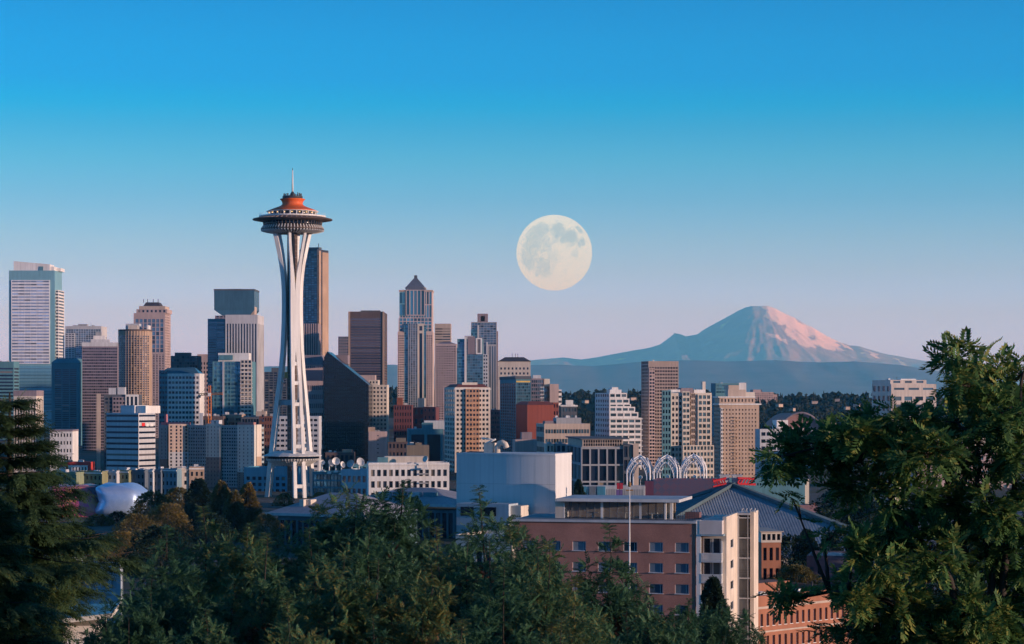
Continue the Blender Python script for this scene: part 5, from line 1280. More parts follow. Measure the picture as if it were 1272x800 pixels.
# ------------------------------------------------------------------ white stage block (theatre)
def stage_block():
    b = B('theatre', 'big windowless white stage block with a curved shaded front and a sunlit right end', 'theatre', 567, 690, 565, 900, -20, xs=710)
    z1 = b.H
    n = 36; pl = []
    for i in range(n + 1):
        f = i / n; bow = 5.5 * (1 - (1 - f) ** 2.0) if False else 7.0 * math.sin(math.pi * f) * (0.35 + .65 * f)
        pl.append((b.w * f, -bow * .30))
    mb = MB(); mb.prism(pl + [(b.w, b.d), (0, b.d)], 0, z1)
    wm = wallmat('stage_white', (.68, .68, .68), var=.06, streak=.06)
    mb.build('wall', wm, b.root)
    mb = MB()
    for zz in (z1 * .36, z1 * .68):
        for (ax, ay), (bx, by) in zip(pl, pl[1:]): mb.add([(ax, ay - .03, zz), (bx, by - .03, zz), (bx, by - .03, zz + .12), (ax, ay - .03, zz + .12), (ax, ay + .1, zz), (bx, by + .1, zz), (bx, by + .1, zz + .12), (ax, ay + .1, zz + .12)], [(0, 1, 2, 3), (3, 2, 6, 7), (0, 4, 5, 1)])
    for (ax, ay) in pl[4:-1:5]: mb.box(ax - .03, ax + .03, ay - .02, ay + .1, 0, z1)
    mb.build('panel_joint', wallmat('joint_grey', (.42, .43, .44)), b.root)
    mb = MB(); mb.prism([(x, y - .25) for x, y in pl] + [(b.w + .25, b.d), (-.2, b.d)], z1 + .01, z1 + .8); mb.build('parapet', wm, b.root)
    b.box(601, 612, 550, 566, 4, 9, CREAM, 'chimney')
    # curved exhaust cowl and plant on the roof
    mb = MB(); x, y = b.X(618, 5), 5.0; mb.tube([(x, y, z1), (x, y, z1 + 3.2), (x + .8, y, z1 + 4.6), (x + 2.0, y, z1 + 4.9), (x + 3.2, y, z1 + 4.2), (x + 3.8, y, z1 + 2.8)], 1.15, 10); mb.build('exhaust_cowl', CREAM, b.root)
    b.box(580, 600, 561, 566, 6, 12, DGREY); b.box(625, 650, 562.5, 566, 8, 14, DGREY)
    mb = MB(); x = b.X(606, 5); mb.tube([(x, 3.5, z1 + 4.6), (x + 4, 3, z1 + 6.2)], .35, 6); mb.tube([(x - 2, 3.4, z1 + 6.6), (x + 3.6, 3.2, z1 + 6.0)], .3, 6); mb.build('davit_arm', STEEL, b.root)
    # lower steps at its foot
    b.box(632, 647, 627, 668, -14, -3.9, CREAM, 'entrance_block'); b.box(567, 632, 625, 652, -16, -5.6, wallmat('pale_blue_wall', (.40, .47, .52)), 'foyer')
    b.box(572, 588, 629, 640, -16.3, -16.02, GN, 'window'); b.box(596, 616, 629, 640, -16.3, -16.02, GN, 'window')
    b.box(699, 703, 615, 645, b.w * 0, .01, BEIGE, 'pipe') if False else None
    b.done()
stage_block()

# low roofs of the near centre
def pavilion():
    b = B('pavilion', 'low wide pavilion with a grey lilac hipped roof and a glazed right wing', 'pavilion', 345, 452, 640, 860, -27, depth=40)
    b.main(wallmat('pavilion_wall', (.10, .17, .21)), F=[Z(14, 1, .7, .7, GN)])
    LR = wallmat('lilac_roof', (.30, .30, .34), scale=.08, var=.2)
    mb = MB(); x0, x1 = b.X(334), b.X(456)
    zr, ze = b.T(611, 20), b.T(637)
    mb.add([(x0, -2, ze), (x1, -2, ze), (x1, b.d, ze), (x0, b.d, ze), (x0 + (x1 - x0) * .35, 20, zr), (x0 + (x1 - x0) * .62, 20, zr)], [(0, 1, 5, 4), (1, 2, 5), (2, 3, 4, 5), (3, 0, 4), (3, 2, 1, 0)])
    mb.build('roof', LR, b.root)
    b.lbox(x0 - .3, x1 + .3, -2.4, -2.02, ze - .9, ze + .15, PALEG, 'fascia')
    for (p, q, y0) in ((372, 377, 5), (379, 386, 7)): b.box(p, q, 620, 630, y0, y0 + 4, CREAM, 'rooftop_vent')
    b.done()
    b = B('pavilion', 'low pavilion with a wide pale lilac roof right of the first, before the white office', 'pavilion', 440, 566, 631, 930, -26, depth=44)
    b.main(wallmat('pavilion_wall', (.10, .17, .21)), F=[Z(16, 1, .72, .8, GD)])
    x0, x1 = b.X(425), b.X(570); ze = b.T(624); zr = b.T(604.5, 26)
    mb = MB(); mb.add([(x0, -3, ze), (x1, -3, ze), (x1, b.d, ze), (x0, b.d, ze), (x0 + (x1 - x0) * .30, 24, zr), (x0 + (x1 - x0) * .55, 24, zr)], [(0, 1, 5, 4), (1, 2, 5), (2, 3, 4, 5), (3, 0, 4), (3, 2, 1, 0)]); mb.build('roof', LR, b.root)
    b.lbox(x0 - .3, x1 + .3, -3.4, -3.02, ze - .9, ze + .15, PALEG, 'fascia')
    for i in range(4):
        q = x0 + (x1 - x0) * (.25 + .12 * i); b.lbox(q, q + 5, 6 + i, 9 + i, ze + 1, ze + 4.2, TEAL if i % 2 else PALEG, 'skylight')
    b.done()
    b = B('hall', 'small flat roofed hall with blue grey walls at the foot of the stage block', 'hall', 566, 636, 668, 640, -20, depth=22)
    b.main(CREAM, F=[Z(6, 1, .6, .5, GN)], roof=PALEG); b.done()
pavilion()

# ------------------------------------------------------------------ arena with pyramid roof
def arena():
    ax, ay, zt, zc, Ln = 74.0, 770.0, 26.6, 7.0, 68.0
    r = empty('arena', (ax, ay, 0), 0, 'arena under a broad slate blue pyramid roof with red trusses on top', 'arena')
    dirs = [Vector((math.cos(R(a)), math.sin(R(a)), 0)) for a in (-40, 50, 140, 230)]
    corners = [d * Ln + Vector((0, 0, zc)) for d in dirs]; apex = Vector((0, 0, zt))
    for i in range(4):
        A_, B_ = corners[i], corners[(i + 1) % 4]
        n = 24; v, f = [], []
        for p in range(n + 1):
            for q in range(n + 1):
                s_, t_ = p / n, q / n
                e0, e1 = apex.lerp(A_, s_), apex.lerp(B_, s_)
                P = e0.lerp(e1, t_); P.z -= 2.2 * math.sin(math.pi * t_) * s_ * (1 - .3 * s_)
                v.append(tuple(P))
        for p in range(n):
            for q in range(n): f.append((p * (n + 1) + q, p * (n + 1) + q + 1, (p + 1) * (n + 1) + q + 1, (p + 1) * (n + 1) + q))
        mb = MB(); mb.add(v, f, 0, True); mb.build('roof', SHINGLE, r)
        # raised seams, running down the fall of the roof
        mb = MB(); m = 104
        for q in range(1, m):
            t_ = q / m; pts = []
            e = A_.lerp(B_, t_); dn = ((A_ + B_) / 2 - apex); dn.z = 0; dn.normalize()
            for s_ in np.linspace(abs(2 * t_ - 1) * .0 + .0, 1, 9):
                # seam parallel to the middle line, starting on the ridge
                lat = (t_ - .5)
                s0 = abs(2 * lat); ss = s0 + (1 - s0) * s_
                tt = .5 + lat / max(ss, 1e-3)
                tt = min(1, max(0, tt))
                P = apex.lerp(A_, ss).lerp(apex.lerp(B_, ss), tt); P.z += .10 - 2.2 * math.sin(math.pi * tt) * ss * (1 - .3 * ss) - .06
                pts.append(P)
            mb.tube(pts, .075, 4, smooth=False)
        mb.build('roof_seam', wallmat('seam_metal', (.22, .26, .30)), r)
    for i in range(4):
        d = dirs[i]; t = Vector((-d.y, d.x, 0)); up = Vector((0, 0, 1))
        mb = MB(); pts = [apex + Vector((0, 0, .5)), apex.lerp(corners[i], .5) + Vector((0, 0, .5)), corners[i] + Vector((0, 0, .4))]
        mb.sweep(pts, [t] * 3, [up] * 3, [1.1, 1.5, 2.0], [.55] * 3); mb.build('ridge_beam', wallmat('ridge_teal', (.10, .15, .17)), r)
        mb = MB(); p = corners[i] - d * 3; mb.sweep([Vector((p.x, p.y, -2)), Vector((p.x, p.y, zc))], [t] * 2, [d] * 2, [3, 2], [4, 2]); mb.build('buttress', CONC, r)
    mb = MB()
    for i in range(4):
        A_, B_ = corners[i] * .93, corners[(i + 1) % 4] * .93
        A_.z = B_.z = 0; d = (B_ - A_).normalized()
        mb.sweep([A_ + Vector((0, 0, 1)), B_ + Vector((0, 0, 1))], [Vector((0, 0, 1))] * 2, [Vector((-d.y, d.x, 0))] * 2, [4.2] * 2, [.4] * 2)
    mb.build('wall', CONC, r)
    RM = wallmat('truss_red', (.62, .03, .04), rough=.5)
    for sg, sz in ((-1, 1.0), (1, 1.25)):
        mb = MB()
        d = Vector((math.cos(R(10)), math.sin(R(10)), 0))
        for hh in (0, 1.9): mb.sweep([apex + d * (sg * 2.0) + Vector((0, 0, .6 + hh)), apex + d * (sg * 6.6 * sz) + Vector((0, 0, -.6 + hh + (.9 if sg > 0 else .2)))], [Vector((0, 0, 1))] * 2, [Vector((-d.y, d.x, 0))] * 2, [.35] * 2, [.8] * 2)
        for i in range(5):
            f0 = i / 5; a = apex + d * (sg * (2.0 + f0 * 4.6 * sz)) + Vector((0, 0, .5)); mb.tube([a, a + d * (sg * .9) + Vector((0, 0, 1.8))], .3, 4, smooth=False)
        mb.build('roof_truss', RM, r)
        mb = MB(); p = apex + d * (sg * 2.2) + Vector((0, 3.5, 0)); mb.box(p.x - 1.6, p.x + 1.6, p.y - 1.5, p.y + 1.5, p.z - 1, p.z + 3.2); mb.box(p.x - 1.9, p.x + 1.9, p.y - 1.8, p.y + 1.8, p.z + 3.22, p.z + 3.5); mb.build('roof_plant', PALEG, r)
    b = B('exhibition_hall', 'low sunlit white hall with ribbed wall behind the arena roof', 'hall', 926, 962, 610, 1030, 10, depth=16)
    b.main(WHITE, F=[Z(16, 1, .12, .9, GB)], roof=ROOFG); b.lbox(b.X(956), b.X(966), -1, -.02, 0, b.H + .4, DGREY, 'pier'); b.done()
    b = B('exhibition_hall', 'plain bright cream box behind the arena roof, half hidden by leaves', 'hall', 966, 1005, 598, 1010, 10, depth=16)
    b.main(CREAM, roof=ROOFG); b.lbox(-.2, .9, -.4, -.02, 0, b.H, TAN, 'pier'); b.done()
    b = B('exhibition_hall', 'long teal flat roofed hall with a dark dotted cornice beyond the arena', 'hall', 893, 1000, 598, 990, 4, depth=20)
    b.main(TEAL, F=[Z(30, 1, .5, .5, GN, za=b.H - 2.4, zb=b.H - .3)], roof=ROOFG)
    mb = MB(); x = b.X(957, 8); mb.lathe([(4.2, b.H), (3.9, b.H + 1.6), (2.6, b.H + 2.8), (.1, b.H + 3.2)], 18, (x, 8)); mb.build('dome', wallmat('dome_teal', (.05, .30, .38)), b.root); b.done()
    b = B('house', 'small house with a mauve tiled roof and a brick chimney right of the arena', 'house', 975, 1022, 637, 985, 10, depth=18)
    b.main(BEIGE, F=[Z(5, 1, .4, .4, GN)]); b.hip(-.8, b.w + .8, -.8, b.d + .8, b.H + .02, b.T(628), wallmat('mauve_roof', (.28, .16, .16)), .18); b.box(1011, 1015, 625, 634, 3, 4.5, BRICK, 'chimney'); b.done()
arena()

# ------------------------------------------------------------------ white gothic arches
def gothic_arch(px, top, label, D=1050.0, half=14.3):
    k = D / FPX; c = at(px, 600, D)
    r = empty('gothic_arch', (c.x, c.y, 0), R(-12), label, 'arch', 'white lattice arches')
    H = zat(top, D); hw = half * k; hs = H - hw * 1.35
    prof = lambda f: (hw * (1 - f ** 1.8) ** .72, hs + (H - hs) * f)       # pointed curve from spring line to apex
    WT = wallmat('arch_white', (.78, .78, .80), rough=.5, var=.04, streak=.03)
    apexz = H
    for cxs, cys in ((-1, -1), (1, -1), (1, 1), (-1, 1)):
        mb = MB()
        for off in (0.0, .23):
            pts = [(cxs * hw * (1 - off), cys * hw * (1 - off * .3), 0), (cxs * hw * (1 - off), cys * hw * (1 - off * .3), hs * .6)]
            for i in range(11):
                f = i / 10; q, zz = prof(f)
                pts.append((cxs * q * (1 - off), cys * q * (1 - off * .3), zz - off * 4 * f))
            mb.tube(pts, .30, 6)
        pts0, pts1 = [], []
        mb.build('arch_rib', WT, r)
    # one pointed arch on each of the four sides, doubled and tied by lattice bars
    for ux, uy in ((1, 0), (0, 1), (-1, 0), (0, -1)):
        mb = MB()
        vx, vy = -uy, ux
        rows = []
        for sc, dz in ((1.0, 0), (.72, -1.6)):
            for sg in (-1, 1):
                pts = []
                for i in range(13):
                    f = i / 12; q = hw * sc * (1 - f ** 1.8) ** .75; zz = (hs * .95 + dz) + (H - 1.0 - hs * .95) * f + dz * f * .3
                    lean = hw * (1 - .45 * max(0, (zz - hs) / (H - hs)) ** 1.6)
                    pts.append(Vector((ux * lean + vx * q * sg, uy * lean + vy * q * sg, zz)))
                pts.insert(0, Vector((pts[0].x, pts[0].y, 0)))
                mb.tube(pts, .22, 5); rows.append(pts)
        for sgi in (0, 1):
            a, e = rows[sgi], rows[2 + sgi]
            for i in range(3, 13, 2):
                mb.tube([a[i], e[min(13, i + 1)]], .13, 4, smooth=False); mb.tube([a[min(13, i + 1)], e[i]], .13, 4, smooth=False)
        mb.build('tracery', WT, r)
    mb = MB(); mb.lathe([(.5, H - 2), (1.0, H - .6), (.1, H + .6)], 8); mb.build('finial', WT, r)
for px, top, lab in ((795, 566, 'left white lattice gothic arch, standing forward near the dark framed office'), (828.5, 565.5, 'middle one of three white lattice gothic arches'), (861.5, 564.5, 'white lattice gothic arch in front of the cream apartment tower wing')):
    gothic_arch(px, top, lab)
def globe_lamp(px, py, D, lab):
    c = at(px, py, D); r = empty('globe_lamp', (c.x, c.y, 0), 0, lab, 'lamp', 'white globe lamps at the arches')
    mb = MB(); mb.tube([(0, 0, 0), (0, 0, c.z - .8)], .14, 6); mb.build('pole', STEEL, r)
    mb = MB(); mb.lathe([(.05, c.z - 1), (.7, c.z - .7), (1, c.z), (.7, c.z + .7), (.05, c.z + 1)], 14); mb.build('globe', WHITE, r)
for px, py, lab in ((795.5, 593, 'white globe lamp inside the left arch'), (829.5, 592.5, 'white globe lamp inside the middle arch'), (863, 592.5, 'white globe lamp inside the arch before the cream tower')): globe_lamp(px, py, 1046, lab)
# long diamond-patterned wall in front of the arches
def pattern_wall():
    b = B('exhibition_hall', 'long low hall with a dark wall patterned in red and blue diamonds below the arches', 'hall', 812, 898, 598, 960, -8, depth=14)
    m, t, p = new_mat('diamond_wall'); L = t.links.new
    co = t.nodes.new('ShaderNodeTexCoord'); mp = t.nodes.new('ShaderNodeMapping'); mp.inputs['Rotation'].default_value = (0, R(45), 0); ck = t.nodes.new('ShaderNodeTexChecker'); ck.inputs['Scale'].default_value = .42
    ck.inputs['Color1'].default_value = (.06, .12, .20, 1); ck.inputs['Color2'].default_value = (.24, .10, .13, 1)
    L(co.outputs['Object'], mp.inputs[0]); L(mp.outputs[0], ck.inputs[0]); L(ck.outputs[0], p.inputs['Base Color']); p.inputs['Roughness'].default_value = .8
    b.main(m, roof=ROOFG); b.lbox(b.X(801), -.05, 0, 12, 0, b.H + .1, wallmat('plum_wall', (.20, .07, .11)), 'plum_panel'); b.done()
    b = B('screen_fence', 'pale ribbed screen wall with blue panels at the left foot of the arches', 'fence', 716, 801, 603, 930, -6, depth=3)
    b.main(PALEG, F=[Z(40, 1, .35, .85, wallmat('screen_slot', (.2, .3, .36)))])
    for (p0, q0, mm) in ((722, 728, BLUEW), (732, 740, wallmat('mural_grey', (.16, .2, .25))), (742, 752, BLUEW)): b.box(p0, q0, 604, 618, -.5, -.02, mm, 'mural_panel')
    b.done()
pattern_wall()
def banner_pole():
    D = 890; c = at(770, 620, D); r = empty('banner_pole', (c.x, c.y, 0), 0, 'slim pole with a red and a violet banner near the left arch', 'banner')
    mb = MB(); mb.tube([(0, 0, 0), (0, 0, zat(599, D))], .18, 6); mb.build('pole', DARKM, r)
    mb = MB(); mb.box(-1.2, 1.2, -.12, -.2 + .4, zat(607.5, D), zat(600, D)); mb.build('banner', wallmat('banner_red', (.40, .03, .06)), r)
    mb = MB(); mb.box(-1.4, 1.0, -.12, .2, zat(617, D), zat(608.5, D)); mb.build('banner', wallmat('banner_violet', (.15, .10, .28)), r)
banner_pole()
# ------------------------------------------------------------------ near buildings on the slope
def brick_house():
    b = B('apartment_house', 'red brick apartment house with a glazed roof pavilion and a tall white stair tower', 'apartment building', 640, 864, 647.5, 323, -13, depth=15)
    m, t, p = new_mat('near_brick'); L = t.links.new
    co = t.nodes.new('ShaderNodeTexCoord'); mp = t.nodes.new('ShaderNodeMapping'); mp.inputs['Rotation'].default_value = (R(90), 0, 0)
    br = t.nodes.new('ShaderNodeTexBrick'); br.inputs['Scale'].default_value = 4.0; br.inputs['Mortar Size'].default_value = .012
    br.inputs['Color1'].default_value = (.43, .20, .15, 1); br.inputs['Color2'].default_value = (.35, .155, .12, 1); br.inputs['Mortar'].default_value = (.38, .24, .2, 1)
    nz = t.nodes.new('ShaderNodeTexNoise'); nz.inputs['Scale'].default_value = .25; nz.inputs['Detail'].default_value = 6
    mr = t.nodes.new('ShaderNodeMapRange'); mr.inputs[1].default_value, mr.inputs[2].default_value, mr.inputs[3].default_value, mr.inputs[4].default_value = .3, .7, .75, 1.2
    sc = t.nodes.new('ShaderNodeVectorMath'); sc.operation = 'SCALE'
    L(co.outputs['Object'], mp.inputs[0]); L(mp.outputs[0], br.inputs['Vector']); L(co.outputs['Object'], nz.inputs[0]); L(nz.outputs[0], mr.inputs[0]); L(br.outputs[0], sc.inputs[0]); L(mr.outputs[0], sc.inputs['Scale']); L(sc.outputs[0], p.inputs['Base Color']); p.inputs['Roughness'].default_value = .85
    H = b.H; fh = 2.9
    CUR = glassmat('glass_curtain', (.05, .09, .13), (.22, .26, .30), .45, .1)
    z0 = H - 2.0 - 7 * fh
    b.main(m, F=[Z(7, 7, .53, .47, CUR, za=z0, zb=H - 2.0, mx=.004)], r=.28)
    b.lbox(-.25, b.w + .1, -.3, b.d, H + .004, H + .32, PALEG, 'coping'); b.lbox(.3, b.w - .3, .4, b.d - .4, H + .33, H + .38, ROOFG, 'roof')
    LIL = wallmat('lilac_render', (.62, .56, .54), scale=.3); CRM = wallmat('cream_render', (.68, .58, .48), scale=.3)
    b.lbox(b.w + .11, b.w + .75, -.10, .3, 0, H + .5, WHITE, 'pier')
    # balcony bay
    xa, xb, y0 = b.w + .76, b.X(896, -.15), -.15
    tq = t_of(916); e0 = b.A + Vector((b.c, b.sn, 0)) * (xb + .5)
    yt = (tq * e0.y - e0.x) / (-b.sn - tq * b.c)
    b.blk(xa, xb - .05, 1.5, yt + 2, 0, H - .5, CRM, F=[Z(2, 7, .9, .72, GD, za=z0 - .3, zb=H - 1.7)], r=.15)
    b.lbox(xa - .2, xb + .1, y0, yt + 3, H - 1.45, H + .42, LIL, 'parapet')
    b.lbox(xa, xb + .3, y0 - .1, 1.45, H - 1.7, H - 1.47, wallmat('canopy_blue', (.30, .42, .48)), 'canopy')
    for j in range(7):
        z = z0 + j * fh - .25
        mb = MB(); mb.box(xa, xb, y0, 1.48, z - .22, z); mb.build('balcony', PALEG, b.root)
        mb = MB(); mb.box(xa, xb, y0, y0 + .08, z + .95, z + 1.05); mb.box(xb - .08, xb, y0 + .09, 1.48, z + .95, z + 1.05)
        n = 16
        for i in range(n + 1): x = xa + (xb - xa - .1) * i / n; mb.box(x, x + .12, y0 + .01, y0 + .06, z + .004, z + .945)
        for i in range(6): y = y0 + .12 + i * .3; mb.box(xb - .06, xb - .01, y, y + .14, z + .004, z + .945)
        mb.build('balcony_rail', WHITE, b.root)
        mb = MB(); mb.box(xb - .25, xb, 1.2, 1.45, z, z + fh - .23); mb.build('balcony_post', WHITE, b.root)
    # west face of the bay
    b.blk(xb - .04, xb + .5, 1.5, yt, 0, H + .9, CRM, Rr=[Z(1, 7, .28, .42, GD, za=z0, zb=H - 1.8)], r=.2, name='west_wall')
    # stair tower
    ta, tb = b.X(916, yt), b.X(936.5, yt)
    zt = b.T(640, yt, tb)
    b.lbox(ta, tb - .6, yt + 2.2, yt + 2.5, 0, zt, wallmat('stair_back', (.30, .27, .25)), 'stair_back_wall')
    b.lbox(tb - .55, tb, yt, yt + 5.2, 0, zt + .5, CRM, 'stair_wall')
    b.lbox(ta - .1, ta + .22, yt, yt + 2.15, 0, zt, PALEG, 'stair_post'); b.lbox(b.X(928.6, yt), b.X(929.4, yt), yt, yt + .16, 0, zt, PALEG, 'stair_post')
    b.lbox(ta - .25, tb - .56, yt - .2, yt + 3, zt + .01, zt + .35, PALEG, 'stair_roof')
    n = int(zt / fh)
    for j in range(n):
        z = zt - .3 - j * fh
        b.lbox(ta + .23, tb - .56, yt + .02, yt + 2.1, z - .18, z, PALEG, 'landing')
        sa, sb = b.X(929.6, yt), tb - .6
        mb = MB()
        for s_ in range(9):
            f = s_ / 9
            mb.box(sa + (sb - sa) * f * .9, sa + (sb - sa) * (f * .9 + .12), yt + .9, yt + 1.9, z - fh + f * fh, z - fh + f * fh + .32)
        mb.build('stair_flight', WHITE, b.root)
        mb = MB()
        for q in (.35, .7, 1.05): mb.box(ta + .25, tb - .6, yt + .05, yt + .09, z - fh + q + .0, z - fh + q + .05)
        mb.build('stair_railing', DARKM, b.root)
        g = MB(); g.box(ta + .24, b.X(928.5, yt), yt + .12, yt + .15, z - fh + .1, z - .2); g.build('stair_glass', glassmat('stair_pane', (.05, .055, .06), frac=.0), b.root)
    mb = MB()
    for i in range(4): x = ta + .5 + i * .6; mb.box(x, x + .35, yt + .5, yt + .8, zt + .36, zt + .62); mb.tube([(x, yt + .6, zt + .6), (x + .25, yt + .5, zt + .95)], .07, 5)
    mb.build('roof_lamp', WHITE, b.root)
    # glazed roof pavilion
    v0 = 2.6; pa, pb = b.X(700, v0), b.X(834, v0); zf, zr = H + .39, b.T(622, v0)
    b.lbox(b.X(693, v0), b.X(843, v0 - 1.3), v0 - 1.3, b.d - 1, zr + .01, zr + .42, PALEG, 'pavilion_roof')
    b.lbox(b.X(693, v0) + .1, b.X(843, v0 - 1.3) + .05, v0 - 1.36, v0 - 1.31, zr + .05, zr + .48, WHITE, 'fascia')
    b.lbox(pa - 1.2, pa, v0, b.d - 2, zf, zr, CRM, 'pavilion_wall')
    b.lbox(pa + .05, pb, v0 + 3.6, v0 + 3.9, zf, zr - .1, wallmat('room_warm', (.38, .28, .2)), 'pavilion_back_wall')
    gm, gt_, gp = new_mat('clear_glass'); gp.inputs['Base Color'].default_value = (.7, .8, .85, 1); gp.inputs['Transmission Weight'].default_value = .92; gp.inputs['Roughness'].default_value = .03; gp.inputs['IOR'].default_value = 1.1
    n = 14
    for i in range(n):
        x0, x1 = pa + (pb - pa) * i / n, pa + (pb - pa) * (i + 1) / n
        g = MB(); g.box(x0 + .06, x1 - .06, v0 + .1, v0 + .13, zf + .1, zr - .1); g.build('pavilion_pane', gm, b.root)
        q = MB(); w_ = .16 if i in (0, 5, 10) else .05; q.box(x0 - w_, x0 + w_, v0, v0 + .2, zf, zr); q.build('pavilion_post', WHITE if i in (0, 5, 10) else DGREY, b.root)
    q = MB(); q.box(pb - .2, pb + .2, v0 - .1, v0 + .3, zf, zr); q.box(b.X(826, v0), b.X(828, v0), v0 - .5, v0 - .1, zf, zr); q.build('pavilion_post', WHITE, b.root)
    for x in (.25, .55, .8): q = MB(); xx = pa + (pb - pa) * x; q.box(xx - .8, xx + .8, v0 + 1.5, v0 + 2.4, zf + .7, zf + .78); q.box(xx - .1, xx + .1, v0 + 1.8, v0 + 2.0, zf, zf + .69); q.build('table', CREAM, b.root)
    # roof terrace rail
    q = MB(); x0, x1 = b.X(836, .8), b.w - .3
    for zz in (.5, .85, 1.15): q.box(x0, x1, .8, .84, zf + zz, zf + zz + .04)
    for i in range(10): xx = x0 + (x1 - x0) * i / 9; q.box(xx, xx + .05, .85, .9, zf, zf + 1.2)
    q.build('terrace_rail', DARKM, b.root)
    b.lbox(b.X(850, 4), b.w - .2, 5, 7, zf, zf + .9, wallmat('planter', (.22, .12, .12)), 'planter')
    b.done(frame=PALEG)
brick_house()
def flagpole():
    D = 298; c = at(782, 700, D); r = empty('light_pole', (c.x, c.y, gz(D) - .5), 0, 'slender pale pole standing before the brick apartment house', 'pole')
    h = zat(605, D) - gz(D) + .5
    mb = MB(); mb.tube([(0, 0, 0), (0, 0, h * .6), (0, 0, h)], [.14, .12, .08], 8); mb.build('pole', STEEL, r)
    mb = MB(); mb.lathe([(.05, h), (.2, h + .1), (.22, h + .5), (.05, h + .75)], 10); mb.box(-.5, .5, -.07, .07, h - .5, h - .35); mb.build('lamp_head', wallmat('lamp_bronze', (.30, .18, .08)), r)
flagpole()
b = B('apartment_house', 'cream topped orange brick block tucked behind the stair tower', 'apartment building', 946, 970, 674, 420, 8, depth=12)
b.main(wallmat('orange_brick', (.36, .15, .09)), F=[Z(3, 6, .55, .62, GN, zb=b.H - .3)]); b.blk(-.1, b.w + .1, -.15, b.d, b.H + .01, b.T(661), CREAM, F=[Z(4, 1, .7, .6, GD)]); b.lbox(-.4, b.w + .4, -.5, b.d, b.T(661) + .01, b.T(660), BEIGE, 'roof'); b.done()
b = B('apartment_house', 'low orange brick building with tall white framed windows right of the stair tower', 'apartment building', 940, 1060, 748, 348, 44, depth=14)
b.main(wallmat('orange_brick', (.36, .15, .09)), F=[Z(16, 1, .42, .75, GD, za=b.H - 4.2, zb=b.H - 1.6), Z(16, 1, .42, .75, GD, za=b.H - 7.6, zb=b.H - 5.0)], L=None, roof=ROOFD)
b.lbox(-.15, b.w + .1, -.2, -.02, b.H - 1.1, b.H - .75, BEIGE, 'string_course'); b.lbox(-.15, b.w + .1, -.2, -.02, b.H - 4.75, b.H - 4.5, BEIGE, 'string_course')
b.lbox(6, 14, 5, 9, b.H + .1, b.H + 2.2, wallmat('orange_brick', (.36, .15, .09)), 'penthouse'); b.gear(7, 50, b.H, 1, 22, .7); b.done(frame=WHITE)
b = B('apartment_house', 'dark flat roofed house with rooftop vents seen through the right hand branches', 'house', 1002, 1082, 696, 430, -12, depth=14)
b.main(wallmat('dusk_wall', (.13, .12, .15)), F=[Z(8, 3, .5, .5, GB, za=b.H - 9, zb=b.H - .6)], roof=ROOFD); b.gear(6, 61, b.H, size=.9); b.done()
b = B('office_block', 'pale block glimpsed through the branches of the big dark leaved tree', 'office building', 1072, 1112, 606, 900, -20, depth=18)
b.main(CREAM, F=[Z(6, 6, .6, .5, GD)], roof=ROOFG); b.done()
b = B('office_block', 'pinkish terraced block glimpsed high among leaves near the right edge', 'office building', 1140, 1262, 556, 1400, 6, depth=22)
b.main(PINK, F=[Z(16, 6, .6, .5, GB)], roof=ROOFG); b.blk(b.X(1165), b.X(1235), 4, 18, b.H + 1, b.T(543), CREAM, F=[Z(8, 2, .5, .5, GN)]); b.done()
b = B('office_block', 'long blue grey block deep behind the branches at the right edge', 'office building', 1120, 1300, 640, 620, -14, depth=20)
b.main(wallmat('slate_wall2', (.22, .25, .30)), F=[Z(18, 4, .6, .5, GN)], roof=ROOFG); b.done()
b = B('office_building', 'large plain pale blue grey building in shade behind the conifer', 'office building', 20, 150, 700, 285, -24, depth=.3)
b.main(wallmat('shade_render', (.34, .40, .46), scale=.2), F=[Z(10, 1, .5, .5, GD, za=b.H - 3.4, zb=b.H - .8)]); b.lbox(-.2, b.w, -.15, -.02, b.H - .4, b.H + .6, PALEG, 'fascia')
b.blk(0, b.w - 9, .32, 6, 0, b.H - .2, wallmat('shade_render', (.34, .40, .46), scale=.2), roof=PALEG); b.done()
def cottage():
    b = B('house', 'small cream house with a broad pale eave low in the left corner', 'house', 50, 122, 778, 150, 6, depth=8)
    b.main(CREAM, F=[Z(7, 1, .52, .6, GD, za=b.H - 2.2, zb=b.H - .5)], r=.15)
    mb = MB(); x0, x1 = -1.2, b.w + 1.0
    mb.add([(x0, -1.2, b.H + .02), (x1, -1.2, b.H + .62), (x1, b.d, b.H + .62), (x0, b.d, b.H + .02), (x0, -1.2, b.H + .32), (x1, -1.2, b.H + .92), (x1, b.d, b.H + .92), (x0, b.d, b.H + .32)], [(0, 1, 5, 4), (1, 2, 6, 5), (2, 3, 7, 6), (3, 0, 4, 7), (4, 5, 6, 7), (3, 2, 1, 0)]); mb.build('roof', wallmat('pale_eave', (.66, .60, .50), scale=.4), b.root)
    b.done(frame=WHITE)
cottage()
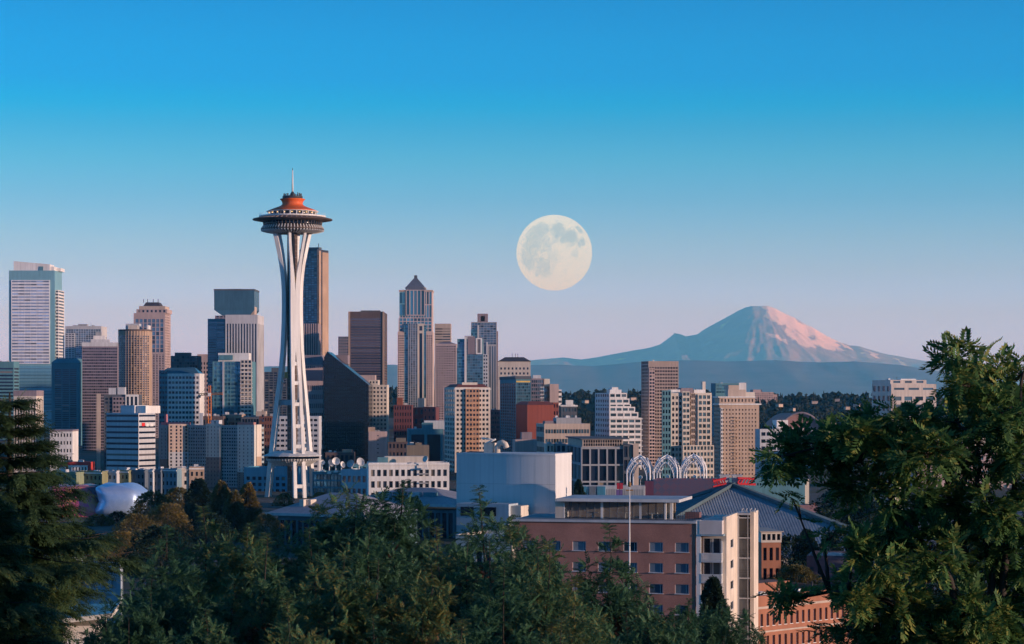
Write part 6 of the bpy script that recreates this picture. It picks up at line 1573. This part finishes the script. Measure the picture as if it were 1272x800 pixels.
# ------------------------------------------------------------------ trees
def pinnate(pairs, L, ll, lw, droop=0.25, fold=0.25):
    """one compound leaf along +x, as leaflets (four-cornered, folded along the midrib) on a drooping stalk"""
    v, f = [], []
    for i in range(pairs * 2 + 1):
        end = i == pairs * 2
        t_ = 1.0 if end else (0.22 + 0.75 * (i // 2) / max(1, pairs - 1) * .95)
        sg = 0 if end else (1 if i % 2 else -1)
        base = np.array([L * t_ * .98, 0, -droop * L * t_ ** 2])
        a = 0 if end else R(58 - 14 * t_)
        d = np.array([math.cos(a), sg * math.sin(a), -.32])
        d /= np.linalg.norm(d)
        s_ = np.cross([0, 0, 1.0], d); s_ /= np.linalg.norm(s_)
        sz = ll * (1.0 - .35 * abs(t_ - .5))
        m = base + d * sz * .42
        b = len(v)
        v += [base, m + s_ * lw / 2 - np.array([0, 0, fold * lw]), base + d * sz, m - s_ * lw / 2 - np.array([0, 0, fold * lw])]
        f.append((b, b + 1, b + 2, b + 3))
    b = len(v); w = L * .014
    v += [np.array([0, -w, 0]), np.array([0, w, 0]), np.array([L * .95, w * .5, -droop * L * .9]), np.array([L * .95, -w * .5, -droop * L * .9])]
    f.append((b, b + 1, b + 2, b + 3))
    return np.array(v), np.array(f)

def conifer_spray(n, L, nl, seed):
    """a drooping twig with side twigs set with needles"""
    rg = np.random.default_rng(seed); v, f = [], []
    for i in range(n):
        t_ = (i + .5) / n
        base = np.array([L * t_, rg.normal(0, .02) * L, -.30 * L * t_ ** 1.6])
        for sg in (-1, 1):
            a = R(rg.uniform(25, 60)); d = np.array([math.cos(a), sg * math.sin(a), -rg.uniform(.15, .6)]); d /= np.linalg.norm(d)
            s_ = np.cross(d, [0.2, 0, 1.0]); s_ /= np.linalg.norm(s_); q = nl * rg.uniform(.7, 1.25) * (1 - .4 * t_)
            w = nl * .11; b = len(v); m = base + d * q * .45
            v += [base, m + s_ * w, base + d * q, m - s_ * w]; f.append((b, b + 1, b + 2, b + 3))
    return np.array(v), np.array(f)

def place(tmpl, P, Dr, sc, rng, up=None, roll=.5):
    tv, tf = tmpl
    n = len(P)
    x = Dr / np.linalg.norm(Dr, axis=1, keepdims=True)
    u = np.tile([0, 0, 1.0], (n, 1)) + rng.normal(0, roll, (n, 3))
    y = np.cross(u, x); y /= np.linalg.norm(y, axis=1, keepdims=True) + 1e-9
    z = np.cross(x, y)
    V = P[:, None, :] + sc[:, None, None] * (tv[None, :, 0:1] * x[:, None, :] + tv[None, :, 1:2] * y[:, None, :] + tv[None, :, 2:3] * z[:, None, :])
    F = tf[None] + (np.arange(n) * len(tv))[:, None, None]
    return V.reshape(-1, 3), F.reshape(-1, tf.shape[1])

def ell_points(rng, n, c, rad, inner=.55, squash_dir=None):
    d = rng.normal(size=(n, 3)); d /= np.linalg.norm(d, axis=1, keepdims=True)
    q = inner + (1 - inner) * rng.random(n) ** .6
    P = np.array(c) + d * np.array(rad) * q[:, None]
    return P, d

def rosettes(rng, nC, per, c, rad, inner, spread):
    C_, d = ell_points(rng, nC, c, rad, inner)
    out_ = C_ - np.array(c); out_ /= (np.array(rad) ** 1.0); out_ /= np.linalg.norm(out_, axis=1, keepdims=True) + 1e-6
    P = np.repeat(C_, per, axis=0) + rng.normal(0, .05, (nC * per, 3))
    a = rng.normal(0, 1, (nC * per, 3)); a /= np.linalg.norm(a, axis=1, keepdims=True)
    D_ = np.repeat(out_, per, axis=0) * spread + a + np.array([0, 0, .12])
    return P, D_

LEAF_MID = leafmat('sumac_leaf', (.042, .105, .056), (.078, .185, .086), (.20, .18, .055))
LEAF_DRY = leafmat('seed_cluster', (.10, .048, .028), (.19, .095, .05), (.24, .14, .07))
LEAF_BIG = leafmat('walnut_leaf', (.052, .125, .044), (.11, .22, .064), (.34, .32, .08))
LEAF_FIR = leafmat('fir_needle', (.042, .085, .040), (.09, .15, .055), (.20, .19, .05))
LEAF_OL = leafmat('olive_leaf', (.14, .125, .045), (.26, .20, .07), (.30, .20, .06))
LEAF_DK = leafmat('dark_leaf', (.02, .045, .03), (.05, .085, .05))
PIN = pinnate(5, .46, .17, .066, droop=.5)
PINB = pinnate(5, .36, .17, .070, droop=.5)

def crown_build(parts, mats, root, name='crown'):
    V, F, M, n0 = [], [], [], 0
    for v, f, mi in parts:
        V.append(v); F.append(f + n0); M.append(np.full(len(f), mi)); n0 += len(v)
    return np_mesh(name, np.concatenate(V), np.concatenate(F), mats, np.concatenate(M), root)

def copy_tree(o, parent=None):
    c = o.copy(); COL.objects.link(c); c.parent = parent
    for ch in list(o.children): copy_tree(ch, c)
    return c

# --- the dense tree row in front: feathery compound leaves, upright plumes, rusty seed clusters inside
def feather_tree(seed, root):
    rng = np.random.default_rng(seed); rg = random.Random(seed)
    parts, lim = [], MB()
    Ht = 15.0
    lim.tube([(0, 0, 0), (.1, .05, 4), (-.1, .1, 9), (0, 0, 12.6)], [.20, .15, .07, .02], 8)
    plumes = [((0, 0, 12.6), (1.2, 1.2, 2.3))]
    for lev, (zc, rr, m) in enumerate(((11.9, 1.5, 4), (10.4, 2.5, 6), (8.4, 3.2, 8), (6.2, 3.6, 8), (4.0, 3.8, 7))):
        for i in range(m):
            a = 2 * math.pi * (i + rg.random() * .7) / m
            q = rr * rg.uniform(.7, 1.15)
            plumes.append(((q * math.cos(a), q * math.sin(a), zc + rg.uniform(-.9, .9)), (rg.uniform(.95, 1.5), rg.uniform(.95, 1.5), rg.uniform(1.2, 2.0))))
    for c, rad in plumes:
        c = np.array(c)
        lim.tube([(c[0] * .1, c[1] * .1, max(1, c[2] - 2.8)), tuple(c * [.6, .6, 1] - [0, 0, .9]), tuple(c + [0, 0, rad[2] * .6])], [.06, .035, .012], 5)
        n = int(470 * rad[0] * rad[2])
        P, out_ = rosettes(rng, max(8, n // 11), 11, c, rad, .45, .75)
        keep = P[:, 2] > c[2] - rad[2] * .75
        P, out_ = P[keep], out_[keep]
        v, f = place(PIN, P, out_, rng.uniform(.42, .78, len(P)), rng, roll=.35); parts.append((v, f, 0))
        m = int(n * .65)
        P, d = ell_points(rng, m, c - [0, 0, rad[2] * .45], np.array(rad) * [1.14, 1.14, .6], .75)
        v, f = place(pinnate(4, .20, .10, .06, droop=.5), P, rng.normal(0, 1, (m, 3)) - [0, 0, .5], rng.uniform(.8, 1.6, m), rng, roll=1); parts.append((v, f, 1))
        # a tuft of leaves shooting up from the plume
        if rg.random() < .55:
            h = rg.uniform(.5, 1.2); top = c + [rg.uniform(-.3, .3), rg.uniform(-.3, .3), rad[2] * .8]
            lim.tube([tuple(c), tuple(top), tuple(top + [.1, 0, h])], [.03, .02, .008], 5)
            k = 52; zz = rng.random(k) ** .6; P = top + np.stack([.1 * zz, 0 * zz, h * zz], 1); a = rng.random(k) * 6.28
            v, f = place(PIN, P, np.stack([np.cos(a), np.sin(a), .25 + .4 * zz], 1), rng.uniform(.3, .55, k), rng, roll=.3); parts.append((v, f, 0))
    lim.build('trunk', BARK, root)
    crown_build(parts, [LEAF_MID, LEAF_DRY], root)

FG = 'feathery trees on the slope below the viewpoint'
protos = []
FEATHER = [  # photo column and row of the tip, distance, size, turn, label
    (425, 590, 112, 1.05, 0, 'feathery tree whose thin tip stands before the satellite dishes'),
    (490, 586, 108, 1.1, 80, 'feathery tree with a tall tufted tip before the sunlit white office'),
    (604, 604, 100, 1.0, 150, 'feathery tree with a lone tuft rising against the white stage block'),
    (755, 655, 104, .95, 220, 'feathery tree reaching up the brick apartment house beside the slender pole'),
    (362, 640, 110, 1.0, 300, 'feathery tree below the observation tower foot'),
    (458, 640, 96, 1.0, 40, 'feathery tree between the two tallest feathery tips'),
    (545, 655, 104, .95, 120, 'feathery tree before the low hall beside the stage block'),
    (255, 634, 105, 1.0, 200, 'feathery tree below the dark columnar tree'),
    (660, 645, 88, .9, 260, 'feathery tree hiding the left end of the brick apartment house'),
    (900, 735, 100, .8, 10, 'small feathery tree at the foot of the white balconies'),
    (205, 654, 90, .9, 100, 'feathery tree beside the tip of the conifer boughs'),
    (325, 668, 84, .95, 330, 'front feathery tree below the first pavilion'),
    (415, 668, 80, .95, 60, 'front feathery tree below the thin tipped one'),
    (525, 690, 80, .9, 140, 'front feathery tree low in the middle of the row'),
    (625, 700, 72, .9, 290, 'front feathery tree before the stage block tree'),
    (715, 722, 76, .9, 20, 'front feathery tree under the brick windows'),
    (805, 735, 80, .85, 110, 'front feathery tree left of the stair tower foot'),
    (250, 745, 62, .85, 190, 'nearest feathery tree in the lower left middle'),
    (470, 765, 60, .85, 250, 'nearest feathery tree below the middle of the row'),
    (690, 775, 62, .85, 310, 'nearest feathery tree at the lower edge before the brick house'),
    (855, 775, 70, .75, 70, 'lowest feathery tree beside the white stair wall'),
    (300, 640, 102, 1.0, 75, 'feathery tree before the pair of olive poplars'),
    (395, 655, 99, 1.0, 215, 'feathery tree just left of the thin tipped one'),
    (580, 668, 92, .95, 15, 'feathery tree below the lone tuft against the stage block'),
    (705, 690, 92, .85, 185, 'feathery tree at the first brick windows'),
    (848, 735, 96, .7, 95, 'narrow feathery tree before the white pier of the brick house'),
    (365, 745, 64, .85, 160, 'nearest feathery tree under the foot of the observation tower'),
    (575, 775, 60, .85, 35, 'nearest feathery tree at the lower edge below the low hall'),
    (775, 785, 66, .8, 230, 'lowest feathery tree under the slender pole'),
    (188, 700, 84, .9, 45, 'feathery tree covering the right end of the shaded blue grey wall'),
    (642, 655, 90, .95, 155, 'feathery tree over the left end of the brick apartment house roof'),
    (676, 678, 84, .85, 275, 'feathery tree just right of the one over the brick roof end'),
    (160, 712, 80, .8, 130, 'feathery tree before the shaded blue grey wall'),
]
for i, (px, py, D, sc, rot, lab) in enumerate(FEATHER):
    tip = at(px, py, D)
    if i < 4:
        r = empty('feathery_tree', (0, 0, 0)); feather_tree(100 + i, r); protos.append(r)
    else:
        r = copy_tree(protos[i % 4])
    # foot on the slope, scaled so the tip reaches its height
    g = ground_z(tip.x, D) - .6
    hs = (tip.z - g) / 15.3
    r.location = (tip.x, tip.y, g); r.rotation_euler = (0, 0, R(rot)); r.scale = (hs * sc * .92, hs * sc * .92, hs)
    tag(r, lab, 'tree', FG)

# --- the big dark leaved tree on the right
def broad_tree():
    D0 = 40.0; k = D0 / FPX; rng = np.random.default_rng(77); rg = random.Random(77)
    base = at(1225, 830, D0); gzv = ground_z(base.x, D0) - .3
    r = empty('broad_leaved_tree', (base.x, D0, gzv), 0, 'big dark leaved tree with long spreading boughs filling the right edge', 'tree')
    o = Vector((base.x, D0, gzv))
    # clumps: photo column, row, depth off the trunk, half sizes in photo pixels
    cl = [(1200, 446, 0, 36, 18), (1225, 470, .8, 40, 26), (1190, 478, -.4, 22, 14), (1262, 470, .3, 22, 30), (1240, 515, -.5, 46, 28), (1185, 520, 1.0, 36, 20), (1130, 525, .2, 48, 20), (1085, 518, .8, 34, 12), (1060, 545, -.4, 46, 18), (1005, 550, .3, 42, 16), (965, 568, -.2, 30, 15), (1030, 572, .9, 36, 16), (1095, 560, .2, 44, 22), (1150, 565, -.8, 46, 26), (1210, 565, .4, 50, 28), (1262, 560, -.4, 26, 32), (985, 620, .2, 10, 4), (1065, 605, .6, 34, 17), (1120, 615, -.2, 46, 24), (1180, 625, .6, 44, 30), (1240, 625, -.6, 40, 34), (1030, 655, .3, 16, 6), (1055, 674, -.3, 26, 10), (1100, 665, .5, 42, 20), (1155, 685, -.6, 46, 26), (1215, 690, .5, 46, 32), (1265, 690, 0, 26, 36), (972, 742, .3, 20, 7), (1050, 728, .3, 36, 16), (1090, 745, -.5, 46, 24), (1050, 778, .4, 34, 18), (1150, 755, .3, 48, 28), (1215, 765, -.3, 46, 32), (1262, 770, .5, 30, 34), (1110, 790, .2, 56, 22), (1180, 805, -.4, 60, 24), (1250, 820, 0, 50, 30), (1090, 700, -.9, 28, 10), (1300, 520, .4, 34, 44), (1310, 620, -.3, 40, 50), (1305, 730, .2, 40, 50)]
    parts, lim = [], MB()
    stems = [((1225, 830), (1232, 720), (1215, 600), (1218, 480)), ((1235, 830), (1250, 700), (1262, 580), (1268, 480)), ((1215, 830), (1180, 720), (1120, 640), (1060, 560)), ((1228, 830), (1200, 690), (1170, 580), (1150, 530)), ((1210, 830), (1140, 770), (1080, 735), (1030, 735))]
    def P_(px, py, dy=0.0): return at(px, py, D0 + dy) - o
    nodes = []
    for si, st in enumerate(stems):
        pts = []
        for i in range(len(st) - 1):
            for j in range(6):
                f = j / 6; a, e = st[i], st[i + 1]
                pts.append(P_(a[0] + (e[0] - a[0]) * f + rg.uniform(-2, 2), a[1] + (e[1] - a[1]) * f, .25 * math.sin(si * 2 + i + f)))
        pts.append(P_(*st[-1]))
        pts = [Vector((0, 0, -1)) + Vector((.12 * (si - 2), 0, 0))] + pts
        lim.tube(pts, [.085 * (1 - .88 * i / (len(pts) - 1)) + .008 for i in range(len(pts))], 7)
        nodes += pts[3:]
    for (px, py, dy, rx, ry) in cl:
        c = P_(px, py, dy)
        src = min(nodes, key=lambda q: (q - c).length + max(0, q.z - c.z) * 1.5)
        mid = src.lerp(c, .5) + Vector((rg.uniform(-.1, .1), rg.uniform(-.1, .1), rg.uniform(-.05, .18)))
        lim.tube([src, mid, c], [.035, .026, .012], 5)
        ax, az = rx * k * .9, ry * k * .9; ay = max(.30, min(ax, .75))
        nt = max(4, int(9 * ax * ay * 2))
        for j in range(nt):
            e = c + Vector((rg.uniform(-.85, .85) * ax, rg.uniform(-.85, .85) * ay, rg.uniform(-.6, .7) * az)); lim.tube([src.lerp(c, .75), (src.lerp(c, .8) + e) / 2 + Vector((0, 0, .03)), e], [.012, .008, .003], 4)
        n = int(820 * (ax * ay * max(az, .16)) ** .72) + 60
        P, dd = rosettes(rng, max(6, n // 9), 9, np.array(c), (ax, ay, az), .25, .55)
        # ragged: drop leaves in random holes of the clump
        hole = rng.normal(size=(3, 3)) * [ax * .6, ay * .6, az * .6] + np.array(c)
        ok = np.ones(len(P), bool)
        for h in hole: ok &= np.linalg.norm((P - h) / [.18, .26, .11], axis=1) > 1
        P, dd = P[ok], dd[ok]
        v, f = place(PINB, P, dd, rng.uniform(.5, .92, len(P)), rng, roll=.4); parts.append((v, f, 0))
    lim.build('trunk', BARK, r); crown_build(parts, [LEAF_BIG], r)
broad_tree()

# --- the conifer on the left
def conifer(px, py, D, H, seed, label, spread=1.0, dens=1.0, side=None):
    rng = np.random.default_rng(seed); rg = random.Random(seed)
    tip = at(px, py, D); g = tip.z - H
    r = empty('conifer', (tip.x, tip.y, g), 0, label, 'tree')
    lim, parts = MB(), []
    lim.tube([(0, 0, -1), (.05, 0, H * .5), (0, 0, H * .8), (0, 0, H)], [.34, .22, .1, .02], 8)
    sprays = [conifer_spray(9, .50, .15, seed + q) for q in range(3)]
    z = H - .25; lev = 0
    while z > H * .08:
        t_ = (H - z) / H
        Lb = (0.35 + 9.2 * t_ * (1 - .45 * t_)) * spread
        m = 5 + int(4 * min(1, t_ * 3))
        for i in range(m):
            a = 2 * math.pi * (i + rg.random() * .8) / m + lev * .7
            L = Lb * rg.uniform(.62, 1.12)
            L *= float(np.interp(t_, [0, .14, .2, .27, .32, .38, .5], [.8, .78, .95, 1.2, .72, .40, .36]))
            up = .45 - 1.3 * t_ if t_ < .3 else -.05
            pts = []
            for j in range(6):
                f = j / 5; pts.append(Vector((L * f * math.cos(a), L * f * math.sin(a), z + L * (up * f * .55 - .22 * f * f + .16 * f ** 4))))
            lim.tube(pts, [max(.006, .035 * (1 - f / 5.5) * min(1, L / 2)) for f in range(6)], 5)
            n = int((30 + L * 85) * dens)
            fr = rng.random(n) ** .75; idx = np.clip((fr * 5).astype(int), 0, 4); w = fr * 5 - idx
            A = np.array([pts[q] for q in range(6)]); P = A[idx] * (1 - w)[:, None] + A[idx + 1] * w[:, None]
            lat = rng.normal(0, 1, n) * (.10 + .17 * L * (1 - fr) * (fr + .25))
            P = P + np.stack([-math.sin(a) * lat, math.cos(a) * lat, -np.abs(lat) * .35 - rng.random(n) * .10 * (1 + L * .4)], 1)
            sg = np.sign(lat) * rng.uniform(.2, 1.0, n)
            dd = np.stack([math.cos(a) - math.sin(a) * sg, math.sin(a) + math.cos(a) * sg, rng.uniform(-.5, .3, n) + (.35 if t_ < .12 else 0)], 1)
            v, f = place(sprays[i % 3], P, dd, rng.uniform(.6, 1.15, n), rng, roll=.35); parts.append((v, f, 0))
        z -= rg.uniform(.26, .40) * (1 + .6 * t_); lev += 1
    lim.build('trunk', BARK, r); crown_build(parts, [LEAF_FIR], r)
    return r
conifer(12, 487, 56, 15.0, 31, 'tall dark conifer with drooping boughs at the left edge', 1.0, .9)
conifer(-40, 590, 47, 12.0, 47, 'lower dark conifer cut by the left edge below the tall one', .85, .8)

# --- trees among the buildings below
def mid_crown(seed, shape, n, size):
    """leaf clumps for a tree of unit height: shape gives radius at height"""
    rng = np.random.default_rng(seed)
    h = rng.random(n); rad = np.array([shape(q) for q in h])
    a = rng.random(n) * 6.283; lob = 1 + .22 * np.sin(a * 3 + h * 9 + seed) + .16 * np.sin(a * 5 - h * 14)
    q = np.sqrt(rng.random(n)) * .55 + .45
    P = np.stack([rad * lob * q * np.cos(a), rad * lob * q * np.sin(a), h + rng.normal(0, .015, n)], 1)
    D_ = np.stack([np.cos(a), np.sin(a), rng.normal(.2, .5, n)], 1)
    tv = np.array([[0, 0, 0], [.5, .32, -.1], [1, 0, .05], [.5, -.32, -.1], [.1, .1, .3], [.6, .35, .42], [.9, .0, .55], [.45, -.2, .5]]); tf = np.array([[0, 1, 2, 3], [4, 5, 6, 7]])
    return place((tv, tf), P, D_, rng.uniform(.6, 1.4, n) * size, rng, roll=.9)
SH = {'column': lambda h: .17 * (math.sin(math.pi * min(1, h * .94 + .06)) ** .55) * (1.15 - .45 * h),
      'round': lambda h: .46 * max(0, math.sin(math.pi * (h * .86 + .12))) ** .6 if h > .16 else .05,
      'cone': lambda h: .26 * (1 - h) ** .85 + .012}
PR = {}
def mid_tree(kind, shape, px, py, D, H, wid, label, mat, group=None):
    key = (shape, mat.name)
    if key not in PR:
        r = empty(kind, (0, 0, 0))
        v, f = mid_crown(len(PR) + 3, SH[shape], 5200, .042); np_mesh('crown', v, f, mat, None, r)
        mb = MB(); mb.tube([(0, 0, -.05), (0, 0, .5), (.01, 0, .93)], [.022, .015, .004], 6)
        for i in range(6): a = i * 1.1; mb.tube([(0, 0, .25 + i * .09), (.1 * math.cos(a), .1 * math.sin(a), .38 + i * .09)], [.008, .003], 4)
        mb.build('trunk', BARK, r); PR[key] = r
    else: r = copy_tree(PR[key])
    tip = at(px, py, D); g = tip.z - H
    r.location = (tip.x, tip.y, g); r.scale = (H * wid, H * wid, H); r.rotation_euler = (0, 0, R(px * 37 % 360))
    tag(r, label, 'tree', group)
MT = 'trees of the park around the observation tower'
for a in (('poplar', 'column', 275, 600, 905, 22, 1.15, 'olive brown poplar left of a pair below the observation tower', LEAF_OL), ('poplar', 'column', 308, 603, 900, 22, 1.2, 'olive brown poplar nearest the left leg of the observation tower', LEAF_OL), ('poplar', 'column', 247, 597, 930, 22, 1.5, 'dark green columnar tree before the coloured row', LEAF_DK), ('poplar', 'column', 291, 612, 890, 20, 1.2, 'olive poplar tucked between its two taller neighbours', LEAF_OL),
          ('park_tree', 'round', 190, 612, 960, 17, 1.2, 'broad russet olive tree right of the silver museum bulge', LEAF_OL), ('park_tree', 'round', 222, 607, 990, 17, 1.0, 'olive tree left of the dark columnar tree', LEAF_OL), ('park_tree', 'round', 208, 627, 860, 18, 1.1, 'rounded olive tree in front of the russet one', LEAF_OL), ('park_tree', 'round', 168, 640, 840, 15, 1.2, 'low olive tree below the silver museum bulge', LEAF_OL), ('park_tree', 'round', 238, 628, 900, 15, .9, 'dark bushy tree at the foot of the columnar tree', LEAF_DK), ('park_tree', 'round', 330, 640, 840, 14, 1.0, 'russet bushy tree at the foot of the left tower leg', LEAF_OL), ('park_tree', 'round', 150, 662, 700, 15, 1.1, 'pale olive tree beside the conifer bough tips', LEAF_OL), ('park_tree', 'round', 262, 640, 800, 17, 1.0, 'dark round tree below the dark columnar tree', LEAF_DK), ('park_tree', 'round', 200, 655, 660, 16, 1.3, 'wide dark tree low behind the feathery row', LEAF_DK),
          ('park_tree', 'round', 353, 613, 1180, 11, 1.0, 'small brown tree between the observation tower legs', LEAF_OL), ('park_tree', 'round', 398, 612, 1120, 9, 1.3, 'low brown bush right of the observation tower leg', LEAF_OL), ('park_tree', 'round', 536, 608, 1060, 9, 1.5, 'low russet tree at the right foot of the sunlit white office', LEAF_OL),
          ('park_tree', 'round', 122, 640, 1000, 13, 1.3, 'olive tree below the magenta museum wall', LEAF_OL), ('park_tree', 'round', 146, 636, 1010, 12, 1.2, 'dark tree under the middle of the silver museum bulge', LEAF_DK), ('park_tree', 'round', 100, 656, 900, 15, 1.3, 'dark tree low between the conifer and the museum', LEAF_DK), ('park_tree', 'round', 180, 660, 780, 15, 1.3, 'dusky tree in front of the low olive tree', LEAF_OL), ('fir_tree', 'cone', 719, 597, 880, 15, 1.0, 'little dark fir right of the white stage block', LEAF_DK), ('fir_tree', 'cone', 1002, 660, 560, 17, 1.2, 'dark fir beyond the stair tower under the arena roof edge', LEAF_DK),
          ('park_tree', 'round', 1052, 606, 900, 24, 1.2, 'large dark round tree beyond the mauve tiled house', LEAF_DK), ('park_tree', 'round', 1085, 625, 800, 22, 1.2, 'dark round tree behind the boughs right of the mauve tiled house', LEAF_DK), ('park_tree', 'round', 988, 626, 1010, 9, 1.6, 'olive tree against the mauve tiled house', LEAF_OL), ('park_tree', 'round', 985, 668, 520, 14, 1.2, 'dark tree at the lower right end of the arena roof', LEAF_DK), ('park_tree', 'round', 990, 704, 400, 9, 1.2, 'rounded olive bush among the rooftops right of the stair tower', LEAF_OL), ('park_tree', 'round', 1060, 655, 520, 16, 1.3, 'dark tree behind the dark flat roofed house', LEAF_DK), ('park_tree', 'round', 1150, 690, 400, 18, 1.3, 'dark tree deep behind the big right hand tree', LEAF_DK), ('park_tree', 'round', 1235, 640, 420, 20, 1.3, 'dark tree behind the stems of the big right hand tree', LEAF_DK), ('park_tree', 'column', 886, 720, 290, 11, .95, 'dark narrow shrub tree before the white balconies', LEAF_DK)):
    mid_tree(*a, group=MT)
